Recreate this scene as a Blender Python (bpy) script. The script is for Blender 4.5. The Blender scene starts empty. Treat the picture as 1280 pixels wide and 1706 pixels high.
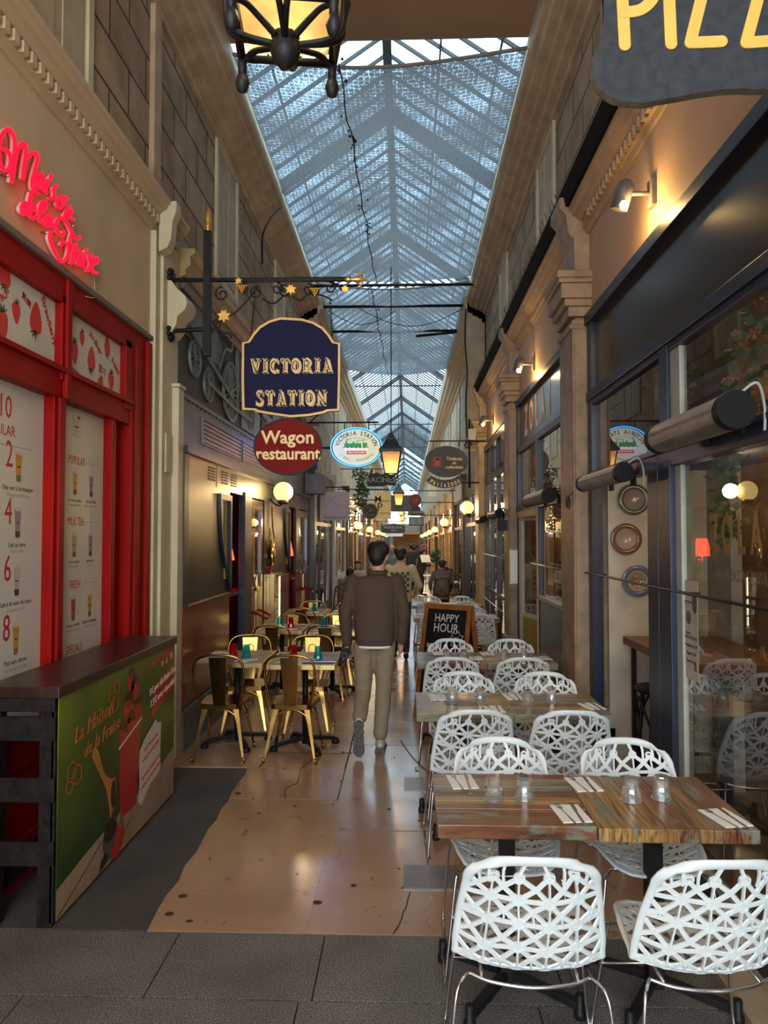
import bpy, bmesh, math, random
from mathutils import Vector, Matrix, Euler
random.seed(7)
PI = math.pi
sc = bpy.context.scene
C = sc.collection
# ---------------------------------------------------------------- camera
cam_d = bpy.data.cameras.new('camera')
cam_d.sensor_fit = 'VERTICAL'
cam_d.sensor_height = 24.0
cam_d.lens = 24.0 * 1200.0 / 1706.0
cam_d.clip_start = 0.05
cam_d.clip_end = 400
cam = bpy.data.objects.new('camera', cam_d)
C.objects.link(cam)
cam.location = (0, 0, 1.8)
cam.rotation_euler = (PI / 2 + math.atan(39 / 1200), 0, math.atan(38 / 1200))
sc.camera = cam
CAMM = Euler(cam.rotation_euler).to_matrix()
def ray(px, py, X=None, Y=None, Z=None):
    """point of the world seen at a pixel on a known plane; used to measure real positions"""
    d = CAMM @ Vector(((px - 640) / 1200, (853 - py) / 1200, -1))
    o = Vector((0, 0, 1.8))
    t = (X / d.x) if X is not None else (Y / d.y) if Y is not None else ((Z - 1.8) / d.z)
    return o + d * t
# ---------------------------------------------------------------- world and light
w = bpy.data.worlds.new('sky')
sc.world = w
w.use_nodes = True
bg = w.node_tree.nodes['Background']
bg.inputs[0].default_value = (0.70, 0.87, 1.0, 1)
bg.inputs[1].default_value = 3.2
sc.view_settings.view_transform = 'Standard'
sc.view_settings.look = 'None'
sc.view_settings.gamma = 1
sc.view_settings.exposure = 0.55
try: sc.view_settings.use_curve_mapping = False
except Exception: pass
def light(name, loc, power, col, r=0.1, typ='POINT', rot=None, size=None, angle=None):
    d = bpy.data.lights.new(name, typ)
    d.energy = power; d.color = col
    if typ in ('POINT', 'SPOT'): d.shadow_soft_size = r
    if typ == 'AREA': d.shape = 'RECTANGLE'; d.size, d.size_y = size
    if typ == 'SPOT': d.spot_size = angle; d.spot_blend = 0.7
    o = bpy.data.objects.new(name, d); C.objects.link(o); o.location = loc
    if rot: o.rotation_euler = rot
    return o
WARM = (1.0, 0.66, 0.30)
WARM2 = (1.0, 0.76, 0.48)
# daylight of the street entering the arcade mouth behind the viewer
light('street_daylight', (-0.3, -3.4, 2.6), 150, (0.97, 0.96, 0.95), typ='AREA', rot=(PI / 2 - 0.1, 0, 0), size=(3.0, 4.2))
# warm fill light added behind the viewer to brighten the walls, no known lamp
light('entrance_fill', (-.3, -1.2, 5.2), 95, (1.0, .74, .44), .25)
# ---------------------------------------------------------------- materials
MATS = {}
def M(name, col=(.5, .5, .5), rough=.5, metal=0., var=.12, nscale=6., bump=0., bscale=40., emit=None, es=1., coat=0., spec=None, trans=0., sub=None):
    if name in MATS: return MATS[name]
    m = bpy.data.materials.new(name); m.use_nodes = True
    nt = m.node_tree; N = nt.nodes; L = nt.links; b = N['Principled BSDF']
    b.inputs['Roughness'].default_value = rough
    b.inputs['Metallic'].default_value = metal
    if coat: b.inputs['Coat Weight'].default_value = coat; b.inputs['Coat Roughness'].default_value = .08
    if spec is not None: b.inputs['Specular IOR Level'].default_value = spec
    if trans: b.inputs['Transmission Weight'].default_value = trans
    tc = N.new('ShaderNodeTexCoord')
    if var:
        no = N.new('ShaderNodeTexNoise'); no.inputs['Scale'].default_value = nscale; no.inputs['Detail'].default_value = 5
        L.new(tc.outputs['Object'], no.inputs['Vector'])
        r = N.new('ShaderNodeValToRGB')
        r.color_ramp.elements[0].position = .3; r.color_ramp.elements[1].position = .7
        r.color_ramp.elements[0].color = tuple(c * (1 - var) for c in col[:3]) + (1,)
        r.color_ramp.elements[1].color = tuple(min(1, c * (1 + var)) for c in col[:3]) + (1,)
        L.new(no.outputs['Fac'], r.inputs[0]); L.new(r.outputs[0], b.inputs['Base Color'])
    else:
        b.inputs['Base Color'].default_value = tuple(col[:3]) + (1,)
    if bump:
        nb = N.new('ShaderNodeTexNoise'); nb.inputs['Scale'].default_value = bscale; nb.inputs['Detail'].default_value = 4
        L.new(tc.outputs['Object'], nb.inputs['Vector'])
        bp = N.new('ShaderNodeBump'); bp.inputs['Strength'].default_value = bump; bp.inputs['Distance'].default_value = .01
        L.new(nb.outputs['Fac'], bp.inputs['Height']); L.new(bp.outputs[0], b.inputs['Normal'])
    if emit:
        b.inputs['Emission Color'].default_value = tuple(emit) + (1,)
        b.inputs['Emission Strength'].default_value = es
    MATS[name] = m
    return m
def glassmat(name, tint=(.9, .95, .95), boost=1.0, rough=0.0, body=None):
    if name in MATS: return MATS[name]
    m = bpy.data.materials.new(name); m.use_nodes = True
    nt = m.node_tree; N = nt.nodes; L = nt.links; N.remove(N['Principled BSDF'])
    o = N['Material Output']
    t = N.new('ShaderNodeBsdfTransparent'); t.inputs[0].default_value = tuple(tint) + (1,)
    g = N.new('ShaderNodeBsdfGlossy'); g.inputs['Roughness'].default_value = rough
    f = N.new('ShaderNodeFresnel'); f.inputs[0].default_value = 1.5 
    mu = N.new('ShaderNodeMath'); mu.operation = 'MULTIPLY'; mu.inputs[1].default_value = boost; mu.use_clamp = True
    mx = N.new('ShaderNodeMixShader')
    ge = N.new('ShaderNodeNewGeometry'); iv = N.new('ShaderNodeMath'); iv.operation = 'SUBTRACT'; iv.inputs[0].default_value = 1; L.new(ge.outputs['Backfacing'], iv.inputs[1])
    m0 = N.new('ShaderNodeMath'); m0.operation = 'MULTIPLY'; L.new(f.outputs[0], m0.inputs[0]); L.new(iv.outputs[0], m0.inputs[1])
    L.new(m0.outputs[0], mu.inputs[0]); L.new(mu.outputs[0], mx.inputs[0]); L.new(t.outputs[0], mx.inputs[1]); L.new(g.outputs[0], mx.inputs[2]); L.new(mx.outputs[0], o.inputs[0])
    if body:
        d = N.new('ShaderNodeBsdfTranslucent'); d.inputs[0].default_value = tuple(body[:3]) + (1,); e = N.new('ShaderNodeBsdfDiffuse'); e.inputs[0].default_value = tuple(body[:3]) + (1,)
        a = N.new('ShaderNodeMixShader'); L.new(d.outputs[0], a.inputs[1]); L.new(e.outputs[0], a.inputs[2])
        m2 = N.new('ShaderNodeMixShader'); m2.inputs[0].default_value = body[3]; L.new(mx.outputs[0], m2.inputs[1]); L.new(a.outputs[0], m2.inputs[2]); L.new(m2.outputs[0], o.inputs[0])
    MATS[name] = m
    return m
def node_mat(name, fn):
    m = bpy.data.materials.new(name); m.use_nodes = True
    fn(m.node_tree, m.node_tree.nodes, m.node_tree.links, m.node_tree.nodes['Principled BSDF'])
    MATS[name] = m
    return m
# ---------------------------------------------------------------- mesh builder
def V3(p): return Vector(p)
def catmull(pts, n=6, closed=False):
    P = [V3(p) for p in pts]; out = []
    k = len(P)
    for i in range(k if closed else k - 1):
        p0 = P[(i - 1) % k] if (closed or i > 0) else P[0]
        p1 = P[i]; p2 = P[(i + 1) % k]
        p3 = P[(i + 2) % k] if (closed or i < k - 2) else P[k - 1]
        for j in range(n):
            t = j / n
            out.append(.5 * ((2 * p1) + (p2 - p0) * t + (2 * p0 - 5 * p1 + 4 * p2 - p3) * t * t + (3 * p1 - p0 - 3 * p2 + p3) * t ** 3))
    if not closed: out.append(P[-1])
    return out
class Pan:
    """a real panel plane: origin, right, up, outward normal"""
    def __init__(s, o, kind='cam', u=None, v=None):
        s.o = V3(o)
        if kind == 'cam': u, v = (1, 0, 0), (0, 0, 1)
        if kind == 'left': u, v = (0, 1, 0), (0, 0, 1)
        if kind == 'right': u, v = (0, -1, 0), (0, 0, 1)
        if kind == 'up': u, v = (1, 0, 0), (0, 1, 0)
        s.u = V3(u).normalized(); s.v = V3(v).normalized(); s.n = s.u.cross(s.v)
    def p(s, a, b, d=0.): return s.o + s.u * a + s.v * b + s.n * d
class B:
    def __init__(s): s.v = []; s.f = []; s.m = []; s.s = []
    def add(s, vs, fs, mi=0, sm=False):
        k = len(s.v); s.v += [tuple(v) for v in vs]
        for f in fs: s.f.append(tuple(i + k for i in f)); s.m.append(mi); s.s.append(sm)
        return s
    def bb(s, x0, x1, y0, y1, z0, z1, mi=0):
        vs = [(x, y, z) for x in (x0, x1) for y in (y0, y1) for z in (z0, z1)]
        return s.add(vs, [(0, 1, 3, 2), (4, 6, 7, 5), (0, 4, 5, 1), (2, 3, 7, 6), (0, 2, 6, 4), (1, 5, 7, 3)], mi)
    def box(s, c, d, mi=0, R=None):
        h = V3(d) / 2; c = V3(c)
        vs = [V3((x * h.x, y * h.y, z * h.z)) for x in (-1, 1) for y in (-1, 1) for z in (-1, 1)]
        if R is not None: vs = [R @ v for v in vs]
        return s.add([v + c for v in vs], [(0, 1, 3, 2), (4, 6, 7, 5), (0, 4, 5, 1), (2, 3, 7, 6), (0, 2, 6, 4), (1, 5, 7, 3)], mi)
    def beam(s, a, b, w_, h_, mi=0, up=(0, 0, 1)):
        a = V3(a); b = V3(b); d = (b - a); L = d.length; d.normalize()
        x = d.cross(V3(up)); 
        if x.length < 1e-4: x = V3((1, 0, 0))
        x.normalize(); z = x.cross(d)
        R = Matrix((x, d, z)).transposed()
        return s.box((a + b) / 2, (w_, L, h_), mi, R)
    def tube(s, pts, r, n=8, mi=0, closed=False, sm=True, flat=1.0):
        P = [V3(p) for p in pts]; k = len(P)
        rr = r if isinstance(r, (list, tuple)) else [r] * k
        T = []
        for i in range(k):
            a = P[(i - 1) % k] if (closed or i > 0) else P[i]
            b = P[(i + 1) % k] if (closed or i < k - 1) else P[i]
            t = b - a
            T.append(t.normalized() if t.length > 1e-9 else V3((0, 0, 1)))
        up = V3((0, 0, 1)) if abs(T[0].z) < .9 else V3((0, 1, 0))
        nrm = (up - T[0] * up.dot(T[0])).normalized(); vs = []
        for i in range(k):
            nrm = nrm - T[i] * nrm.dot(T[i])
            if nrm.length < 1e-6: nrm = T[i].orthogonal()
            nrm.normalize(); bi = T[i].cross(nrm)
            for j in range(n):
                a = 2 * PI * j / n
                vs.append(P[i] + (nrm * math.cos(a) * flat + bi * math.sin(a)) * rr[i])
        fs = []
        for i in range(k if closed else k - 1):
            i2 = (i + 1) % k
            for j in range(n): fs.append((i * n + j, i * n + (j + 1) % n, i2 * n + (j + 1) % n, i2 * n + j))
        if not closed: fs += [tuple(range(n))[::-1], tuple((k - 1) * n + j for j in range(n))]
        return s.add(vs, fs, mi, sm)
    def lathe(s, prof, o=(0, 0, 0), n=20, mi=0, R=None, sm=True, sx=1., sy=1.):
        o = V3(o); vs = []
        for r, z in prof:
            for j in range(n):
                a = 2 * PI * j / n; p = V3((r * math.cos(a) * sx, r * math.sin(a) * sy, z))
                vs.append((R @ p if R is not None else p) + o)
        k = len(prof); fs = []
        for i in range(k - 1):
            for j in range(n): fs.append((i * n + j, i * n + (j + 1) % n, (i + 1) * n + (j + 1) % n, (i + 1) * n + j))
        if prof[0][0] > 1e-5: fs.append(tuple(range(n))[::-1])
        if prof[-1][0] > 1e-5: fs.append(tuple((k - 1) * n + j for j in range(n)))
        return s.add(vs, fs, mi, sm)
    def sph(s, c, r, mi=0, n=14, sc_=(1, 1, 1)):
        k = n // 2 + 1
        prof = [(max(1e-6, math.sin(PI * i / (k - 1))) * 1., -math.cos(PI * i / (k - 1))) for i in range(k)]
        R = Matrix.Diagonal((r * sc_[0], r * sc_[1], r * sc_[2]))
        return s.lathe(prof, c, n, mi, R)
    def prism(s, pts, P, d0, d1, mi=0, mside=None, sm=False):
        k = len(pts); vs = [P.p(a, b, d0) for a, b in pts] + [P.p(a, b, d1) for a, b in pts]
        area = sum(pts[i][0] * pts[(i + 1) % k][1] - pts[(i + 1) % k][0] * pts[i][1] for i in range(k))
        fr = tuple(range(k, 2 * k)); bk = tuple(range(k))[::-1]
        if area < 0: fr = fr[::-1]; bk = bk[::-1]
        b0 = len(s.v); s.add(vs, [fr, bk], mi)
        for i in range(k):
            j = (i + 1) % k; f = (i, j, k + j, k + i) if area > 0 else (i, k + i, k + j, j)
            s.f.append(tuple(x + b0 for x in f)); s.m.append(mi if mside is None else mside); s.s.append(sm)
        return s
    def ring(s, outer, inner, P, d0, d1, mi=0):
        k = len(outer)
        vs = [P.p(*p, d) for d in (d0, d1) for p in outer] + [P.p(*p, d) for d in (d0, d1) for p in inner]
        fs = []
        for i in range(k):
            j = (i + 1) % k
            fs += [(i, j, k + j, k + i), (2 * k + i, 3 * k + i, 3 * k + j, 2 * k + j), (k + i, k + j, 3 * k + j, 3 * k + i), (i, 2 * k + i, 2 * k + j, j)]
        return s.add(vs, fs, mi)
    def rect(s, P, a0, a1, b0, b1, d0=0., d1=.003, mi=0): return s.prism([(a0, b0), (a1, b0), (a1, b1), (a0, b1)], P, d0, d1, mi)
    def disc(s, P, a, b, r, d0=0., d1=.003, mi=0, n=24, ry=None, a0=0, a1=2 * PI):
        ry = r if ry is None else ry
        return s.prism([(a + r * math.cos(a0 + (a1 - a0) * i / n), b + ry * math.sin(a0 + (a1 - a0) * i / n)) for i in range(n)], P, d0, d1, mi)
    def circ(s, P, a, b, r, wd, d0, d1, mi=0, n=28, ry=None):
        ry = r if ry is None else ry
        o = [(a + r * math.cos(2 * PI * i / n), b + ry * math.sin(2 * PI * i / n)) for i in range(n)]
        q = [(a + (r - wd) * math.cos(2 * PI * i / n), b + (ry - wd) * math.sin(2 * PI * i / n)) for i in range(n)]
        return s.ring(o, q, P, d0, d1, mi)
    def line(s, P, pts, wd, d0=0., d1=.003, mi=0):
        for (a, b), (c, d) in zip(pts, pts[1:]):
            d1 += 5e-5; L = math.hypot(c - a, d - b)
            if L < 1e-6: continue
            x, y = -(d - b) / L * wd / 2, (c - a) / L * wd / 2
            s.prism([(a - x, b - y), (c - x, d - y), (c + x, d + y), (a + x, b + y)], P, d0, d1, mi)
        return s
    def prof(s, pts, y0, y1, mi=0, sm=False):
        """profile in x,z run along y"""
        k = len(pts); vs = [(x, y0, z) for x, z in pts] + [(x, y1, z) for x, z in pts]
        return s.add(vs, [tuple(range(k)), tuple(range(k, 2 * k))[::-1]] + [(i, k + i, k + (i + 1) % k, (i + 1) % k) for i in range(k)], mi, sm)
    def text(s, body, P, a, b, size, mi=0, align='CENTER', off=0., d=.002, sx=1., shear=0., rot=0., sp=1.):
        cu = bpy.data.curves.new('t', 'FONT'); cu.body = body; cu.size = size; cu.align_x = align; cu.align_y = 'CENTER'
        cu.offset = off; cu.shear = shear; cu.resolution_u = 2; cu.space_character = sp; cu.extrude = 0.0008
        ob = bpy.data.objects.new('t', cu); C.objects.link(ob)
        me = bpy.data.meshes.new_from_object(ob.evaluated_get(bpy.context.evaluated_depsgraph_get()))
        cr, sr = math.cos(rot), math.sin(rot)
        vs = []
        for v in me.vertices:
            x, y = v.co.x * sx, v.co.y
            vs.append(P.p(a + x * cr - y * sr, b + x * sr + y * cr, d + v.co.z))
        s.add(vs, [tuple(p.vertices) for p in me.polygons], mi)
        bpy.data.objects.remove(ob); bpy.data.curves.remove(cu); bpy.data.meshes.remove(me)
        return s
    def mesh(s, name, mats, off=(0, 0, 0)):
        me = bpy.data.meshes.new(name); o = V3(off)
        me.from_pydata([tuple(V3(v) - o) for v in s.v], [], s.f)
        for m in (mats if isinstance(mats, (list, tuple)) else [mats]): me.materials.append(m)
        me.polygons.foreach_set('material_index', s.m); me.polygons.foreach_set('use_smooth', s.s)
        me.update()
        return me
    def build(s, name, mats, parent=None, loc=None, bev=0., label=None, kind=None, fixn=True, W=True):
        """W: vertices are world coordinates, moved to the parent's origin"""
        off = parent.location if (parent is not None and W and parent.parent is None) else (parent['_o'] if parent is not None and W and '_o' in parent else (0, 0, 0))
        me = s.mesh(name, mats, off)
        if fixn:
            bm = bmesh.new(); bm.from_mesh(me); bmesh.ops.recalc_face_normals(bm, faces=bm.faces); bm.to_mesh(me); bm.free()
        ob = bpy.data.objects.new(name, me); C.objects.link(ob)
        if parent is not None:
            ob.parent = parent
        if loc is not None: ob.location = loc
        if bev:
            b = ob.modifiers.new('bevel', 'BEVEL'); b.width = bev; b.segments = 2; b.limit_method = 'ANGLE'; b.angle_limit = .7
        if label: ob['label'] = label
        if kind: ob['kind'] = kind
        return ob
def thing(name, label, cat, loc=(0, 0, 0), rz=0, group=None):
    o = bpy.data.objects.new(name, None); o.empty_display_size = .05; C.objects.link(o); o.location = loc; o.rotation_euler = (0, 0, rz)
    o['label'] = label; o['category'] = cat
    if group: o['group'] = group
    return o
def tag(o, label, cat, group=None, kind=None):
    o['label'] = label; o['category'] = cat
    if group: o['group'] = group
    if kind: o['kind'] = kind
    return o
def single(b, name, mats, label, cat, group=None, kind=None, bev=0., ctr=None):
    """one-mesh thing; origin put at its middle bottom"""
    if ctr is None:
        xs = [v[0] for v in b.v]; ys = [v[1] for v in b.v]; zs = [v[2] for v in b.v]
        ctr = ((min(xs) + max(xs)) / 2, (min(ys) + max(ys)) / 2, min(zs))
    c = V3(ctr); b.v = [tuple(V3(v) - c) for v in b.v]
    return tag(b.build(name, mats, None, ctr, bev), label, cat, group, kind)
def st(b, name, mats, bev=0., label=None):
    return b.build(name, mats, None, None, bev, label, 'structure')
KIDS = {}
def dup(root, loc, rz=0, label=None, group=None):
    r = root.copy(); C.objects.link(r); r.location = loc; r.rotation_euler = (0, 0, rz)
    if label: r['label'] = label
    if group: r['group'] = group
    for ch in KIDS.setdefault(root.name, [o for o in C.objects if o.parent == root]):
        c = ch.copy(); C.objects.link(c); c.parent = r
        for g in KIDS.setdefault(ch.name, [o for o in C.objects if o.parent == ch]):
            d = g.copy(); C.objects.link(d); d.parent = c
    return r
def fz(y): return 0. if y < 6 else -.015 * (y - 6)
TN = [0]
def trim(b, mats, bev=0.):
    TN[0] += 1
    return st(b, 'trim_%d' % TN[0], mats, bev)
# ---------------------------------------------------------------- shared materials
CREAM = M('cream_paint', (.52, .40, .235), .55, var=.10, nscale=2.5, bump=.12, bscale=60)
CREAM2 = M('pale_cream_paint', (.50, .43, .27), .5, var=.12, nscale=3, bump=.12)
ROSE = M('rose_beige_paint', (.40, .265, .17), .6, var=.08, nscale=2, bump=.1)
STUC = M('stucco_moulding', (.38, .27, .16), .7, var=.22, nscale=4, bump=.3, bscale=25)
PLAST = M('brown_plaster', (.30, .18, .10), .8, var=.1, nscale=2, bump=.1)
RED = M('red_gloss_paint', (.26, .004, .003), .45, var=.15, nscale=3, bump=.08, bscale=30, spec=.12)
BLK = M('black_iron', (.010, .009, .009), .5, var=.3, nscale=20, bump=.2, spec=.25)
NAVY = M('navy_paint', (.008, .014, .034), .4, var=.2, nscale=5, bump=.06)
DKF = M('dark_frame_paint', (.02, .022, .028), .35, var=.2)
GOLD = M('gold_leaf', (.75, .45, .10), .35, metal=.8, var=.2, nscale=20)
BRASS = M('brass_metal', (.62, .42, .16), .25, metal=1., var=.15, nscale=8)
CHROME = M('chrome', (.75, .76, .78), .16, metal=1., var=.05)
STEEL = M('brushed_steel', (.45, .45, .46), .3, metal=1., var=.1)
WHITE = M('white_plastic', (.66, .71, .71), .38, var=.03)
PAPER = M('white_paper', (.80, .79, .75), .8, var=.03)
WOODD = M('dark_wood', (.10, .042, .018), .45, var=.35, nscale=9, bump=.15)
WOODM = M('brown_wood', (.26, .12, .045), .45, var=.35, nscale=9, bump=.15)
WOODT = M('tan_wood', (.45, .26, .10), .45, var=.3, nscale=9, bump=.1)
PSTONE = M('pilaster_stone_paint', (.25, .165, .098), .5, var=.28, nscale=7, bump=.25, bscale=18)
GLASS = glassmat('window_glass', (.90, .92, .90), 1.9)
CLEAR = glassmat('tumbler_glass', (.985, .99, .99), 3.6, 0.03, (.75, .78, .78, .13))
GLOBE = M('lit_opal_globe', (.8, .7, .4), .4, var=0, emit=(1.0, .72, .22), es=1.15)
BULB = M('lit_bulb', (.9, .8, .6), .4, var=0, emit=(1.0, .70, .30), es=7)
def brickfn(cw, ch, c1, c2, mort, ms=.012, bumps=.6, rough=.85, wall=True):
    def fn(nt, N, L, b):
        tc = N.new('ShaderNodeTexCoord'); sp = N.new('ShaderNodeSeparateXYZ'); cb = N.new('ShaderNodeCombineXYZ')
        L.new(tc.outputs['Object'], sp.inputs[0])
        L.new(sp.outputs['Y' if wall else 'X'], cb.inputs['X']); L.new(sp.outputs['Z' if wall else 'Y'], cb.inputs['Y'])
        br = N.new('ShaderNodeTexBrick'); br.inputs['Scale'].default_value = 1
        br.inputs['Brick Width'].default_value = cw; br.inputs['Row Height'].default_value = ch; br.inputs['Mortar Size'].default_value = ms
        br.inputs['Color1'].default_value = (*c1, 1); br.inputs['Color2'].default_value = (*c2, 1); br.inputs['Mortar'].default_value = (*mort, 1)
        L.new(cb.outputs[0], br.inputs['Vector'])
        no = N.new('ShaderNodeTexNoise'); no.inputs['Scale'].default_value = 3; no.inputs['Detail'].default_value = 8; L.new(tc.outputs['Object'], no.inputs['Vector'])
        mx = N.new('ShaderNodeMixRGB'); mx.blend_type = 'MULTIPLY'; mx.inputs[0].default_value = .8
        rp = N.new('ShaderNodeValToRGB'); rp.color_ramp.elements[0].position = .3; rp.color_ramp.elements[0].color = (.45, .43, .4, 1); rp.color_ramp.elements[1].position = .62; rp.color_ramp.elements[1].color = (1, 1, 1, 1)
        L.new(no.outputs['Fac'], rp.inputs[0]); L.new(br.outputs['Color'], mx.inputs[1]); L.new(rp.outputs[0], mx.inputs[2]); L.new(mx.outputs[0], b.inputs['Base Color'])
        bp = N.new('ShaderNodeBump'); bp.inputs['Strength'].default_value = bumps; bp.inputs['Distance'].default_value = .02; bp.invert = True
        L.new(br.outputs['Fac'], bp.inputs['Height']); L.new(bp.outputs[0], b.inputs['Normal'])
        b.inputs['Roughness'].default_value = rough
    return fn
BLOCK = node_mat('limestone_blocks', brickfn(.66, .34, (.40, .30, .185), (.33, .245, .15), (.07, .05, .035)))
BLOCK2 = node_mat('pale_rendered_wall', brickfn(3.9, 2.4, (.52, .43, .31), (.47, .39, .28), (.2, .16, .12), .02, .3))
def stonefn(nt, N, L, b):
    tc = N.new('ShaderNodeTexCoord')
    n1 = N.new('ShaderNodeTexNoise'); n1.inputs['Scale'].default_value = 1.3; n1.inputs['Detail'].default_value = 6; L.new(tc.outputs['Object'], n1.inputs['Vector'])
    r1 = N.new('ShaderNodeValToRGB'); r1.color_ramp.elements[0].position = .3; r1.color_ramp.elements[0].color = (.33, .19, .11, 1); r1.color_ramp.elements[1].position = .7; r1.color_ramp.elements[1].color = (.44, .28, .17, 1)
    L.new(n1.outputs['Fac'], r1.inputs[0])
    n2 = N.new('ShaderNodeTexNoise'); n2.inputs['Scale'].default_value = 9; n2.inputs['Detail'].default_value = 9; n2.inputs['Distortion'].default_value = 1.2; L.new(tc.outputs['Object'], n2.inputs['Vector'])
    r2 = N.new('ShaderNodeValToRGB'); r2.color_ramp.elements[0].position = .30; r2.color_ramp.elements[0].color = (.45, .45, .45, 1); r2.color_ramp.elements[1].position = .36; r2.color_ramp.elements[1].color = (1, 1, 1, 1)
    L.new(n2.outputs['Fac'], r2.inputs[0])
    mx = N.new('ShaderNodeMixRGB'); mx.blend_type = 'MULTIPLY'; mx.inputs[0].default_value = .75
    L.new(r1.outputs[0], mx.inputs[1]); L.new(r2.outputs[0], mx.inputs[2]); L.new(mx.outputs[0], b.inputs['Base Color'])
    n3 = N.new('ShaderNodeTexNoise'); n3.inputs['Scale'].default_value = 3.5; n3.inputs['Detail'].default_value = 5; L.new(tc.outputs['Object'], n3.inputs['Vector'])
    mr = N.new('ShaderNodeMapRange'); mr.inputs[1].default_value = .3; mr.inputs[2].default_value = .7; mr.inputs[3].default_value = .14; mr.inputs[4].default_value = .30
    L.new(n3.outputs['Fac'], mr.inputs[0]); L.new(mr.outputs[0], b.inputs['Roughness'])
    bp = N.new('ShaderNodeBump'); bp.inputs['Strength'].default_value = .25; bp.inputs['Distance'].default_value = .006
    L.new(n3.outputs['Fac'], bp.inputs['Height']); L.new(bp.outputs[0], b.inputs['Normal'])
    b.inputs['Specular IOR Level'].default_value = .6; b.inputs['Coat Weight'].default_value = .5; b.inputs['Coat Roughness'].default_value = .22
STONE = node_mat('polished_limestone', stonefn)
def granfn(base, lo, hi, rough):
    def fn(nt, N, L, b):
        tc = N.new('ShaderNodeTexCoord')
        n1 = N.new('ShaderNodeTexNoise'); n1.inputs['Scale'].default_value = 160; n1.inputs['Detail'].default_value = 2; L.new(tc.outputs['Object'], n1.inputs['Vector'])
        r1 = N.new('ShaderNodeValToRGB'); r1.color_ramp.elements[0].position = .45; r1.color_ramp.elements[0].color = (*lo, 1); r1.color_ramp.elements[1].position = .68; r1.color_ramp.elements[1].color = (*hi, 1)
        L.new(n1.outputs['Fac'], r1.inputs[0])
        n2 = N.new('ShaderNodeTexNoise'); n2.inputs['Scale'].default_value = 2.4; n2.inputs['Detail'].default_value = 7; L.new(tc.outputs['Object'], n2.inputs['Vector'])
        r2 = N.new('ShaderNodeValToRGB'); r2.color_ramp.elements[0].position = .3; r2.color_ramp.elements[0].color = (.6, .6, .6, 1); r2.color_ramp.elements[1].position = .7
        L.new(n2.outputs['Fac'], r2.inputs[0])
        mx = N.new('ShaderNodeMixRGB'); mx.blend_type = 'MULTIPLY'; mx.inputs[0].default_value = 1
        L.new(r1.outputs[0], mx.inputs[1]); L.new(r2.outputs[0], mx.inputs[2]); L.new(mx.outputs[0], b.inputs['Base Color'])
        b.inputs['Roughness'].default_value = rough
        bp = N.new('ShaderNodeBump'); bp.inputs['Strength'].default_value = .3; bp.inputs['Distance'].default_value = .004
        L.new(n1.outputs['Fac'], bp.inputs['Height']); L.new(bp.outputs[0], b.inputs['Normal'])
    return fn
GRAN = node_mat('grey_granite', granfn(0, (.085, .078, .070), (.34, .31, .28), .5))
ASPH = node_mat('dark_asphalt', granfn(0, (.055, .049, .043), (.11, .10, .088), .6))
JOINT = M('joint_dirt', (.035, .028, .022), .8)
# ================================================================ FLOOR
b = B()
b.bb(-6, 7, -3.6, 6, -.3, -.012); b.add([(-6, 6, -.012), (7, 6, -.012), (7, 80, -.012 + fz(80)), (-6, 80, -.012 + fz(80)), (-6, 6, -.3), (7, 6, -.3), (7, 80, -1.6), (-6, 80, -1.6)], [(0, 1, 2, 3), (7, 6, 5, 4), (0, 3, 7, 4), (1, 5, 6, 2), (2, 6, 7, 3)])
st(b, 'floor', JOINT)
b = B()
def slab(b, x0, x1, y0, y1, g=.004, mi=0):
    vs = []
    for (x, y) in ((x0 + g, y0 + g), (x1 - g, y0 + g), (x1 - g, y1 - g), (x0 + g, y1 - g)): vs += [(x, y, fz(y)), (x, y, fz(y) - .03)]
    b.add(vs, [(0, 2, 4, 6), (0, 1, 3, 2), (2, 3, 5, 4), (4, 5, 7, 6), (6, 7, 1, 0)], mi)
for y0, y1, xs in ((2.84, 3.30, (-2.4, -1.03, -.37, .62, 1.26)), (2.2, 2.835, (-2.4, -1.5, -.42, .5, 1.26)), (1.5, 2.195, (-2.4, -1.2, -.2, .8, 1.26)), (.4, 1.495, (-2.4, -1, 0, 1.26)), (-1, .395, (-2.4, -1, 0, 1.26)), (-3.4, -1.005, (-2.4, -.7, .3, 1.26))):
    for a, c in zip(xs, xs[1:]): slab(b, a, c, y0, y1, .003)
st(b, 'floor', GRAN)
b = B()
pts = [(-2.3, 3.305), (-1.185, 3.305)]
for i in range(1, 14): pts.append((-1.19 - .03 * i / 14 + random.uniform(-.018, .018), 3.305 + i * 2.26 / 14))
pts += [(-1.23, 5.57), (-2.3, 5.57)]
k = len(pts); b.add([(x, y, .002) for x, y in pts] + [(x, y, -.02) for x, y in pts], [tuple(range(k)), tuple(range(k, 2 * k))[::-1]] + [(i, k + i, k + (i + 1) % k, (i + 1) % k) for i in range(k)])
st(b, 'floor', ASPH)
b = B()
for y0, y1 in ((3.305, 4.96), (4.965, 5.62)): slab(b, -1.24, -.455 - .012 * (y0 - 3.3) , y0, y1)
for y0, y1 in ((5.625, 6.25),): slab(b, -1.88, -1.15, y0, y1); slab(b, -1.145, -.48, y0, y1)
for y0, y1 in ((3.305, 4.45), (4.455, 6.25)):
    slab(b, -.462 - .012 * (y0 - 3.3), .36, y0, y1); slab(b, .365, 1.26, y0, y1)
y = 6.255
while y < 78:
    L_ = random.uniform(1.0, 1.35)
    o1 = random.uniform(-.03, .03)
    slab(b, -1.9, -1.15 + o1, y, y + L_); slab(b, -1.145 + o1, -.485, y, y + L_)
    slab(b, -.48, .30, y + .0, y + L_); slab(b, .305, 1.4, y, y + L_)
    y += L_ + .004
st(b, 'floor', STONE)
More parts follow.
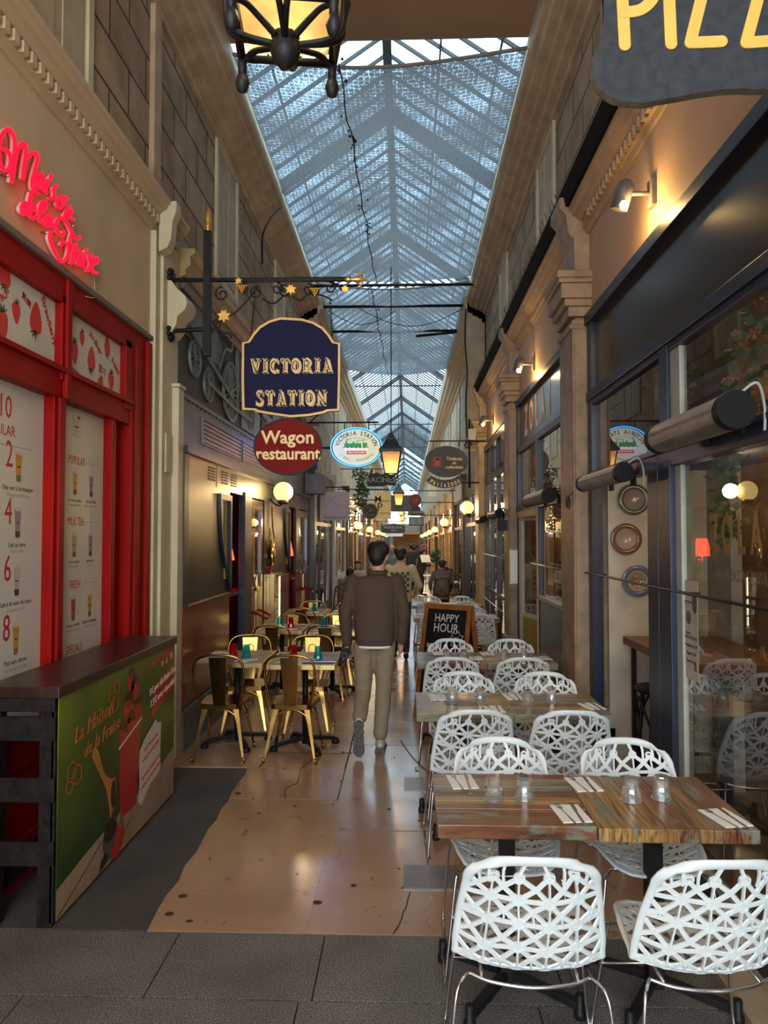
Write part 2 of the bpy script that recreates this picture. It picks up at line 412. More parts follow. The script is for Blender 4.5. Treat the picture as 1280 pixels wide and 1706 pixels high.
# metal covers and cracks let into the slabs
MGREY = M('cover_plate_grey', (.26, .24, .24), .35, metal=.5)
for i, (x0, x1, y0, y1, lb) in enumerate(((-.02, .27, 3.72, 3.99, 'square grey metal cover plate in the floor left of the nearest table'), (-.02, .12, 5.15, 5.42, 'small grey metal cover plate in the floor beside the second row of tables'))):
    bb_ = B(); bb_.bb(x0, x1, y0, y1, -.01, .004); bb_.bb(x0 + .01, x1 - .01, y0 + .01, y1 - .01, .004, .006)
    single(bb_, 'cover_plate', MGREY, lb, 'floor cover')
b = B()
Pf = Pan((0, 0, .0005), 'up')
for pl in ([(-.82, 5.62), (-.80, 5.3), (-.86, 5.15), (-.83, 4.96)], [(-.82, 5.62), (-.75, 5.85), (-.76, 6.1), (-.70, 6.24)], [(-.48, 6.0), (-.7, 5.98), (-1.1, 6.02)], [(.02, 3.7), (-.02, 3.5), (-.06, 3.31)], [(-.05, 6.4), (.02, 6.0), (.2, 5.4)]):
    pp = catmull([(x, y, 0) for x, y in pl], 5)
    b.line(Pf, [(p.x + random.uniform(-.006, .006), p.y) for p in pp], .005, 0, .0025)
for i in range(26):
    x, y = random.uniform(-1.2, .2), random.uniform(3.35, 6.2); b.disc(Pf, x, y, random.uniform(.004, .018), 0, .0022, 0, 8, random.uniform(.004, .014))
for x, y in ((-1.12, 3.62), (-.44, 3.58), (-1.13, 3.45), (-1.18, 5.05), (.22, 3.42)): b.disc(Pf, x, y, .022, 0, .0025, 0, 10, .018)
st(b, 'floor', JOINT)
# ================================================================ LEFT WALL
b = B()
b.bb(-2.3, -2.0, -3.2, 5.56, 3.31, 4.25)          # cream band over the shopfront
b.bb(-2.3, -2.12, -3.2, 5.56, -.1, 3.31)
b.bb(-2.3, -1.98, -3.2, .6, -.1, 3.31)
st(b, 'wall_left', CREAM)
b = B()
b.bb(-2.3, -1.97, -3.2, 13.3, 4.42, 6.3)
st(b, 'wall_left', BLOCK)
b = B(); b.bb(-2.3, -1.93, 5.36, 5.52, 4.42, 5.96); b.bb(-2.3, -1.96, 5.52, 5.60, 4.42, 5.96)
trim(b, STUC, .006)
# entablature with dentils
b = B()
cp = [(-2.1, 4.19), (-1.985, 4.19), (-1.975, 4.23), (-1.955, 4.235), (-1.955, 4.30), (-1.93, 4.305), (-1.90, 4.335), (-1.875, 4.345), (-1.86, 4.38), (-1.845, 4.385), (-1.845, 4.42), (-2.1, 4.45)]
b.prof(cp, -3.2, 6.0)
y = .6
while y < 5.5: b.bb(-1.956, -1.925, y, y + .045, 4.235, 4.295); y += .085
trim(b, CREAM)
# cream pilaster, console scroll and stepped pier between the shopfronts
b = B()
b.bb(-2.1, -1.955, 5.50, 5.62, 0, 4.19); b.bb(-2.1, -1.93, 5.60, 5.98, -.05, 4.19)
b.bb(-1.96, -1.875, 5.84, 5.985, -.05, 3.02); b.bb(-1.965, -1.86, 5.82, 5.99, 3.02, 3.05)
b.bb(-1.93, -1.915, 5.66, 5.80, 2.30, 2.62)
trim(b, CREAM2, .006)
b = B()
sp = [(-1.94, 4.32), (-1.86, 4.40), (-1.83, 4.42), (-1.80, 4.42), (-1.80, 4.34), (-1.83, 4.26), (-1.84, 4.12), (-1.87, 4.05), (-1.94, 4.02)]
b.prof(sp, 5.50, 5.62)
sp = [(-1.94, 3.42), (-1.94, 3.88), (-1.90, 3.86), (-1.86, 3.80), (-1.79, 3.74), (-1.77, 3.68), (-1.79, 3.62), (-1.85, 3.57), (-1.86, 3.50), (-1.90, 3.44)]
b.prof(sp, 5.70, 5.95)
trim(b, CREAM2, .008)
# great cornice under the skylight, left side
def cornice(xw, xe, s, y0, y1, zb=5.95, zt=6.32):
    d = xe - xw
    pr = [(0, 0), (.10, .0), (.14, .05), (.14, .12), (.30, .14), (.36, .20), (.55, .22), (.60, .30), (.80, .34), (.86, .40), (.86, .48), (.97, .50), (1, .56), (1, 1), (-.3, 1), (-.3, 0)]
    q = B(); q.prof([(xw + d * a, zb + (zt - zb) * c) for a, c in pr], y0, y1)
    return q
trim(cornice(-1.97, -1.62, 1, -3.2, 13.3, 5.90, 6.33), STUC, 0)
trim(cornice(-1.95, -1.57, 1, 13.3, 76, 5.75, 6.33), M('pale_stucco_moulding', (.42, .34, .24), .7, var=.15, bump=.2))
# beyond the pier: smoother rendered upper storey
b = B(); b.bb(-2.3, -1.95, 13.3, 76, 3.0, 6.3); st(b, 'wall_left', BLOCK2)
# upper windows (pale shutters in deep reveals)
WN = [0]
def upwin(side, y0, y1, z0, z1, xw, mat=CREAM2):
    WN[0] += 1
    s = 1 if side < 0 else -1
    q = B(); 
    xa, xb = sorted((xw, xw + s * .03))
    for (a, c, d, e) in ((y0 - .07, y0, z0, z1 + .07), (y1, y1 + .07, z0, z1 + .07), (y0, y1, z1, z1 + .07), (y0 - .07, y1 + .07, z0 - .06, z0)): q.bb(xa, xb, a, c, d, e, 0)
    xa, xb = sorted((xw - s * .02, xw + s * .008)); q.bb(xa, xb, y0, y1, z0, z1, 1)
    xa, xb = sorted((xw, xw + s * .016)); 
    for t in (0, .5): q.bb(xa, xb, y0 + (y1 - y0) * t + .05, y0 + (y1 - y0) * (t + .5) - .05, z0 + .05, z1 - .05, 1)
    return st(q, 'window_%d' % WN[0], [mat, M('beige_shutter', (.40, .33, .21), .6, var=.15)])
upwin(-1, 3.55, 4.25, 4.5, 5.8, -1.97); upwin(-1, 7.3, 8.1, 4.5, 5.85, -1.97); upwin(-1, 10.6, 11.3, 4.6, 5.85, -1.97)
upwin(1, 7.1, 7.9, 4.6, 5.85, 1.47); upwin(1, 10.4, 11.1, 4.6, 5.85, 1.47); upwin(1, 3.2, 4.0, 4.6, 5.85, 1.47)
for k in range(14):
    y = 15 + 4.1 * k
    upwin(-1, y, y + 1.0, 4.4, 5.6, -1.95, STUC); upwin(1, y + .3, y + 1.3, 4.4, 5.6, 1.45, STUC)
# ================================================================ RIGHT WALL
b = B()
b.bb(1.45, 1.75, -3.2, 14, 3.5, 4.25); b.bb(1.42, 1.75, -3.2, -.5, -.1, 3.5)
st(b, 'wall_right', ROSE)
b = B(); b.bb(1.47, 1.8, -3.2, 13.3, 4.42, 6.3); st(b, 'wall_right', BLOCK)
b = B(); b.bb(1.45, 1.8, 13.3, 76, 3.0, 6.3); st(b, 'wall_right', BLOCK2)
trim(cornice(1.47, 1.11, 1, -3.2, 13.3, 5.90, 6.33), STUC, 0)
trim(cornice(1.45, 1.06, 1, 13.3, 76, 5.75, 6.33), MATS['pale_stucco_moulding'])
b = B()
cpr = [(-.55 - x, z) for x, z in cp]; b.prof(cpr, -3.2, 13.4)
y = .6
while y < 5.5: b.bb(1.375, 1.406, y, y + .045, 4.235, 4.295); y += .085
trim(b, M('tan_moulding', (.38, .26, .155), .6, var=.12, bump=.15))
b = B()   # black gutter trough lying on the ledge
b.prof([(1.27, 4.42), (1.24, 4.56), (1.26, 4.56), (1.285, 4.45), (1.38, 4.45), (1.40, 4.56), (1.42, 4.56), (1.40, 4.42)], -3, 13.3)
single(b, 'roof_gutter', M('matt_black', (.008, .007, .006), .9, spec=.1), 'long black metal gutter lying on the ledge above the right-hand shopfronts', 'gutter')
SP = M('spike_metal', (.16, .13, .10), .5, metal=.6)
b = B()
y = 6.0
while y < 13:
    b.tube([(1.30, y, 4.5), (1.26 + random.uniform(-.03, .05), y + random.uniform(-.04, .04), 4.68)], .003, 4); y += .05
single(b, 'bird_spikes', SP, 'row of thin metal bird spikes standing along the black gutter', 'bird spikes', kind='stuff')
# projecting pier on both sides where the covered part changes
b = B(); b.bb(1.12, 1.6, 13.3, 13.75, 3.4, 6.25); trim(b, STUC, .01)
b = B(); b.bb(-2.1, -1.66, 13.3, 13.75, 3.9, 6.25); trim(b, STUC, .01)
# right pilasters
def pilaster(y0, y1, full=True, xf=1.30, mat=PSTONE):
    q = B(); f0 = fz(y0)
    q.bb(xf, 1.6, y0, y1, .5 + f0, 3.5); q.bb(xf + .03, 1.6, y0 + .03, y1 - .03, 3.5, 4.2)
    for dx, za, zb in ((.13, -.1, .16), (.10, .16, .24), (.12, .24, .34), (.06, .34, .40), (.08, .40, .48), (.035, .48, .56)):
        q.bb(xf - dx, 1.6, y0 - dx * .5, y1, za + f0, zb + f0)
    for dx, za, zb in ((.02, 3.42, 3.46), (.03, 3.52, 3.60), (.06, 3.60, 3.66), (.09, 3.66, 3.78), (.11, 3.78, 3.82), (.12, 3.82, 3.88)):
        q.bb(xf - dx, 1.6, y0 - dx * .4, y1 + dx * .4, za, zb)
    q.prof([(1.45, 4.15), (1.45, 4.5), (1.22, 4.5), (1.22, 4.42), (1.27, 4.36), (1.29, 4.22), (1.34, 4.15)], y0 + .05, y1 - .05)
    q.bb(xf - .0, xf + .02, y0 - .012, y0 + .01, .6, 3.4)
    trim(q, mat, .012)
pilaster(5.66, 6.12); pilaster(9.28, 9.62); pilaster(13.1, 13.75, mat=M('ochre_pilaster', (.48, .31, .12), .45, var=.25, nscale=5, bump=.15))
# ================================================================ CEILING / ROOF
b = B(); b.bb(-2.1, 1.8, -3.4, 6.45, 6.33, 6.6); st(b, 'ceiling', PLAST)
ROOFG = bpy.data.materials.new('wired_roof_glass'); ROOFG.use_nodes = True
nt = ROOFG.node_tree; N = nt.nodes; L = nt.links; N.remove(N['Principled BSDF'])
t = N.new('ShaderNodeBsdfTransparent'); t.inputs[0].default_value = (.80, .93, .96, 1)
tr = N.new('ShaderNodeBsdfTranslucent'); tr.inputs[0].default_value = (.7, .85, .9, 1)
mx = N.new('ShaderNodeMixShader'); mx.inputs[0].default_value = .25
L.new(t.outputs[0], mx.inputs[1]); L.new(tr.outputs[0], mx.inputs[2]); L.new(mx.outputs[0], N['Material Output'].inputs[0])
RX, RZ = -.22, 7.42
EL, ER, EZ = -1.95, 1.5, 6.22
b = B()
b.add([(EL, 6.4, EZ), (RX, 6.4, RZ), (RX, 78, RZ), (EL, 78, EZ)], [(0, 1, 2, 3)]); b.add([(ER, 6.4, EZ), (RX, 6.4, RZ), (RX, 78, RZ), (ER, 78, EZ)], [(0, 3, 2, 1)])
st(b, 'ceiling', ROOFG)
IRON = M('roof_iron', (.05, .05, .055), .6, var=.2)
b = B()
y = 6.5
while y < 78:
    for ex in (EL, ER): b.beam((ex, y, EZ - .02), (RX, y, RZ - .02), .022, .04)
    y += .34 if y < 45 else .68
b.bb(RX - .05, RX + .05, 6.4, 78, RZ - .10, RZ)
for ex in (EL, ER):
    for t_ in (.33, .66): 
        x = ex + (RX - ex) * t_; z = EZ + (RZ - EZ) * t_; b.bb(x - .01, x + .01, 6.4, 78, z - .03, z)
trim(b, IRON)
b = B()
k = 0
ys = [9.2, 13.0, 17.0] + [24.8 - 3.8 + 3.8 * i for i in range(15)]
for y in ys:
    for ex in (EL, ER): b.beam((ex, y, EZ - .10), (RX, y, RZ - .10), .06, .14)
    b.beam((RX, y, RZ - .1), (RX, y, RZ - .75), .03, .03)
    b.box((RX, y, RZ - .14), (.22, .07, .16))
trim(b, IRON)
for i, y in enumerate((12.3, 13.45, 15.1, 21.8, 29.4, 37, 44.6, 52)):
    q = B(); z = 6.12 if y < 20 else 6.35
    q.tube([(-1.7, y, z), (-.25, y, z + .0), (1.2, y, z)], .028 if y < 20 else .018, 8)
    if i == 2: q.tube([(.2, y + .05, z - .1), (1.2, y, z - .02)], .03, 6)
    single(q, 'tie_rod', BLK, ['black iron tie rod at the end of the first grey roof net', 'middle black tie rod, just beyond the end of the first roof net', 'thick black tie rod crossing under the second roof net', 'first tie rod under the clear glass roof', 'second tie rod under the clear glass roof', 'third tie rod under the clear glass roof', 'fourth tie rod under the clear glass roof', 'farthest tie rod under the clear glass roof'][i], 'tie rod', 'iron tie rods across the arcade')
# insulating net hung beneath the glass
def netfn(nt, N, L, bs):
    N.remove(bs)
    tc = N.new('ShaderNodeTexCoord')
    n1 = N.new('ShaderNodeTexNoise'); n1.inputs['Scale'].default_value = 42; n1.inputs['Detail'].default_value = 5; n1.inputs['Roughness'].default_value = .9; L.new(tc.outputs['Object'], n1.inputs['Vector'])
    sp = N.new('ShaderNodeSeparateXYZ'); L.new(tc.outputs['Object'], sp.inputs[0])
    def grid(axis, per, th):
        a = N.new('ShaderNodeMath'); a.operation = 'DIVIDE'; a.inputs[1].default_value = per; L.new(sp.outputs[axis], a.inputs[0])
        f = N.new('ShaderNodeMath'); f.operation = 'FRACT'; L.new(a.outputs[0], f.inputs[0])
        g = N.new('ShaderNodeMath'); g.operation = 'LESS_THAN'; g.inputs[1].default_value = th; L.new(f.outputs[0], g.inputs[0]); return g
    gx = grid('X', .052, .16); gy = grid('Y', .052, .22)
    mxm = N.new('ShaderNodeMath'); mxm.operation = 'MAXIMUM'; L.new(gx.outputs[0], mxm.inputs[0]); L.new(gy.outputs[0], mxm.inputs[1])
    n2 = N.new('ShaderNodeTexNoise'); n2.inputs['Scale'].default_value = 1.1; n2.inputs['Detail'].default_value = 3; L.new(tc.outputs['Object'], n2.inputs['Vector'])
    ad = N.new('ShaderNodeMath'); ad.operation = 'MULTIPLY_ADD'; ad.inputs[1].default_value = .09; L.new(mxm.outputs[0], ad.inputs[0]); L.new(n1.outputs['Fac'], ad.inputs[2])
    ad2 = N.new('ShaderNodeMath'); ad2.operation = 'MULTIPLY_ADD'; ad2.inputs[1].default_value = .5; L.new(n2.outputs['Fac'], ad2.inputs[0]); L.new(ad.outputs[0], ad2.inputs[2])
    rp = N.new('ShaderNodeMapRange'); rp.inputs[1].default_value = .78; rp.inputs[2].default_value = .94; rp.inputs[3].default_value = .0; rp.inputs[4].default_value = .66
    L.new(ad2.outputs[0], rp.inputs[0])
    lw = N.new('ShaderNodeLayerWeight'); lw.inputs[0].default_value = .5
    iv = N.new('ShaderNodeMath'); iv.operation = 'SUBTRACT'; iv.inputs[0].default_value = 1.12; L.new(lw.outputs['Facing'], iv.inputs[1])
    ml = N.new('ShaderNodeMath'); ml.operation = 'MULTIPLY'; ml.use_clamp = True; L.new(iv.outputs[0], ml.inputs[0]); L.new(rp.outputs[0], ml.inputs[1])
    t = N.new('ShaderNodeBsdfTransparent'); t.inputs[0].default_value = (.70, .80, .95, 1)
    tr = N.new('ShaderNodeBsdfTranslucent'); tr.inputs[0].default_value = (.11, .108, .11, 1)
    df = N.new('ShaderNodeBsdfDiffuse'); df.inputs[0].default_value = (.20, .185, .165, 1)
    m1 = N.new('ShaderNodeMixShader'); m1.inputs[0].default_value = .35; L.new(tr.outputs[0], m1.inputs[1]); L.new(df.outputs[0], m1.inputs[2])
    m2 = N.new('ShaderNodeMixShader'); L.new(ml.outputs[0], m2.inputs[0]); L.new(m1.outputs[0], m2.inputs[1]); L.new(t.outputs[0], m2.inputs[2])
    L.new(m2.outputs[0], N['Material Output'].inputs[0])
NET = node_mat('insulating_net', netfn)
def net(y0, y1, lb):
    q = B(); nx, ny = 22, int((y1 - y0) * 5)
    for j in range(ny + 1):
        for i in range(nx + 1):
            u, v = i / nx, j / ny
            x = -1.60 + 2.70 * u; y = y0 + (y1 - y0) * v + (.10 * (1 - u) * math.sin(PI * u) if j == 0 else 0)
            z = 6.24 - .12 * math.sin(PI * u) - .05 * math.sin(2 * PI * v * (y1 - y0) / 2.0) * math.sin(PI * u) + random.uniform(-.006, .006)
            if j == 0: z += .0
            q.v.append((x, y, z))
    for j in range(ny):
        for i in range(nx):
            a = j * (nx + 1) + i; q.f.append((a, a + 1, a + nx + 2, a + nx + 1)); q.m.append(0); q.s.append(True)
    ctr = (-.25, y0, 6.2)
    r = thing('roof_net', lb, 'roof net', ctr, 0, 'insulating nets under the skylight')
    q.build('sheet', NET, r)
    q = B(); q.tube([(-1.6 + 2.7 * i / 12, y0 + .10 * (1 - i / 12) * math.sin(PI * i / 12), 6.235 - .12 * math.sin(PI * i / 12)) for i in range(13)], .018, 6)
    q.build('hem', M('net_hem', (.16, .15, .14), .8), r)
    q = B(); pts = [(-.62 + .10 * i / 20 * (y1 - y0) / 6 + .015 * math.sin(i * 1.7), y0 + (y1 - y0) * i / 20, 6.24 - .12 * math.sin(PI * .38) - .05 * math.sin(PI * i / 10 * (y1 - y0) / 2.0) * .9 - .01) for i in range(21)]
    q.tube(pts, .008, 5)
    for i in range(40):
        p = pts[min(20, max(0, int(random.gauss(8, 5))))]; q.sph((p[0] + random.gauss(0, .03), p[1] + random.uniform(-.15, .15), p[2] - .012), random.uniform(.006, .018), 0, 6)
    q.build('seam', M('seam_dirt', (.03, .028, .025), .9), r)
net(6.45, 12.25, 'near grey bubble net with dirt along its seam, below the skylight')
net(12.45, 19.1, 'far grey bubble net beyond the tie rods, below the skylight')
# far end wall
b = B(); b.bb(-2.3, 1.9, 76, 76.4, -1.5, 3.0); st(b, 'wall_back', M('far_plaster', (.45, .40, .33), .7))
b = B(); b.bb(-2.3, 1.9, 76, 76.1, 3.0, 7.5); st(b, 'wall_back', ROOFG)
# ================================================================ LEFT: RED SHOPFRONT
t = thing('shopfront', 'red painted wooden shopfront with strawberry panels and drinks menus in its windows', 'shopfront', (-2.0, 3.0, 0))
b = B()
X0, X1 = -2.10, -1.995
b.bb(X0, X1, .6, 5.13, 3.15, 3.31)
b.bb(X0, X1 - .01, .6, 5.14, 2.60, 2.77); b.bb(X0, X1 + .02, .6, 5.14, 2.745, 2.775)
b.bb(X0, X1, 5.13, 5.48, 0, 3.31); b.bb(X0, X1 + .012, 5.20, 5.28, 0, 3.2); b.bb(X0, X1 + .025, 5.40, 5.48, 0, 3.28)
b.bb(X0, X1, 5.03, 5.14, 2.7, 3.2)
b.bb(X0, X1, 4.08, 4.205, 2.7, 3.2); b.bb(X0, X1 + .015, 4.115, 4.17, 2.6, 3.31)
b.bb(X0, X1, 2.85, 2.97, 2.7, 3.2)
b.bb(X0, -2.02, 4.05, 4.19, .1, 2.62); b.bb(X0, -2.005, 4.09, 4.15, .1, 2.62)
b.bb(X0, -2.02, 4.865, 4.93, .1, 2.62); b.bb(X0, -2.07, 4.93, 5.14, .1, 2.62)
b.bb(X0, -2.02, 2.75, 2.87, .1, 2.62)
b.bb(X0, -2.0, .6, 4.95, 0, .75); b.bb(X0, -2.0 + .02, .6, 4.95, .72, .78)
for ya, yb in ((3.0, 3.95), (4.25, 4.85)): b.bb(X0, -1.985, ya, yb, .18, .24); b.bb(X0, -1.985, ya, yb, .58, .62)
b.build('frame', RED, t, bev=.004)
b = B(); b.bb(-2.0, -1.97, .6, 5.5, 3.31, 3.345); b.build('drip_ledge', M('ledge_grey', (.16, .12, .09), .7), t)
POST = M('poster_vinyl', (.62, .58, .49), .35, var=.03)
STR = M('strawberry_print_red', (.62, .035, .03), .4, var=.25, nscale=60); LEAF = M('strawberry_print_leaf', (.05, .16, .03), .5)
TRED = M('print_red', (.42, .012, .02), .45, var=0); TDK = M('print_black', (.03, .028, .025), .5, var=0); TGR = M('print_grey', (.30, .27, .23), .5, var=0)
def berry(q, P, a, b_, s, rot, d=.0025):
    def R(x, y): return (a + (x * math.cos(rot) - y * math.sin(rot)) * s, b_ + (x * math.sin(rot) + y * math.cos(rot)) * s)
    pts = [(-.0, -1.1), (.3, -.85), (.55, -.35), (.66, .1), (.6, .5), (.3, .72), (-.3, .72), (-.6, .5), (-.66, .1), (-.55, -.35), (-.3, -.85)]
    q.prism([R(p.x, p.y) for p in catmull([(x, y, 0) for x, y in pts], 3, True)], P, d, d + .001, 0)
    for k in range(5):
        an = PI / 2 + (k - 2) * .55
        q.prism([R(-.1 * math.sin(an), .62), R(.55 * math.cos(an) * .9 + .08, .62 + .30 * math.sin(an)), R(.75 * math.cos(an), .62 + .62 * math.sin(an)), R(.1 * math.sin(an), .6)], P, d + .001, d + .002, 1)
for (ya, yb, lb, bs, wd) in (
    (4.21, 5.025, 'upper window panel of strawberries nearest the cream pilaster', [(4.42, 3.04, .05, .1), (4.32, 2.93, .075, .15), (4.56, 2.93, .085, 3.1), (4.80, 3.08, .07, 3.2), (4.70, 2.80, .062, -.1), (4.87, 2.87, .07, .1)], [('Fresa', 4.33, 2.81, -.2), ('jordbær', 4.62, 3.06, -.5), ('Fraise', 4.94, 2.98, -.5), ('딸기', 4.72, 2.90, -.2)]),
    (2.98, 4.075, 'upper window panel of strawberries beside the lettered one by the pilaster', [(3.55, 3.12, .08, 3.1), (3.66, 2.97, .06, .1), (3.53, 2.87, .085, .15), (3.86, 2.98, .095, 3.1), (3.2, 2.95, .08, .3)], [('תות', 3.76, 3.06, -.4), ('Strawberry', 4.00, 3.02, -1.0), ('الفراولة', 3.48, 2.98, .7), ('Morango', 3.25, 3.1, -.3)])):
    P = Pan((-2.04, 0, 0), 'left')
    r = thing('strawberry_panel', lb, 'window sticker', (-2.04, (ya + yb) / 2, 2.77))
    q = B(); q.rect(P, ya, yb, 2.77, 3.155, 0, .002); q.build('sheet', POST, r)
    q = B()
    for x, z, s, ro in bs: berry(q, P, x, z, s * 1.0, ro)
    q.build('strawberry_print', [STR, LEAF], r)
    q = B()
    for tx, x, z, ro in wd: q.text(tx, P, x, z, .062, 0, rot=ro, d=.004, off=.0005)
    q.build('lettering', TRED, r)
CUPC = {k: M('drink_print_' + k, c, .45, var=.1, nscale=50) for k, c in dict(amber=(.55, .27, .04), taro=(.30, .22, .27), coco=(.45, .42, .38), brown=(.28, .15, .08), rose=(.40, .06, .04), green=(.12, .16, .03), matcha=(.38, .34, .14), foam=(.58, .50, .40), pearl=(.05, .03, .03)).items()}
CK = list(CUPC); CI = {k: i for i, k in enumerate(CK)}
def cup(q, P, a, z, h, c1, c2):
    w_ = h * .20
    q.prism([(a - w_ * .62, z - h / 2 + .2 * w_), (a - w_ * .3, z - h / 2), (a + w_ * .3, z - h / 2), (a + w_ * .62, z - h / 2 + .2 * w_), (a + w_, z + h * .42), (a - w_, z + h * .42)], P, .002, .003, CI[c1])
    q.prism([(a - w_ * .60, z - h / 2 + .2 * w_), (a - w_ * .3, z - h / 2 + .004), (a + w_ * .3, z - h / 2 + .004), (a + w_ * .60, z - h / 2 + .2 * w_), (a + w_ * .72, z - h * .28), (a - w_ * .72, z - h * .28)], P, .003, .004, CI[c2])
    q.disc(P, a, z + h * .42, w_, .003, .0045, CI['foam'], 14, w_ * .35)
    q.rect(P, a - w_ * .4, a + w_ * .4, z - .006, z + .001, .004, .005, CI['pearl'])
P = Pan((-2.085, 0, 0), 'left')
r = thing('menu_poster', 'white window poster of the ten most popular drinks with large red numbers', 'poster', (-2.085, 3.45, .8))
q = B(); q.rect(P, 2.87, 4.05, .78, 2.6, 0, .002); q.build('sheet', POST, r)
q = B(); q.text('TOP 10', P, 3.50, 2.465, .17, 0, sx=.8); q.text('MOST POPULAR', P, 3.50, 2.345, .082, 0, sx=.85)
for i, n_ in enumerate('2468'):
    q.text(n_, P, 3.70, (2.22, 1.92, 1.62, 1.31)[i], .20, 0, sx=.75); q.text('1357'[i], P, 3.10, (2.22, 1.92, 1.62, 1.31)[i], .20, 0, sx=.75)
q.build('lettering', TRED, r)
q = B()
for i, (a, c, c1, c2) in enumerate((('Thé vert à la mangue', 'Mango green tea', 'amber', 'green'), ('Lait au taro', 'Taro milk', 'taro', 'pearl'), ('Lait à la noix de coco', 'Coconut milk', 'coco', 'pearl'), ('Thé vert citron', 'Lemon green tea', 'amber', 'brown'))):
    z = (2.17, 1.87, 1.56, 1.25)[i]
    cup(q, P, 3.79, z, .17, c1, c2); cup(q, P, 3.2, z, .17, c1, c2)
q.build('drink_picture', [CUPC[k] for k in CK], r)
q = B()
for i, (a, c) in enumerate((('Thé vert à la mangue', 'Mango green tea'), ('Lait au taro', 'Taro milk'), ('Lait à la noix de coco', 'Coconut milk'), ('Thé vert citron', 'Lemon green tea'))):
    z = (2.17, 1.87, 1.56, 1.25)[i] - .12
    q.text(a, P, 3.79, z, .036, 0); q.text(c, P, 3.79, z - .035, .032, 1)
q.rect(P, 3.0, 3.93, 2.27, 2.273, .002, .003, 1)
q.build('caption', [TDK, TGR], r)
r = thing('menu_poster', 'narrower white drinks poster with POPULAR, MILK TEA and FRESH headings', 'poster', (-2.085, 4.53, .8))
q = B(); q.rect(P, 4.19, 4.865, .78, 2.6, 0, .002); q.build('sheet', POST, r)
q = B()
for tx, z in (('POPULAR', 2.27), ('MILK TEA', 1.885), ('FRESH', 1.49), ('SPECIALS', 1.09)): q.text(tx, P, 4.47, z, .075, 0, sx=.72)
q.disc(P, 4.49, 2.545, .02, .003, .004, 0, 12, .01); q.rect(P, 4.44, 4.48, 2.475, 2.49, .003, .004, 0)
q.build('lettering', TRED, r)
q = B()
for i, (z, cc) in enumerate(((2.13, ('brown', 'amber', 'taro')), (1.74, ('coco', 'matcha', 'taro')), (1.345, ('amber', 'rose', 'amber')))):
    for y, c in zip((4.22, 4.45, 4.68), cc): cup(q, P, y, z, .155, c, ('pearl', 'pearl', 'green')[i])
q.build('drink_picture', [CUPC[k] for k in CK], r)
q = B()
for z, tt in ((2.02, (('Thé vert au citron', 'Lemon green tea'), ('Thé noir au lait', 'Black tea with milk'))), (1.635, (('Lait au matcha', 'Matcha milk'), ('Lait au taro', 'Taro milk'))), (1.24, (('Thé vert à la fraise', 'Strawberry green tea'), ('Thé vert à la mangue', 'Mango green tea')))):
    for y, (a, c) in zip((4.45, 4.68), tt): q.text(a, P, y, z, .027, 0, sx=.9); q.text(c, P, y, z - .028, .025, 1, sx=.9)
for y, z in ((4.44, 2.505), (4.49, 2.505), (4.455, 2.44), (4.49, 2.44)): q.circ(P, y, z, .024, .003, .002, .003, 1, 16)
q.rect(P, 4.414, 4.418, 2.42, 2.57, .002, .003, 1)
for z in (2.27, 1.885, 1.49): q.rect(P, 4.2, 4.34, z, z + .003, .002, .003, 1); q.rect(P, 4.60, 4.8, z, z + .003, .002, .003, 1)
q.build('caption', [TDK, TGR], r)
# neon script sign, tubes traced on the wall plane
NEON = M('neon_red_tube', (.3, .0, .005), .7, var=0, emit=(1.0, .004, .022), es=1.9, spec=.1)
r = thing('neon_sign', 'glowing red neon script sign on the cream wall above the red shopfront', 'neon sign', (-1.99, 3.9, 3.4))
strokes = [[(30,300),(75,310),(105,370),(100,470),(60,515),(15,470),(-15,350),(0,200),(50,110),(95,95),(135,150),(150,240),(138,400),(115,635)], [(120,590),(160,380),(195,280),(240,232),(265,290),(250,430),(230,600)], [(232,590),(250,430),(310,350),(365,335),(385,390),(350,520),(325,640),(340,710),(385,745)],
 [(445,580),(420,545),(385,570),(370,640),(385,690),(420,655),(445,585),(432,690),(455,720)], [(488,610),(466,700),(485,740)], [(522,555),(508,600)], [(578,665),(545,690),(552,740),(545,790),(505,795)], [(650,780),(605,790),(580,850),(610,892),(652,850),(645,785),(690,800)], [(705,870),(655,970)], [(665,950),(730,915),(705,985),(748,1010)],
 [(290,850),(245,840),(215,900),(240,955),(280,900),(318,730),(290,900),(305,955)], [(310,930),(352,895),(350,860),(320,880),(308,960),(335,1000),(372,975)], [(400,960),(460,880),(458,830),(420,850),(398,950),(410,1020),(440,1050)], [(522,990),(482,970),(455,1030),(470,1070),(505,1040),(522,992),(515,1080),(540,1060)],
 [(650,1130),(640,1165),(600,1150),(565,1080),(590,1010),(640,1000),(700,1080),(745,1170),(780,1207),(808,1185)], [(735,1130),(705,1250),(690,1370),(650,1430),(600,1410),(540,1310),(503,1200),(522,1130)], [(620,1270),(640,1240),(680,1250),(750,1285)],
 [(772,1255),(740,1380),(722,1460)], [(742,1380),(765,1330),(795,1330)], [(835,1350),(800,1340),(780,1420),(795,1470),(830,1380),(825,1485)], [(868,1375),(848,1470),(862,1500)], [(880,1310),(868,1340)], [(932,1370),(903,1390),(918,1450),(903,1520),(880,1530)], [(945,1470),(985,1440),(985,1398),(955,1410),(935,1480),(948,1540),(988,1550)]]
q = B(); bk = B()
for s_ in strokes:
    pp = [ray(x / 6.09, 200 + y / 6.09, X=-1.95) for x, y in s_]
    cp_ = catmull(pp, 5) if len(pp) > 2 else pp
    q.tube(cp_, .0088, 8)
    bk.tube([(-1.968, p.y, p.z) for p in cp_], .016, 4, flat=.3)
q.build('neon_tube', NEON, r); bk.build('acrylic_backing', M('clear_acrylic', (.55, .35, .28), .25, var=0), r)
q = B()
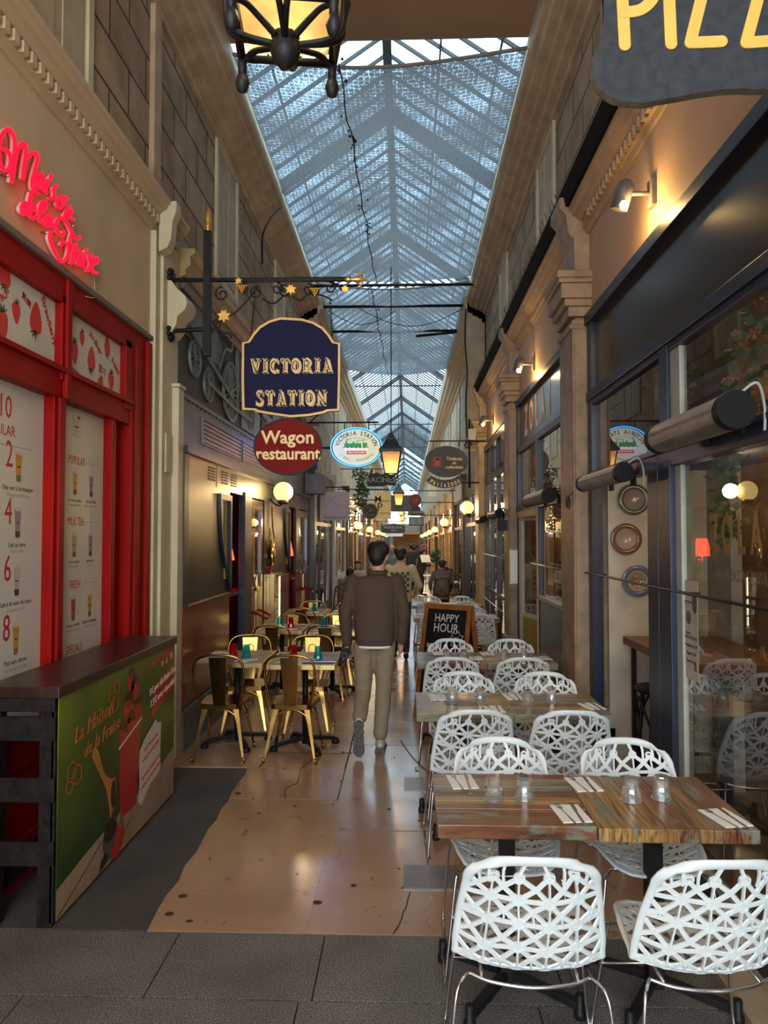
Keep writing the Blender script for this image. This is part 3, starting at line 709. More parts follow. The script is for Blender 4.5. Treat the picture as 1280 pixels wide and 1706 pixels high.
for x, y in ((70, 560), (470, 1140), (735, 1075)):
    p = ray(x / 6.09, 200 + y / 6.09, X=-1.97); q.tube([(-2.0, p.y, p.z), (-1.95, p.y, p.z)], .006, 6)
q.build('standoff', STEEL, r)
p = ray(157, 460, X=-1.99); q = B(); q.tube(catmull([p, p + V3((0, .01, -.1)), p + V3((.01, -.03, -.15)), p + V3((.0, -.12, -.17))], 5), .004, 5)
q.build('cable', M('clear_cable', (.45, .36, .26), .5), r)
# ================================================================ COUNTER
t = thing('counter', 'black wooden outdoor counter with a green strawberry banner, before the red shopfront', 'counter', (-1.75, 4.15, 0))
CB = M('black_painted_wood', (.012, .009, .008), .45, spec=.2, var=.5, nscale=14, bump=.3, bscale=30)
CX0, CX1, CY0, CY1 = -1.95, -1.605, 3.31, 4.98
b = B(); b.bb(CX0 - .02, CX1 + .0, CY0 - .01, CY1 + .03, 1.045, 1.10); b.build('top', M('worn_black_top', (.030, .013, .010), .32, spec=.35, var=.5, nscale=9, bump=.25, bscale=14), t, bev=.004)
for (x, y) in ((CX0 + .03, CY0 + .03), (CX1 - .06, CY0 + .03), (CX0 + .03, CY1 - .05), (CX1 - .06, CY1 - .05)):
    b = B(); b.bb(x - .035, x + .035, y - .03, y + .03, 0, 1.045); b.build('leg', CB, t, bev=.003)
for z in (.90, .62, .33):
    b = B(); b.bb(CX0, CX1 - .02, CY0 - .005, CY0 + .015, z - .05, z + .06); b.build('side_slat', CB, t, bev=.002)
b = B(); b.bb(CX0, CX1 - .02, CY0 - .012, CY0 + .02, .985, 1.045); b.bb(CX1 - .04, CX1 - .02, CY0, CY1, .02, 1.045); b.bb(CX0 + .0, CX0 + .02, CY0, CY1, .10, .2)
b.build('frame', CB, t, bev=.003)
def bannerfn(nt, N, L, b):
    tc = N.new('ShaderNodeTexCoord'); sp = N.new('ShaderNodeSeparateXYZ'); L.new(tc.outputs['Object'], sp.inputs[0])
    no = N.new('ShaderNodeTexNoise'); no.inputs['Scale'].default_value = 1.7; no.inputs['Detail'].default_value = 1; L.new(tc.outputs['Object'], no.inputs['Vector'])
    md = N.new('ShaderNodeMath'); md.operation = 'MULTIPLY_ADD'; md.inputs[1].default_value = .9; L.new(sp.outputs['Z'], md.inputs[0]); L.new(no.outputs['Fac'], md.inputs[2])
    r = N.new('ShaderNodeValToRGB'); e = r.color_ramp.elements
    e[0].position = .55; e[0].color = (.018, .045, .006, 1); e[1].position = 1.45 / 1.0 if False else 1.0; e[1].color = (.20, .24, .02, 1)
    k = e.new(.8); k.color = (.07, .12, .008, 1)
    mp = N.new('ShaderNodeMapRange'); mp.inputs[1].default_value = 0; mp.inputs[2].default_value = 1.6; L.new(md.outputs[0], mp.inputs[0])
    L.new(mp.outputs[0], r.inputs[0]); L.new(r.outputs[0], b.inputs['Base Color']); b.inputs['Roughness'].default_value = .35
BAN = node_mat('banner_print_green', bannerfn)
P = Pan((CX1 - .018, CY0 + .0, 0), 'left')
LB = CY1 - CY0
b = B(); b.rect(P, .02, LB + .02, .02, 1.04, 0, .004)
bn = b.build('banner', BAN, t); bn['label'] = 'green printed banner with a cup of chocolate strawberries'
TSTR = M('banner_berry_red', (.42, .02, .012), .4, var=.3, nscale=50); TCHO = M('print_chocolate', (.035, .012, .008), .3, var=.2); TWOO = M('print_table_wood', (.30, .20, .12), .45, var=.25, nscale=5)
TORG = M('print_wood_spoon', (.42, .16, .03), .4); TPAP = M('print_label_paper', (.55, .50, .42), .5, var=.03); TLOG = M('print_logo_red', (.42, .10, .015), .5); TCUP = M('print_cup_red', (.36, .012, .012), .3, var=.1)
q = B()
q.prism([(.02, .02), (LB + .02, .02), (LB + .02, .34), (LB * .80, .26), (.8, .24), (.35, .20), (.02, .16)], P, .004, .0045, 0)
q.line(P, [(.03, .03), (.5, .17), (.72, .23)], .006, .0045, .005, 3)
q.line(P, [(.62, .02), (.95, .16)], .005, .0045, .005, 3)
# red cup, rim
cx = .90
q.prism([(cx - .14, .20), (cx + .09, .20), (cx + .165, .68), (cx - .165, .61)], P, .005, .006, 1)
q.line(P, [(cx - .175, .60), (cx + .175, .69)], .014, .006, .007, 2)
for (x, z, s_) in ((cx - .11, .665, .075), (cx + .11, .75, .085), (cx, .70, .08), (cx - .03, .80, .095), (cx + .06, .90, .08), (cx + .0, .95, .075)):
    q.disc(P, x, z, s_ * .8, .0055, .0058, 4, 16, s_); 
    q.disc(P, x, z + s_ * .35, s_ * .72, .0059, .0062, 3, 14, s_ * .6, 0, PI); 
    for k in range(4): q.rect(P, x - s_ * .6 + k * s_ * .35, x - s_ * .45 + k * s_ * .35, z + s_ * .35 - s_ * (.35 if k % 2 else .15), z + s_ * .37, .0059, .0062, 3)
# spoon
q.prism([(.38, .66), (.40, .70), (.44, .69), (.54, .52), (.62, .47), (.68, .46), (.70, .38), (.66, .28), (.62, .26), (.60, .34), (.56, .44)], P, .005, .006, 5)
q.disc(P, .655, .38, .035, .006, .0065, 3, 14, .075); q.rect(P, .64, .648, .15, .34, .006, .0065, 3)
# bowl
q.disc(P, .62, .17, .10, .006, .0065, 6, 18, .075); q.disc(P, .62, .19, .085, .0065, .007, 3, 18, .055); q.prism([(.52, .15), (.56, .04), (.66, .04), (.72, .15)], P, .0055, .006, 6)
q.disc(P, .76, .12, .055, .007, .0075, 4, 14, .08, .3, 2 * PI + .3); q.disc(P, .70, .06, .06, .0075, .008, 4, 14, .05); q.prism([(.48, -.0 + .03), (.52, .03), (.60, .06), (.56, .0 + .1), (.50, .08)], P, .007, .0075, 3)
q.prism([(.74, .17), (.78, .22), (.77, .17), (.82, .18), (.77, .15)], P, .0075, .008, 7)
# paper label
lp = [(1.02, .20), (1.07, .16), (1.22, .24), (1.38, .26), (1.42, .30), (1.40, .36), (1.41, .50), (1.42, .58), (1.36, .585), (1.30, .62), (1.26, .60), (1.12, .55), (1.04, .50), (1.03, .42), (1.04, .30)]
q.prism(lp, P, .008, .0085, 2)
# price ribbon
q.prism([(1.22, .64), (LB + .01, .75), (LB + .01, .93), (1.24, .82), (1.27, .73)], P, .006, .0065, 1)
for k in range(3): q.disc(P, 1.43 + .09 * k, .955 + .012 * k, .032, .006, .0065, 1, 16, .034)
q.build('banner_picture', [TWOO, TCUP, TPAP, TCHO, TSTR, TORG, STEEL, LEAF], bn if False else t)
q = B()
q.text('La Maison', P, .40, .84, .115, 0, shear=.35, rot=.10, d=.008); q.text('de la Fraise', P, .50, .735, .10, 0, shear=.35, rot=.10, d=.008)
for x, z, s_ in ((.62, .93, .05), (.68, .95, .045), (.66, .87, .05), (.15, .66, .05), (.21, .63, .05), (.13, .60, .04)): q.circ(P, x, z, s_, .008, .008, .0085, 0, 14)
q.text('La maison de la fraise ♥', P, 1.42, 1.0, .048, 1, shear=.2, rot=.06, d=.008)
q.text('5€ pot de fraise frais', P, 1.455, .845, .062, 2, shear=.2, rot=.14, d=.008); q.text('7.5€ avec chocolat', P, 1.445, .765, .062, 2, shear=.2, rot=.14, d=.008)
q.text('f', P, 1.61, .978, .05, 2, d=.008, off=.002); q.circ(P, 1.43, .955, .016, .004, .008, .009, 2, 12); q.rect(P, 1.515, 1.52, .955, .985, .008, .009, 2); q.circ(P, 1.51, .955, .01, .004, .008, .009, 2, 10)
for i, s_ in enumerate(('Pot de fraise frais avec', 'ou sans chocolat (au choix)', '', 'Cup of fresh strawberries with', 'or without chocolate (your choice)')): q.text(s_, P, 1.225, .50 - .052 * i, .026, 1, shear=.2, rot=.18, d=.010)
q.build('banner_lettering', [TLOG, TRED, TPAP], t)
# ================================================================ LEFT: WAGON FACADE
WX = -1.88
t = thing('shopfront', 'railway carriage style restaurant front, grey steel above and dark red below', 'shopfront', (WX, 9.5, 0))
STL = M('weathered_steel_panel', (.055, .048, .042), .3, metal=.55, var=.6, nscale=1.6, bump=.05, bscale=20)
MAR = M('maroon_gloss', (.13, .005, .008), .25, var=.15, coat=.25); GRYP = M('blue_grey_panel', (.12, .125, .14), .42, metal=.35, var=.25, nscale=3)
GOLDP = M('gold_paint', (.50, .36, .12), .4, metal=.5)
b = B(); b.bb(-2.2, WX - .02, 5.985, 13.9, -.3, .40); b.bb(-2.2, WX + .02, 5.99, 7.5, -.3, .33)
b.build('stone_base', M('rough_base_stone', (.13, .12, .10), .85, var=.3, bump=.6, bscale=12), t)
for ya, yb in ((6.10, 7.6), (9.45, 11.45), (12.2, 12.5), (13.6, 13.9)):
    q = B(); q.bb(WX - .05, WX, ya, yb, 1.20, 2.26); q.build('steel_panel', STL, t); q = B(); q.bb(WX - .05, WX, ya, yb, .36, 1.20); q.build('maroon_panel', MAR, t)
    q = B(); q.bb(WX - .01, WX + .006, ya, yb, 1.19, 1.205); q.build('gold_line', GOLDP, t)
q = B(); q.bb(WX - .05, WX, 6.0, 13.9, 2.26, 2.50); q.bb(WX - .08, WX + .04, 5.985, 13.9, 2.50, 2.56); q.build('top_rail', STL, t)
q = B(); q.bb(WX - .06, WX + .012, 5.985, 6.12, .36, 1.2); q.build('maroon_panel', MAR, t)
q = B(); q.bb(WX - .06, WX + .012, 5.985, 6.12, 1.2, 2.50); q.build('navy_post', NAVY, t, bev=.004)
q = B(); q.bb(WX - .06, WX + .02, 8.24, 8.60, .1, 2.3); q.build('navy_post', NAVY, t, bev=.004)
for y in (6.12, 7.05, 9.9, 10.9): q = B(); q.bb(WX - .01, WX + .003, y, y + .006, 2.28, 2.49); q.build('panel_joint', NAVY, t)
P = Pan((WX, 0, 0), 'left')
for y0 in (6.75, 7.25, 7.65, 10.0, 10.5, 11.0):
    q = B()
    for i in range(3):
        for j in range(5): q.rect(P, y0 + i * .085, y0 + i * .085 + .065, 2.33 + j * .028, 2.343 + j * .028, .001, .008)
    q.build('vent_louvre', BLK, t)
# D-shaped windows
for y1 in (7.58, 11.43):
    o_ = [(y1, 2.22)] + [(y1 - .47 * math.sin(a) ** .8 if False else y1 - .47 * math.cos((a - .0) * .5) ** 1.0 if False else y1 - .46 * (1 - (i / 12) ** 2.2), 2.22 - 1.02 * i / 12) for i, a in enumerate([0] * 13)]
    i_ = [(y1 - .05 - (y1 - a) * .8 + (0.0), 1.72 + (z - 1.72) * .88) for a, z in o_]
    q = B(); q.ring(o_, i_, P, -.02, .03); q.build('window_frame', NAVY, t)
    q = B(); q.prism(i_, P, -.015, -.005); q.build('window_pane', GLASS, t)
    q = B(); q.bb(WX - .03, WX + .01, y1 - .22, y1 - .12, 1.35, 2.15); q.build('curtain', M('ochre_curtain', (.32, .23, .07), .8), t)
# door leaves, red with brass trim
for ya, yb in ((8.6, 9.35), (12.52, 13.6)):
    q = B(); q.ring([(ya, .06), (yb, .06), (yb, 2.24), (ya, 2.24)], [(ya + .1, 1.15), (yb - .1, 1.15), (yb - .1, 2.12), (ya + .1, 2.12)], P, -.04, .0)
    dl = q.build('door', MAR, t); dl['_o'] = tuple(t.location)
    q = B(); q.prism([(ya + .1, 1.15), (yb - .1, 1.15), (yb - .1, 2.12), (ya + .1, 2.12)], P, -.03, -.022); q.build('pane', GLASS, dl)
    q = B(); q.tube(catmull([(WX + .005, ya + .1, 1.35), (WX + .008, (ya + yb) / 2, 1.12), (WX + .005, yb - .1, 1.35)], 6), .008, 6)
    q.rect(P, (ya + yb) / 2 - .04, (ya + yb) / 2 + .04, .85, 1.1, .0, .01); q.rect(P, (ya + yb) / 2 - .10, (ya + yb) / 2 - .07, .1, .8, 0, .01); q.rect(P, (ya + yb) / 2 + .07, (ya + yb) / 2 + .10, .1, .8, 0, .01)
    q.build('brass_trim', BRASS, dl)
    q = B(); c_ = (ya + yb) / 2; q.tube([(WX, c_ - .16, .86), (WX + .16, c_ - .16, .78), (WX + .16, c_ + .16, .78), (WX, c_ + .16, .86)], .013, 8); q.build('step_handle', RED, dl)
for k in dl.keys():
    pass
# interior of the wagon
t2 = B(); t2.bb(-4.2, -4.1, 6, 13.9, -.3, 3); t2.bb(-4.2, -1.95, 5.95, 6.0, -.3, 3); t2.bb(-4.2, -1.95, 13.85, 13.9, -.3, 3); t2.bb(-4.2, -1.95, 6, 13.9, 2.6, 2.7); st(t2, 'wall_left', M('wagon_interior_red', (.10, .015, .012), .6))
# upper fascia with long vent, blue grey metal, and frieze
b = B(); b.bb(-2.1, WX - .01, 5.985, 13.9, 2.56, 3.0); b.bb(-2.1, WX + .005, 5.985, 13.9, 2.97, 3.0); b.build('fascia', GRYP, t, bev=.003)
for ya, yb in ((6.55, 8.1), (8.16, 9.9)):
    q = B(); q.ring([(ya, 2.64), (yb, 2.64), (yb, 2.89), (ya, 2.89)], [(ya + .03, 2.66), (yb - .03, 2.66), (yb - .03, 2.87), (ya + .03, 2.87)], P, -.01, .006)
    for i in range(5): q.rect(P, ya + .03, yb - .03, 2.668 + i * .041, 2.69 + i * .041, -.008, .004, 1)
    q.build('vent_grille', [GRYP, M('vent_copper', (.34, .20, .10), .4, metal=.6)], t)
q = B()
for i in range(60): q.disc(P, 6.1 + i * .13, 2.955, .008, 0, .01, 0, 6)
q.build('rivet', BLK, t, kind='stuff')
# frieze panel with a relief of a steam engine
FX = -1.935
fr = thing('locomotive_relief', 'grey metal relief of a steam locomotive with spoked wheels above the carriage front', 'relief panel', (FX, 8.5, 3.0))
b = B(); b.bb(-1.965, FX, 5.99, 13.3, 3.0, 3.95); b.build('back_panel', M('frieze_dark', (.055, .058, .052), .6, metal=.3), fr)
PF = Pan((FX, 0, 0), 'left')
FGM = M('relief_grey_green', (.17, .19, .165), .5, metal=.35, var=.25)
def wheel(y, z, R_, ns, dd=.03):
    q = B(); q.circ(PF, y, z, R_, R_ * .12, .005, dd, 0, 28); q.disc(PF, y, z, R_ * .16, .005, dd + .01, 0, 12)
    for k in range(ns):
        a = 2 * PI * k / ns; q.line(PF, [(y + R_ * .1 * math.cos(a), z + R_ * .1 * math.sin(a)), (y + R_ * .9 * math.cos(a), z + R_ * .9 * math.sin(a))], R_ * .07, .005, dd - .005)
    q.build('wheel', FGM, fr)
wheel(6.42, 3.40, .17, 12); wheel(6.88, 3.26, .17, 12); wheel(7.75, 3.36, .33, 18); wheel(8.75, 3.25, .17, 10); wheel(9.6, 3.2, .16, 10); wheel(10.4, 3.2, .16, 10)
q = B()
q.prism([(6.1, 3.55), (7.3, 3.52), (7.4, 3.72), (7.1, 3.9), (6.3, 3.9), (6.1, 3.75)], PF, .004, .016)
q.prism([(8.3, 3.05), (9.3, 3.05), (9.3, 3.5), (9.0, 3.62), (8.3, 3.62)], PF, .004, .02); q.rect(PF, 8.0, 8.12, 3.4, 3.9, .004, .025); q.rect(PF, 8.25, 8.33, 3.35, 3.85, .004, .02); q.rect(PF, 8.5, 8.58, 3.4, 3.88, .004, .02)
q.prism([(9.5, 3.1), (10.9, 3.1), (10.9, 3.7), (10.3, 3.7), (10.2, 3.45), (9.5, 3.45)], PF, .004, .02); q.prism([(11.1, 3.05), (12.6, 3.05), (12.6, 3.8), (11.1, 3.8)], PF, .004, .014)
q.line(PF, [(6.2, 3.62), (7.75, 3.30)], .05, .03, .045); q.line(PF, [(6.9, 3.26), (7.75, 3.2), (8.75, 3.2)], .04, .03, .045)
q.tube(catmull([(FX + .02, 7.25, 3.5), (FX + .03, 7.45, 3.75), (FX + .03, 7.7, 3.8), (FX + .02, 7.8, 3.92)], 5), .015, 6)
q.build('engine_relief', FGM, fr)
q = B()
for i in range(90): q.disc(PF, 6.05 + i * .08, 3.03, .012, 0, .015, 0, 6)
q.build('rivet', FGM, fr, kind='stuff')
b = B(); b.prof([(-2.1, 3.95), (-1.94, 3.95), (-1.92, 4.0), (-1.88, 4.02), (-1.88, 4.06), (-1.84, 4.10), (-1.84, 4.18), (-1.80, 4.2), (-1.80, 4.24), (-2.1, 4.26)], 6.0, 13.3)
trim(b, [M('ochre_moulding', (.34, .23, .10), .5, var=.25, bump=.1)])
b = B(); b.prof([(-2.1, 3.90), (-1.9, 3.90), (-1.87, 3.95), (-2.1, 3.97)], 6.0, 13.3); trim(b, GRYP)
# ornament: long lever plaque and lit case between doors
r = thing('lever_plaque', 'ornate brass lever fixed on the carriage wall between its two doors', 'ornament', (WX, 9.8, 1.3))
PP = Pan((WX, 0, 0), 'left'); q = B()
q.tube(catmull([(WX + .03, 9.72, 1.9), (WX + .04, 9.66, 1.75), (WX + .04, 9.75, 1.62), (WX + .04, 9.88, 1.62), (WX + .04, 9.97, 1.75), (WX + .03, 9.9, 1.9), (WX + .03, 9.82, 2.2)], 5), .012, 6)
q.tube([(WX + .03, 9.8, 1.62), (WX + .05, 9.8, 1.4)], [.05, .035], 10); q.disc(PP, 9.8, 1.68, .07, 0, .05, 0, 14)
q.build('lever', BRASS, r)
q = B(); q.prism([(9.66, 1.27), (9.94, 1.27), (9.88, 1.36), (9.8, 1.42), (9.72, 1.36)], PP, 0, .04); q.build('bracket', MAR, r)
r = thing('display_case', 'small lit glass display case with brass frame on the carriage wall', 'display case', (WX, 9.85, .75))
q = B(); q.bb(WX, WX + .11, 9.62, 9.66, .42, 1.26); q.bb(WX, WX + .12, 9.60, 10.12, 1.24, 1.28); q.bb(WX, WX + .12, 9.60, 10.12, .38, .42); q.bb(WX, WX + .11, 10.08, 10.12, .42, 1.26); q.build('frame', BRASS, r, bev=.003)
q = B(); q.bb(WX + .004, WX + .02, 9.66, 10.08, .42, 1.24); q.build('back', M('case_back', (.6, .6, .6), .6), r)
q = B(); q.tube([(WX + .095, 9.68, .45), (WX + .095, 9.68, 1.22)], .006, 6); q.tube([(WX + .095, 10.06, .45), (WX + .095, 10.06, 1.22)], .006, 6); q.build('light_strip', M('cold_strip', (.9, .95, 1), .4, var=0, emit=(.85, .93, 1), es=9), r)
q = B(); q.bb(WX + .10, WX + .105, 9.66, 10.08, .42, 1.24); q.build('pane', GLASS, r)
# red table lamps inside the wagon
SHD = M('lit_red_shade', (.6, .05, .03), .6, var=0, emit=(1.0, .07, .03), es=2.6)
for i, (y, x, z) in enumerate(((8.15, -2.12, 1.52), (12.35, -2.10, 1.45))):
    r = thing('table_lamp', ['red pleated table lamp glowing in the nearer doorway of the carriage', 'red pleated table lamp glowing in the farther doorway of the carriage'][i], 'lamp', (x, y, z - .35))
    q = B(); n = 24
    vs = []
    for k in range(n):
        a = 2 * PI * k / n; f = 1 + (.05 if k % 2 else 0)
        vs += [(x + .15 * f * math.cos(a), y + .15 * f * math.sin(a), z), (x + .085 * f * math.cos(a), y + .085 * f * math.sin(a), z + .30)]
    q.add(vs, [(2 * k, 2 * ((k + 1) % n), 2 * ((k + 1) % n) + 1, 2 * k + 1) for k in range(n)]); q.build('shade', SHD, r)
    q = B(); q.lathe([(.07, -.35), (.075, -.32), (.02, -.28), (.015, -.2), (.03, -.12), (.012, -.08), (.012, .1)], (x, y, z), 14); q.tube(catmull([(x, y, z - .1), (x + .06, y, z - .06), (x + .1, y + .02, z - .12)], 5), .008, 6); q.build('base', BRASS, r)
    light('table_lamp_light', (x, y, z + .1), 6, (1, .25, .1), .08)
    b = B(); b.bb(x - .35, x + .2, y - .45, y + .45, z - .39, z - .35); b.bb(x - .3, x - .2, y - .4, y + .4, z - 1.5, z - .39)
    single(b, 'ledge_table', MAR, 'dark red table ledge carrying the %s red lamp' % ('nearer', 'farther')[i], 'table')
# ================================================================ FAR SHOP BAYS
def quadframe(q, X, y0, y1, z0, z1, w_, s, dep=.05, mi=0):
    xa, xb = sorted((X, X + s * dep))
    q.bb(xa, xb, y0, y0 + w_, z0, z1, mi); q.bb(xa, xb, y1 - w_, y1, z0, z1, mi); q.bb(xa, xb, y0, y1, z1 - w_, z1, mi); q.bb(xa, xb, y0, y1, z0, z0 + w_, mi)
FM = dict(dark=DKF, wood=WOODT, brown=WOODD, white=M('white_frame_paint', (.55, .53, .46), .4), cream=CREAM2, red=MAR, navy=NAVY, ochre=MATS['ochre_pilaster'])
def bay(side, y0, y1, fm, lit, lb, label, nd=3, sill=.45, top=2.75, pier='ochre'):
    s = 1 if side < 0 else -1; X = -1.88 if side < 0 else 1.45; f0 = fz(y0)
    q = thing('shopfront', label, 'shopfront', (X, (y0 + y1) / 2, f0))
    b = B(); quadframe(b, X - s * .03, y0 + .25, y1 - .02, f0 - .1, top, .07, s, .07)
    wn = (y1 - .1 - y0 - .3) / nd
    for i in range(1, nd): b.bb(*sorted((X - s * .03, X + s * .03)), y0 + .3 + wn * i - .025, y0 + .3 + wn * i + .025, f0, top)
    b.bb(*sorted((X - s * .03, X + s * .035)), y0 + .3, y1, 2.12 + f0, 2.2 + f0); b.bb(*sorted((X - s * .03, X + s * .02)), y0 + .3, y1, f0 - .1, f0 + sill)
    b.build('frame', FM[fm], q)
    b = B(); b.bb(*sorted((X - s * .004, X + s * .004)), y0 + .32, y1 - .09, f0 + sill, top - .05); b.build('pane', GLASS, q)
    b = B(); b.bb(*sorted((X - s * .03, X + s * .05)), y0 + .1, y1, top, top + .38); b.build('fascia_board', FM[lb], q)
    b = B(); b.bb(*sorted((X - s * .1, X + s * .10)), y0 - .02, y0 + .24, f0 - .2, 3.3); b.bb(*sorted((X - s * .1, X + s * .14)), y0 - .04, y0 + .26, 3.1, 3.3); b.bb(*sorted((X - s * .1, X + s * .14)), y0 - .04, y0 + .26, f0 - .2, f0 + .4)
    trim(b, FM[pier])
    xa, xb = sorted((X - s * .9, X - s * .05))
    b = B(); xo = X - s * .95
    b.bb(*sorted((xo, xo - s * .1)), y0, y1, f0 - .3, 3.2); b.bb(xa, xb, y0 - .02, y0 + .02, f0 - .3, 3.2); b.bb(xa, xb, y0, y1, 3.0, 3.1)
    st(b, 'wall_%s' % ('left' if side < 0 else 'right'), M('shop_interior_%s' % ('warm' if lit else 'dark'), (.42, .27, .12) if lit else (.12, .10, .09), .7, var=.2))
    b = B()
    for k in range(4):
        z = .7 + .45 * k + f0; b.bb(*sorted((X - s * .55, X - s * .93)), y0 + .3, y1 - .1, z, z + .02)
        y = y0 + .4
        while y < y1 - .3:
            h = random.uniform(.1, .3); w_ = random.uniform(.06, .2); b.bb(*sorted((X - s * .62, X - s * .85)), y, y + w_, z + .02, z + h, 1 + random.randrange(3)); y += w_ + random.uniform(.02, .12)
    sh = single(b, 'display_shelf', [WOODM, M('goods_cream', (.6, .5, .32)), M('goods_red', (.35, .06, .03)), M('goods_dark', (.05, .06, .08))], 'shelves of goods inside the ' + label, 'shelf')
    if lit: light('shop_light', (X - s * .45, (y0 + y1) / 2, 2.7), lit, WARM, .15)
    return q
LEFTB = [(13.9, 17.8, 'dark', 8, 'dark', 'black framed Korean restaurant front just past the railway carriage', 'dark'), (17.8, 21.8, 'white', 14, 'white', 'white framed shopfront past the black one on the left', 'white'), (21.8, 26.2, 'brown', 60, 'wood', 'brown framed glowing shopfront behind the seated woman in white', 'brown'),
 (26.2, 31, 'red', 40, 'ochre', 'dark red far shopfront on the left', 'cream'), (31, 36, 'dark', 50, 'brown', 'fifth shopfront past the carriage on the left', 'ochre'), (36, 41.5, 'wood', 50, 'dark', 'sixth shopfront past the carriage on the left', 'ochre'), (41.5, 47, 'brown', 50, 'cream', 'seventh shopfront past the carriage on the left', 'wood'), (47, 54, 'dark', 50, 'ochre', 'eighth shopfront past the carriage on the left', 'cream'), (54, 62, 'wood', 60, 'wood', 'ninth shopfront past the carriage on the left', 'wood'), (62, 76, 'brown', 60, 'wood', 'last far shopfront on the left', 'wood')]
RIGHTB = [(13.8, 17.6, 'dark', 16, 'brown', 'stamp dealer front with dark glass doors beyond the ochre pilaster', 'ochre'), (17.6, 21.6, 'brown', 22, 'white', 'dark brown shopfront under the round globe lamp on the right', 'brown'), (21.6, 26, 'wood', 40, 'wood', 'wood framed shopfront beside the seated man in grey', 'wood'), (26, 31, 'wood', 40, 'ochre', 'fourth shopfront past the pizzeria on the right', 'wood'), (31, 36, 'navy', 40, 'wood', 'fifth shopfront past the pizzeria on the right', 'ochre'), (36, 41.5, 'wood', 40, 'dark', 'sixth shopfront past the pizzeria on the right', 'wood'), (41.5, 47, 'navy', 50, 'cream', 'seventh shopfront past the pizzeria on the right', 'wood'), (47, 54, 'dark', 50, 'ochre', 'eighth shopfront past the pizzeria on the right', 'ochre'), (54, 62, 'wood', 50, 'wood', 'ninth shopfront past the pizzeria on the right', 'wood'), (62, 76, 'brown', 50, 'wood', 'last far shopfront on the right', 'wood')]
for i, a in enumerate(LEFTB): bay(-1, a[0], a[1], a[2], a[3], a[4], a[5], 3 if i < 6 else 2, .9 if i == 1 else .4, 2.75, a[6])
for i, a in enumerate(RIGHTB): bay(1, a[0], a[1], a[2], a[3], a[4], a[5], 4 if i == 0 else 3, .2 if i == 0 else .4, 2.75, a[6])
b = B(); b.bb(-2.3, -1.93, 13.75, 76, 2.7, 3.1); st(b, 'wall_left', BLOCK2)
b = B(); b.bb(1.48, 1.8, 13.75, 76, 2.7, 3.1); st(b, 'wall_right', BLOCK2)
# ================================================================ RIGHT: PIZZERIA FRONTS
GX = 1.45
PR = Pan((GX, 0, 0), 'right')   # a = -y
# plinth
b = B(); b.prof([(1.25, -.05), (1.25, .035), (1.36, .06), (1.42, .06), (1.42, -.05)], -3, 5.64); b.prof([(1.30, -.2), (1.30, .03), (1.5, .03), (1.5, -.2)], 6.1, 9.3); b.prof([(1.30, -.3), (1.30, .0), (1.5, .0), (1.5, -.3)], 9.6, 13.1)
trim(b, M('beige_plinth', (.30, .22, .14), .5, var=.15, bump=.1))
def dark_fascia(q, y0, y1):
    b = B(); b.bb(GX - .005, GX + .03, y0, y1, 2.90, 3.46); return b.build('fascia_panel', M('dark_gloss_fascia', (.020, .017, .014), .22, var=.4, nscale=2, bump=.02), q)
# bay 1
t = thing('shopfront', 'pizzeria front nearest the camera, dark blue frames with big reflecting windows', 'shopfront', (GX, 3.5, 0))
b = B()
b.bb(GX - .06, GX + .04, -.5, 5.64, 3.44, 3.52); b.bb(GX - .05, GX + .04, -.5, 5.64, 2.84, 2.91); b.bb(GX - .035, GX + .04, -.5, 5.64, 2.80, 2.84)
b.bb(GX - .04, GX + .04, 5.53, 5.64, 0, 3.5)
b.bb(GX - .04, GX + .04, 3.93, 4.05, 2.2, 2.84)
b.bb(GX - .045, GX + .04, -.5, 5.6, 2.17, 2.28); b.bb(GX - .06, GX + .04, -.5, 5.6, 2.25, 2.28)
b.bb(GX - .05, GX + .05, 3.88, 4.06, .04, 2.2); b.bb(GX - .05, GX + .05, 4.07, 4.24, .04, 2.2)
b.bb(GX - .05, GX + .04, -.5, 5.6, .04, .16); b.bb(GX - .06, GX + .04, .8, .9, .05, 2.84)
b.build('frame', NAVY, t, bev=.004)
b = B(); b.bb(GX - .02, GX + .03, 3.80, 3.88, .15, 2.17); b.bb(GX - .02, GX + .02, 3.80, 3.93, 2.28, 2.8) ; b.bb(GX - .03, GX + .02, .9, 3.88, .15, .2)
b.build('inner_frame', M('pale_grey_green_frame', (.33, .35, .31), .45), t, bev=.003)
for (a, c, d, e) in ((.9, 3.84, .16, 2.17), (.9, 3.93, 2.28, 2.80), (4.05, 5.53, 2.28, 2.80)):
    b = B(); b.bb(GX - .006, GX + .004, a, c, d, e); b.build('pane', GLASS, t)
dark_fascia(t, -.5, 5.53)
q = B(); OG = M('window_lettering_ochre', (.26, .12, .02), .5, var=.1)
for i, ch in enumerate('ZOLAI'): q.text(ch, PR, -3.44 + .135 * i, 1.80, .25, 0, sx=.55, off=.006, d=.003)
q.build('lettering', OG, t)
q = B(); q.text('PIZZA, PASTA E BASTA', PR, -3.42, 1.62, .075, 0, 'LEFT', sx=.62, d=.003); q.build('lettering', M('window_lettering_grey', (.13, .10, .06), .6), t)
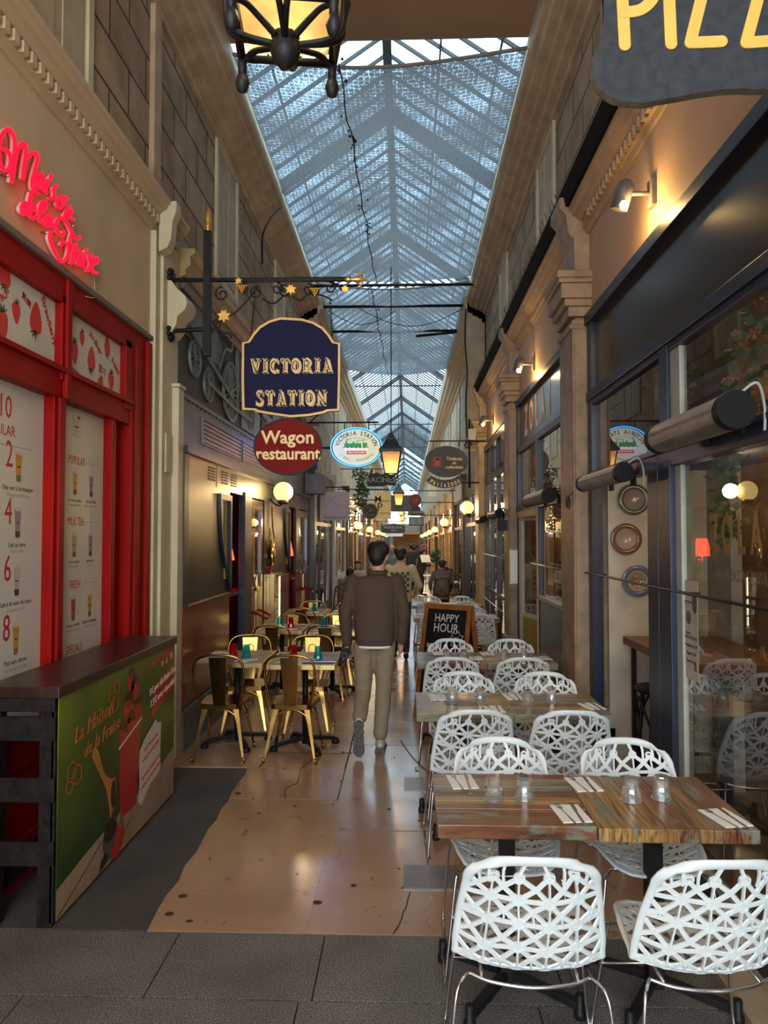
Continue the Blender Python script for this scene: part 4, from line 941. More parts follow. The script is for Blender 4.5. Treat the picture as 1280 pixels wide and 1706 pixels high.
# bay 2
t = thing('shopfront', 'second pizzeria front with an open pale door between two stone pilasters', 'shopfront', (GX, 7.7, 0))
b = B()
b.bb(GX - .05, GX + .04, 6.1, 9.3, 3.44, 3.52); b.bb(GX - .04, GX + .04, 6.1, 9.3, 2.84, 2.91); b.bb(GX - .04, GX + .04, 6.12, 6.26, 0, 3.5); b.bb(GX - .04, GX + .04, 9.2, 9.3, 0, 3.5)
b.bb(GX - .05, GX + .04, 6.1, 9.3, 2.10, 2.18); b.bb(GX - .04, GX + .04, 7.80, 7.92, 0, 2.84)
b.build('frame', NAVY, t, bev=.004)
b = B(); b.bb(GX - .045, GX - .03, 7.9, 9.2, 2.02, 2.12); b.bb(GX - .05, GX - .03, 7.80, 7.86, 0, 2.1); b.build('tan_stripe', M('tan_strip', (.45, .30, .16), .5), t)
b = B(); b.bb(GX - .03, GX + .03, 6.26, 7.80, .05, 1.12); b.build('lower_panel', M('dark_grey_panel', (.06, .055, .052), .25, var=.2), t)
b = B(); b.bb(GX - .05, GX + .03, 6.26, 7.84, 1.12, 1.17); b.build('sill', STEEL, t, bev=.004)
for (a, c, d, e) in ((6.26, 7.80, 1.17, 2.10), (6.26, 7.80, 2.18, 2.84), (7.92, 9.2, 2.18, 2.84)):
    q = B(); q.bb(GX - .006, GX + .004, a, c, d, e); q.build('pane', GLASS, t)
dark_fascia(t, 6.26, 9.2)
q = B(); ZM = M('fascia_lettering', (.80, .52, .36), .45)
for i, ch in enumerate('ZOLAI'): q.text(ch, PR, -8.72 + .36 * i, 3.17, .50, 0, sx=.60, off=.016, d=.008)
q.build('lettering', ZM, t)
# open door leaf, swung inwards-out
q = B(); PD = Pan((GX - .02, 9.12, 0), 'x', (0.22, -.97, 0), (0, 0, 1))
q.ring([(0, .02), (.92, .02), (.92, 2.08), (0, 2.08)], [(.10, .85), (.80, .85), (.80, 1.98), (.10, 1.98)], PD, -.02, .02)
q2 = B()
d1 = q.build('door', M('pale_door_paint', (.48, .43, .33), .4), t); d1['_o'] = tuple(t.location)
q = B(); q.prism([(.10, .85), (.80, .85), (.80, 1.98), (.10, 1.98)], PD, -.004, .004); q.build('pane', GLASS, d1)
q = B(); q.tube([PD.p(.84, .95, .02), PD.p(.84, .95, .09), PD.p(.84, 1.45, .09), PD.p(.84, 1.45, .02)], .012, 8); q.build('door_handle', STEEL, d1)
q = B(); q.rect(PD, .12, .78, .1, .8, .02, .022); q.build('kick_panel', M('yellow_kick', (.25, .17, .02), .4), d1)
# bay 3
t = thing('shopfront', 'third pizzeria front with tall folding glass doors before the ochre pilaster', 'shopfront', (GX, 11.3, 0))
b = B(); b.bb(GX - .05, GX + .04, 9.6, 13.1, 3.3, 3.4); b.bb(GX - .04, GX + .04, 9.6, 13.1, 2.72, 2.80); b.bb(GX - .04, GX + .04, 9.6, 13.1, 2.1, 2.2)
for y in (9.62, 10.45, 11.3, 12.2, 13.02): b.bb(GX - .04, GX + .04, y, y + .07, -.1, 3.35)
b.bb(GX - .04, GX + .03, 9.6, 13.1, .85, .9); b.bb(GX - .04, GX + .03, 9.6, 13.1, -.1, .02)
b.build('frame', DKF, t, bev=.003)
q = B(); q.bb(GX - .006, GX + .004, 9.65, 13.05, 0, 2.75); q.build('pane', GLASS, t)
dark_fascia(t, 9.65, 13.0)
# guard bars
for i, (ya, yb, z, lb) in enumerate(((.9, 5.5, 1.52, 'dark horizontal guard bar across the windows nearest the camera'), (6.3, 7.9, 1.50, 'short steel guard bar on the second pizzeria window'), (9.7, 12.9, 1.48, 'upper guard bar on the folding doors before the ochre pilaster'), (9.7, 12.9, .72, 'lower guard bar on the folding doors before the ochre pilaster'))):
    q = B(); x = GX - .10; q.tube([(x, ya, z), (x, yb, z)], .008, 8)
    for y in (ya + .1, (ya + yb) / 2 + .35, yb - .3): q.tube([(x, y, z), (GX - .03, y, z)], .006, 6)
    single(q, 'guard_bar', STEEL if i == 1 else BLK if i == 0 else STEEL, lb, 'guard bar')
# restaurant interior
b = B(); b.bb(1.76, 6.0, -.6, 13.6, 3.05, 3.15); b.bb(5.9, 6.0, -.6, 13.6, -.2, 3.1); b.bb(1.5, 6.0, -.7, -.6, -.2, 3.1); b.bb(1.5, 6.0, 13.6, 13.7, -.2, 3.1)
st(b, 'wall_right', M('brown_interior', (.16, .085, .04), .7, var=.2, nscale=2))
b = B(); b.bb(2.38, 5.9, 8.1, 8.2, -.1, 3.1); b.bb(2.6, 5.0, 8.04, 8.1, .2, 1.2); b.bb(2.7, 3.3, 8.05, 8.1, 1.5, 2.1); b.bb(3.6, 4.6, 8.05, 8.1, 1.5, 2.3); st(b, 'wall_right', M('wood_panelled_wall', (.24, .11, .045), .5, var=.3, nscale=4))
b = B(); b.bb(1.49, 2.45, 4.0, 5.7, 2.30, 2.36); b.bb(1.55, 2.35, 5.6, 5.7, 2.36, 3.1); st(b, 'wall_right', M('added_dark_infill', (.045, .032, .022), .7))  # ceiling slab and dark wall piece added to keep the upper pane dark
b = B(); b.bb(1.55, 2.35, 5.60, 5.70, -.1, 2.3); st(b, 'wall_right', M('cloudy_plaster', (.50, .43, .33), .5, var=.22, nscale=3.5, bump=.1, bscale=15))
b = B(); b.bb(1.52, 5.9, -.6, 13.6, -.15, -.002); st(b, 'floor', M('dark_interior_floor', (.05, .035, .025), .35))
light('restaurant_light', (3.0, 2.5, 2.7), 11, WARM, .3); light('restaurant_light', (3.4, 6.3, 2.6), 10, WARM, .3); light('restaurant_light', (3.2, 11.2, 2.7), 36, WARM, .3); light('bar_nook_light', (2.0, 4.5, 2.2), 6, WARM2, .2)
# ================================================================ WHITE LATTICE CHAIR
def interp(tab, v):
    for (a, *p), (b, *r) in zip(tab, tab[1:]):
        if v <= b:
            t = (v - a) / (b - a); t = max(0, t); return [x + (y - x) * t for x, y in zip(p, r)]
    return list(tab[-1][1:])
_pr = catmull([(0, .235, .452), (0, .16, .455), (0, .05, .443), (0, -.06, .428), (0, -.14, .432), (0, -.19, .475), (0, -.222, .56), (0, -.25, .66), (0, -.275, .75), (0, -.30, .835)], 8)
_len = [0.]
for i in range(1, len(_pr)): _len.append(_len[-1] + (_pr[i] - _pr[i - 1]).length)
def prof_at(v):
    L_ = max(0, min(1, v)) * _len[-1]
    for i in range(1, len(_pr)):
        if L_ <= _len[i] + 1e-9:
            t = (L_ - _len[i - 1]) / (_len[i] - _len[i - 1]); return _pr[i - 1].lerp(_pr[i], t)
    return _pr[-1]
WT = [(0, .125), (.02, .15), (.05, .175), (.12, .198), (.25, .220), (.45, .232), (.60, .232), (.75, .218), (.88, .200), (.94, .190), (.975, .174), (1, .150)]
def SF(u, v):
    p = prof_at(v); w_ = interp(WT, v)[0]
    bl = max(0, min(1, (v - .38) / .2)); bl = bl * bl * (3 - 2 * bl)
    au = abs(u) ** 2.3
    return V3((u * w_, p.y + (.075 - .035 * max(0, (v - .7) / .3)) * au * bl, p.z + .05 * au * (1 - bl) * min(1, v * 4 + .2) - .030 * abs(u) ** 3 * max(0, (v - .88) / .12)))
def SN(u, v):
    e = .01; a = SF(min(1, u + e), v) - SF(max(-1, u - e), v); c = SF(u, min(1, v + e)) - SF(u, max(0, v - e)); n = a.cross(c); return n.normalized()
def lattice_shell():
    q = B()
    def strut(u0, v0, u1, v1, wd, th=.006):
        wd *= 1.3
        # clip
        for _ in range(1):
            pts = []
            n = 12
            for i in range(n + 1):
                u = u0 + (u1 - u0) * i / n; v = v0 + (v1 - v0) * i / n
                if abs(u) <= .985 and .005 <= v <= .985: pts.append((u, v))
            if len(pts) < 3: return
            k = max(1, int((SF(*pts[0]) - SF(*pts[-1])).length / .028) + 1)
            (a, b_), (c, d) = pts[0], pts[-1]
            ring = []
            P_ = [SF(a + (c - a) * i / k, b_ + (d - b_) * i / k) for i in range(k + 1)]
            for i in range(k + 1):
                u = a + (c - a) * i / k; v = b_ + (d - b_) * i / k; nn = SN(u, v)
                tt = (P_[min(k, i + 1)] - P_[max(0, i - 1)]).normalized(); s_ = tt.cross(nn) * wd / 2
                p = P_[i]; h = nn * th / 2
                ring += [p - s_ - h, p + s_ - h, p + s_ * .75 + h, p - s_ * .75 + h]
            fs = [(0, 1, 2, 3), (4 * k + 3, 4 * k + 2, 4 * k + 1, 4 * k)]
            for i in range(k):
                for j in range(4): fs.append((4 * i + j, 4 * i + 4 + j, 4 * i + 4 + (j + 1) % 4, 4 * i + (j + 1) % 4))
            q.add(ring, fs)
    du = .42; dv = .106
    rows = [.93 - dv * j for j in range(0, 10)]
    cols = [-1.05, -.63, -.21, .21, .63, 1.05]
    rnd = random.Random(3)
    J = {}
    for j, v in enumerate(rows):
        for i, u in enumerate(cols):
            J[i, j] = (u + rnd.uniform(-.035, .035) + (.0), v + rnd.uniform(-.01, .01) + (.02 * (abs(u) ** 2)))
            J[i, j, 'm'] = (u + du / 2 + rnd.uniform(-.04, .04), v - dv / 2 + rnd.uniform(-.012, .012))
    for j in range(len(rows)):
        for i in range(len(cols)):
            s_ = J[i, j]
            if i + 1 < len(cols) and j > 0: strut(*s_, *J[i + 1, j], .011)
            m_ = J[i, j, 'm']; strut(*s_, *m_, .0125)
            if j + 1 < len(rows): strut(*m_, *J[i, j + 1], .0125); strut(*s_, *J[i, j + 1], .006, .009)
            if i + 1 < len(cols):
                strut(*J[i + 1, j], *m_, .0125)
                if j + 1 < len(rows): strut(*m_, *J[i + 1, j + 1], .0125)
                if j + 1 < len(rows) and j % 2: 
                    x = J[i, j + 1]; y_ = J[i + 1, j + 1]; strut(*m_, (x[0] + y_[0]) / 2, (x[1] + y_[1]) / 2, .006, .009)
            # small polygon around every star
            pr_ = [(s_[0] + .085 * math.cos(a), s_[1] + .020 * math.sin(a)) for a in [PI / 6 + PI / 3 * k for k in range(7)]]
            for a, c in zip(pr_, pr_[1:]):
                if abs(a[0]) < .97 and abs(c[0]) < .97: strut(*a, *c, .006, .010)
            if abs(s_[0]) > .9:
                pass
    for u in (-.8, -.66, .66, .8, -.45, .45): strut(u, .90, u * 1.15, .985, .008); 
    for u in (-.17, .17): strut(u * 1.4, .93, u, .985, .010)
    # rim
    path = [(-1, v / 40) for v in range(0, 41)] + [(-1 + i / 6, 1) for i in range(1, 12)] + [(1, 1 - v / 40) for v in range(0, 41)] + [(1 - i / 6, 0) for i in range(1, 12)]
    P_ = [SF(u, v) for u, v in path]; n = len(P_); ring = []
    for i, (u, v) in enumerate(path):
        nn = SN(max(-.99, min(.99, u)), max(.01, min(.99, v))); t_ = (P_[(i + 1) % n] - P_[i - 1]).normalized(); s_ = t_.cross(nn).normalized()
        wd = .013 if v < .9 else .017
        for k in range(8):
            a = 2 * PI * k / 8; ring.append(P_[i] + s_ * wd * math.cos(a) + nn * .0065 * math.sin(a))
    q.add(ring, [(i * 8 + k, i * 8 + (k + 1) % 8, ((i + 1) % n) * 8 + (k + 1) % 8, ((i + 1) % n) * 8 + k) for i in range(n) for k in range(8)], 0, True)
    return q
def make_white_chair():
    r = thing('lattice_chair', 'x', 'chair')
    o = lattice_shell().build('seat_shell', WHITE, r)
    for s_ in (-1, 1):
        q = B(); q.tube(catmull([(s_ * .19, -.145, .415), (s_ * .222, -.20, .405), (s_ * .238, -.225, .33), (s_ * .262, -.25, .06), (s_ * .265, -.235, .012), (s_ * .262, -.18, .008)], 6), .0065, 7); q.build('leg', CHROME, r)
        q = B(); q.tube(catmull([(s_ * .17, .12, .432), (s_ * .205, .17, .42), (s_ * .22, .19, .36), (s_ * .255, .235, .06), (s_ * .262, .22, .012), (s_ * .262, .16, .008)], 6), .0065, 7); q.build('leg', CHROME, r)
        q = B(); q.tube([(s_ * .262, -.19, .008), (s_ * .262, .17, .008)], .0065, 7); q.tube([(s_ * .262, -.19, .003), (s_ * .262, -.12, .003)], .007, 5); q.build('runner', CHROME, r)
    q = B(); q.tube(catmull([(-.19, -.145, .415), (-.12, -.17, .404), (0, -.185, .400), (.12, -.17, .404), (.19, -.145, .415)], 6), .006, 7); q.tube(catmull([(-.17, .12, .432), (0, .12, .422), (.17, .12, .432)], 5), .006, 7)
    q.tube([(-.15, -.16, .41), (-.15, .12, .425)], .006, 6); q.tube([(.15, -.16, .41), (.15, .12, .425)], .006, 6)
    q.tube([(-.247, -.236, .22), (.247, -.236, .22)] if False else [(-.24, .205, .26), (.24, .205, .26)], .005, 6)
    q.build('seat_frame', CHROME, r)
    return r
wc = make_white_chair()
RW = ['nearest row', 'second row', 'third row', 'fourth row', 'farthest row']
SD = ['left', 'right']
spots = []
for i, (yn, yf) in enumerate(((2.475, 3.155), (4.28, 4.80), (5.98, 6.45), (9.62, 10.15), (11.7, 12.2))):
    for s_, x in enumerate((.37, .92)):
        spots.append((x + (.02 if i == 0 else 0), yn, 0, i, s_, 'near')); spots.append((x + (.05, .09)[s_] if i == 0 else x + .02, yf, PI, i, s_, 'far'))
CHWORDS = {'near': 'with its back to the camera', 'far': 'facing the camera'}
for n, (x, y, a, i, s_, w_) in enumerate(spots):
    lb = 'white lattice chair %s, %s table of the %s' % (CHWORDS[w_], SD[s_], RW[i])
    rz = a + random.uniform(-.06, .06)
    if n == 0: wc.location = (x, y, fz(y)); wc.rotation_euler = (0, 0, rz); wc['label'] = lb; wc['group'] = 'white lattice chairs of the pizzeria'
    else: dup(wc, (x, y, fz(y)), rz, lb, 'white lattice chairs of the pizzeria')
# ================================================================ WOOD TABLES
def plankfn(nt, N, L, b):
    tc = N.new('ShaderNodeTexCoord'); sp = N.new('ShaderNodeSeparateXYZ'); L.new(tc.outputs['Object'], sp.inputs[0])
    oi = N.new('ShaderNodeObjectInfo')
    dv = N.new('ShaderNodeMath'); dv.operation = 'DIVIDE'; dv.inputs[1].default_value = .075; L.new(sp.outputs['Y'], dv.inputs[0])
    fl = N.new('ShaderNodeMath'); fl.operation = 'FLOOR'; L.new(dv.outputs[0], fl.inputs[0])
    ad = N.new('ShaderNodeMath'); ad.operation = 'MULTIPLY_ADD'; ad.inputs[1].default_value = 37.; L.new(oi.outputs['Random'], ad.inputs[0]); L.new(fl.outputs[0], ad.inputs[2])
    wn = N.new('ShaderNodeTexWhiteNoise'); wn.noise_dimensions = '1D'; L.new(ad.outputs[0], wn.inputs['W'])
    r = N.new('ShaderNodeValToRGB'); e = r.color_ramp.elements; e[0].position = 0; e[0].color = (.17, .065, .03, 1); e[1].position = 1; e[1].color = (.34, .20, .08, 1)
    for p, c in ((.2, (.20, .085, .04, 1)), (.45, (.30, .16, .065, 1)), (.62, (.20, .18, .13, 1)), (.8, (.36, .22, .08, 1))): k = e.new(p); k.color = c
    r.color_ramp.interpolation = 'CONSTANT'; L.new(wn.outputs['Value'], r.inputs[0])
    mp = N.new('ShaderNodeMapping'); mp.inputs['Scale'].default_value = (1.5, 30, 8); L.new(tc.outputs['Object'], mp.inputs[0])
    no = N.new('ShaderNodeTexNoise'); no.inputs['Scale'].default_value = 2.5; no.inputs['Detail'].default_value = 7; no.inputs['Distortion'].default_value = .4; L.new(mp.outputs[0], no.inputs['Vector'])
    r2 = N.new('ShaderNodeValToRGB'); r2.color_ramp.elements[0].position = .36; r2.color_ramp.elements[0].color = (.35, .33, .3, 1); r2.color_ramp.elements[1].position = .6; r2.color_ramp.elements[1].color = (1.15, 1.1, 1, 1); L.new(no.outputs['Fac'], r2.inputs[0])
    mx = N.new('ShaderNodeMixRGB'); mx.blend_type = 'MULTIPLY'; mx.inputs[0].default_value = 1; L.new(r.outputs[0], mx.inputs[1]); L.new(r2.outputs[0], mx.inputs[2])
    mp2 = N.new('ShaderNodeMapping'); mp2.inputs['Scale'].default_value = (2.5, 9, 5); L.new(tc.outputs['Object'], mp2.inputs[0])
    av = N.new('ShaderNodeVectorMath'); av.operation = 'ADD'; L.new(mp2.outputs[0], av.inputs[0]); L.new(wn.outputs['Color'] if False else oi.outputs['Random'], av.inputs[1])
    n2 = N.new('ShaderNodeTexNoise'); n2.inputs['Scale'].default_value = 1.6; n2.inputs['Detail'].default_value = 8; n2.inputs['Roughness'].default_value = .7; L.new(av.outputs[0], n2.inputs['Vector'])
    r3 = N.new('ShaderNodeValToRGB'); r3.color_ramp.elements[0].position = .52; r3.color_ramp.elements[0].color = (0, 0, 0, 1); r3.color_ramp.elements[1].position = .60; L.new(n2.outputs['Fac'], r3.inputs[0])
    m3 = N.new('ShaderNodeMixRGB'); L.new(r3.outputs[0], m3.inputs[0]); L.new(mx.outputs[0], m3.inputs[1]); m3.inputs[2].default_value = (.17, .20, .15, 1)
    L.new(m3.outputs[0], b.inputs['Base Color']); b.inputs['Roughness'].default_value = .30
    bp = N.new('ShaderNodeBump'); bp.inputs['Strength'].default_value = .25; bp.inputs['Distance'].default_value = .004; L.new(no.outputs['Fac'], bp.inputs['Height']); L.new(bp.outputs[0], b.inputs['Normal'])
PLANK = node_mat('reclaimed_planks', plankfn)
def make_table():
    r = thing('wood_table', 'x', 'table')
    q = B(); y = -.285
    for k in range(7):
        h = .0815; q.bb(-.287, .287, y, y + h - .0012, .702, .75 - (.0015 if k % 3 == 1 else 0)); y += h
    q.bb(-.28, .28, -.28, .28, .698, .745)
    q.build('tabletop', PLANK, r, bev=.0025, W=False)
    q = B(); q.bb(-.03, .03, -.03, .03, .03, .70); q.build('column', BLK, r, bev=.003, W=False)
    for k in range(4):
        a = PI / 4 + k * PI / 2 + .18; dx, dy = math.cos(a), math.sin(a)
        q = B(); q.beam((dx * .03, dy * .03, .065), (dx * .29, dy * .29, .05), .038, .026); q.build('foot', BLK, r, bev=.002, W=False)
        q = B(); q.lathe([(.02, 0), (.023, .004), (.023, .03), (.017, .034), (.017, .085), (.014, .09)], (dx * .30, dy * .30, 0), 14); q.build('foot_glide', BLK, r, W=False)
    return r
wt = make_table(); TB = []
n = 0
for i, y in enumerate((2.94, 4.58, 6.28, 9.98, 12.05)):
    for s_, x in enumerate((.398, .972)):
        if i == 1: x -= .055; 
        if i == 2: x -= .02
        if i > 2: x -= .02
        lb = 'reclaimed plank table, %s one of the %s' % (SD[s_], RW[i]); rz = 0 if s_ == 0 else (PI / 2 if i in (0,) else 0)
        yy = y + (-.0 if s_ == 0 else -.015)
        if n == 0: wt.location = (x, yy, fz(yy)); wt['label'] = lb; wt['group'] = 'plank tables of the pizzeria'; TB.append(wt)
        else: TB.append(dup(wt, (x, yy, fz(yy)), rz, lb, 'plank tables of the pizzeria'))
        n += 1
# ---- tumblers, napkins, cutlery
def make_tumbler(mat, name='tumbler', h=.092):
    r = thing(name, 'x', 'glass')
    q = B()
    o_ = [(.039, 0), (.0405, .004), (.036, .04), (.031, .052), (.0295, h - .004), (.027, h)]
    i_ = [(.026, h - .014), (.027, .05), (.033, .035), (.037, .0)]
    q.lathe(o_ + [(.0001, h)] , (0, 0, 0), 12, sm=False); q.lathe([(.0001, h - .014)] + i_, (0, 0, 0), 12, sm=False)
    q.build('bowl', mat, r, W=False)
    q = B(); q.lathe([(.0365, 0), (.041, 0), (.041, .004), (.0365, .004), (.0365, 0)], (0, 0, 0), 16); q.build('rim', mat, r, W=False)
    return r
def make_cut():
    f = thing('fork', 'x', 'fork'); q = B(); Pu = Pan((0, 0, 0), 'up')
    q.prism([(-.004, -.1), (.004, -.1), (.0025, -.0), (.003, .035), (.011, .052), (.011, .06), (-.011, .06), (-.011, .052), (-.003, .035), (-.0025, 0)], Pu, .0, .0025); q.build('handle', CHROME, f, W=False)
    q = B()
    for k in range(4): q.bb(-.011 + k * .0063, -.0083 + k * .0063, .058, .098, .0, .002)
    q.build('tines', CHROME, f, W=False)
    k_ = thing('knife', 'x', 'knife'); q = B(); q.prism([(-.006, -.11), (.006, -.11), (.0045, 0), (-.0045, 0)], Pu, 0, .004); q.build('handle', CHROME, k_, W=False)
    q = B(); q.prism([(-.0045, 0), (.0045, 0), (.010, .03), (.010, .09), (.002, .108), (-.004, .09)], Pu, .0005, .0022); q.build('blade', CHROME, k_, W=False)
    return f, k_
NP = B(); NP.bb(-.055, .055, -.085, .085, 0, .002); NP.bb(-.054, .055, -.084, .085, .002, .0035)
FIRST = {}
def place(kind, maker, loc, rz, lb, grp):
    if kind not in FIRST:
        o = maker(); FIRST[kind] = o; o.location = loc; o.rotation_euler = (0, 0, rz); o['label'] = lb; o['group'] = grp; return o
    return dup(FIRST[kind], loc, rz, lb, grp)
_f, _k = make_cut()
def setting(x, y, z, rz, where):
    o = NAPK(x, y, z, rz, where)
    c, s_ = math.cos(rz), math.sin(rz)
    for nm, ob, off, jit in (('fork', _f, -.022, .06), ('knife', _k, .022, -.08)):
        lb = 'steel %s on the %s' % (nm, where)
        l = (x + off * c, y + off * s_, z + .0037)
        if '_u' not in ob: ob['_u'] = 1; ob.location = l; ob.rotation_euler = (0, 0, rz + jit); ob['label'] = lb; ob['group'] = nm + 's on the paper napkins'
        else: dup(ob, l, rz + jit, lb, nm + 's on the paper napkins')
NAP0 = [None]
def NAPK(x, y, z, rz, where):
    if NAP0[0] is None: o = NP.build('napkin', PAPER, None); NAP0[0] = o
    else: o = NAP0[0].copy(); C.objects.link(o)
    o.location = (x, y, z); o.rotation_euler = (0, 0, rz); tag(o, 'white folded paper ' + where, 'napkin', 'paper napkins laid on the tables'); return o
G = [((823, 1331), (874, 1331), (1052, 1334), (1103, 1331)), ((753, 1171), (800, 1172), (879, 1175), (920, 1170)), ((744, 1101), (773, 1101), (840, 1101), (873, 1098))]
NPX = [((770, 1303, .12), (951, 1356, .1), (972, 1307, .12), (1208, 1363, .2)), ((729, 1162, .1), (823, 1182, .1), (855, 1161, .1), (986, 1177, .2)), ((731, 1089, .1), (793, 1097, .0), (811, 1089, .1), (905, 1097, .2))]
zt = .7502
for i in range(3):
    for j, (px, py) in enumerate(G[i]):
        p = ray(px, py, Z=zt); place('tumbler', lambda: make_tumbler(CLEAR), (p.x, p.y, zt + (fz(p.y) if p.y > 6.1 else 0)), random.random(), 'upturned clear tumbler, %s one on the %s table of the %s' % (SD[j % 2], SD[j // 2], RW[i]), 'upturned tumblers on the plank tables')
    for j, (px, py, a) in enumerate(NPX[i]):
        p = ray(px, py, Z=zt); setting(p.x, p.y, zt, a, 'napkin at the %s of the %s table, %s' % (('back', 'front')[(j + 0) % 2], SD[j // 2], RW[i]))
for i in (3, 4):
    for s_ in (0, 1):
        t_ = TB[i * 2 + s_]; z = t_.location.z + .7502
        for j, dx in enumerate((-.09, .12)): place('tumbler', None, (t_.location.x + dx, t_.location.y, z), random.random(), 'upturned clear tumbler, %s one on the %s table of the %s' % (SD[j], SD[s_], RW[i]), 'upturned tumblers on the plank tables')
        for j, (dx, dy) in enumerate(((-.18, .18), (.2, -.17))): setting(t_.location.x + dx, t_.location.y + dy, z, .1, 'napkin at the %s of the %s table, %s' % (('back', 'front')[j], SD[s_], RW[i]))
# ================================================================ GOLD METAL CHAIRS AND LEFT TABLES
BR2 = M('gold_lacquered_steel', (.34, .20, .055), .19, metal=1., var=.35, nscale=6)
def make_gold():
    r = thing('metal_chair', 'x', 'chair')
    q = B(); q.prism([(-.165, -.14), (-.13, -.175), (.13, -.175), (.165, -.14), (.185, .14), (.15, .18), (-.15, .18), (-.185, .14)], Pan((0, 0, .44), 'up'), -.028, .012)
    q.disc(Pan((0, 0, .452), 'up'), 0, 0, .02, 0, .001); q.build('seat', BR2, r, bev=.008, W=False)
    for sx in (-1, 1):
        for sy in (-1, 1):
            q = B()
            a = [V3((sx * .145, sy * .145, .42)), V3((sx * .165, sy * .17, .30)), V3((sx * .205, sy * .215, .04)), V3((sx * .207, sy * .217, 0))]
            ws = [.046, .030, .015, .015]
            vs = []
            for p, w_ in zip(a, ws): vs += [p, p + V3((-sx * w_, 0, 0)), p + V3((-sx * w_, -sy * .004, 0)), p + V3((-sx * .004, -sy * .004, 0)), p + V3((-sx * .004, -sy * w_, 0)), p + V3((0, -sy * w_, 0))]
            fs = [tuple(range(6)), tuple(range(18, 24))]
            for k in range(3):
                for j in range(6): fs.append((6 * k + j, 6 * k + (j + 1) % 6, 6 * k + 6 + (j + 1) % 6, 6 * k + 6 + j))
            q.add(vs, fs); q.tube([(sx * .206, sy * .216, .045), (sx * .207, sy * .217, 0)], .010, 8)
            q.build('leg', BR2, r, W=False)
    for s_ in (-1, 1):   # arched gussets
        q = B(); q.tube(catmull([(-.165, s_ * .155, .26), (-.125, s_ * .15, .35), (-.06, s_ * .147, .395), (0, s_ * .147, .405), (.06, s_ * .147, .395), (.125, s_ * .15, .35), (.165, s_ * .155, .26)], 5), .008, 6)
        q.tube(catmull([(s_ * .155, -.165, .26), (s_ * .15, -.12, .36), (s_ * .147, 0, .405), (s_ * .15, .12, .36), (s_ * .155, .165, .26)], 5), .008, 6)
        q.build('gusset', BR2, r, W=False)
    q = B(); q.tube(catmull([(-.15, -.165, .44), (-.19, -.20, .60), (-.20, -.225, .74), (-.165, -.24, .82), (-.09, -.248, .85), (0, -.25, .855), (.09, -.248, .85), (.165, -.24, .82), (.20, -.225, .74), (.19, -.20, .60), (.15, -.165, .44)], 6), .0105, 8); q.build('back_hoop', BR2, r, W=False)
    q = B(); PB = Pan((0, -.172, .44), 'x', (-1, 0, 0), V3((0, -.195, 1)))
    q.prism([(-.048, 0), (.048, 0), (.060, .2), (.072, .40), (-.072, .40), (-.060, .2)], PB, -.003, .003)
    lp_ = catmull([(-.018, .06, 0), (.018, .06, 0), (.026, .2, 0), (.034, .31, 0), (.0, .335, 0), (-.034, .31, 0), (-.026, .2, 0)], 4, True)
    q.tube([PB.p(p.x, p.y, .004) for p in lp_], .004, 5, closed=True)
    q.build('back_splat', BR2, r, W=False)
    return r
gc = make_gold()
LRW = ['first carriage row', 'second carriage row', 'third carriage row']
gs = []
for i, (yn, yf) in enumerate(((5.93, 6.66), (8.05, 8.85), (10.2, 10.95))):
    for s_, x in enumerate((-1.47, -.88)):
        if i == 0: x = (-1.50, -.92)[s_]
        gs += [(x, yn, random.uniform(-.05, .08), i, s_, 'near'), (x + .02, yf, PI + random.uniform(-.1, .1), i, s_, 'far')]
for n, (x, y, a, i, s_, w_) in enumerate(gs):
    lb = 'gold metal chair %s, %s table of the %s' % (CHWORDS[w_], SD[s_], LRW[i])
    if n == 0: gc.location = (x, y, fz(y)); gc.rotation_euler = (0, 0, a); gc['label'] = lb; gc['group'] = 'gold metal chairs'
    else: dup(gc, (x, y, fz(y)), a, lb, 'gold metal chairs')
def make_ltable():
    r = thing('bistro_table', 'x', 'table')
    q = B(); q.bb(-.27, .27, -.32, .32, .735, .75); q.build('tabletop', M('grey_tabletop', (.20, .185, .165), .25, var=.2, nscale=5), r, W=False)
    q = B(); q.ring([(-.285, -.335), (.285, -.335), (.285, .335), (-.285, .335)], [(-.27, -.32), (.27, -.32), (.27, .32), (-.27, .32)], Pan((0, 0, 0), 'up'), .712, .751); q.build('brass_edge', BRASS, r, bev=.002, W=False)
    q = B(); q.tube([(0, 0, .03), (0, 0, .71)], .026, 12); q.bb(-.14, .14, -.14, .14, .70, .734); q.build('column', BLK, r, W=False)
    for k in range(4):
        a = k * PI / 2 + .5; q = B(); q.beam((0, 0, .08), (.27 * math.cos(a), .27 * math.sin(a), .045), .04, .03); q.lathe([(.035, 0), (.035, .02), (.02, .045)], (.28 * math.cos(a), .28 * math.sin(a), 0), 12); q.build('foot', BLK, r, W=False)
    return r
lt = make_ltable(); LT = []
for i, y in enumerate((6.27, 8.52, 10.68)):
    for s_, x in enumerate((-1.475, -.87)):
        lb = 'brass-edged grey bistro table, %s one of the %s' % (SD[s_], LRW[i])
        yy = y - (.08 if s_ else 0)
        if i == 0 and s_ == 0: lt.location = (x, yy, fz(yy)); lt['label'] = lb; lt['group'] = 'brass-edged bistro tables'; LT.append(lt)
        else: LT.append(dup(lt, (x, yy, fz(yy)), 0, lb, 'brass-edged bistro tables'))
REDG = glassmat('red_tumbler_glass', (.95, .25, .28), 1.6, 0.0, (.6, .01, .02, .30)); TEALG = glassmat('teal_tumbler_glass', (.30, .85, .88), 1.6, 0.0, (.01, .42, .45, .30))
def gl(col, x, y, z, w_):
    place(col, lambda: make_tumbler(REDG if col == 'red' else TEALG, h=.115), (x, y, z), random.random(), 'upturned %s tumbler on the %s' % (col, w_), 'coloured tumblers on the bistro tables')
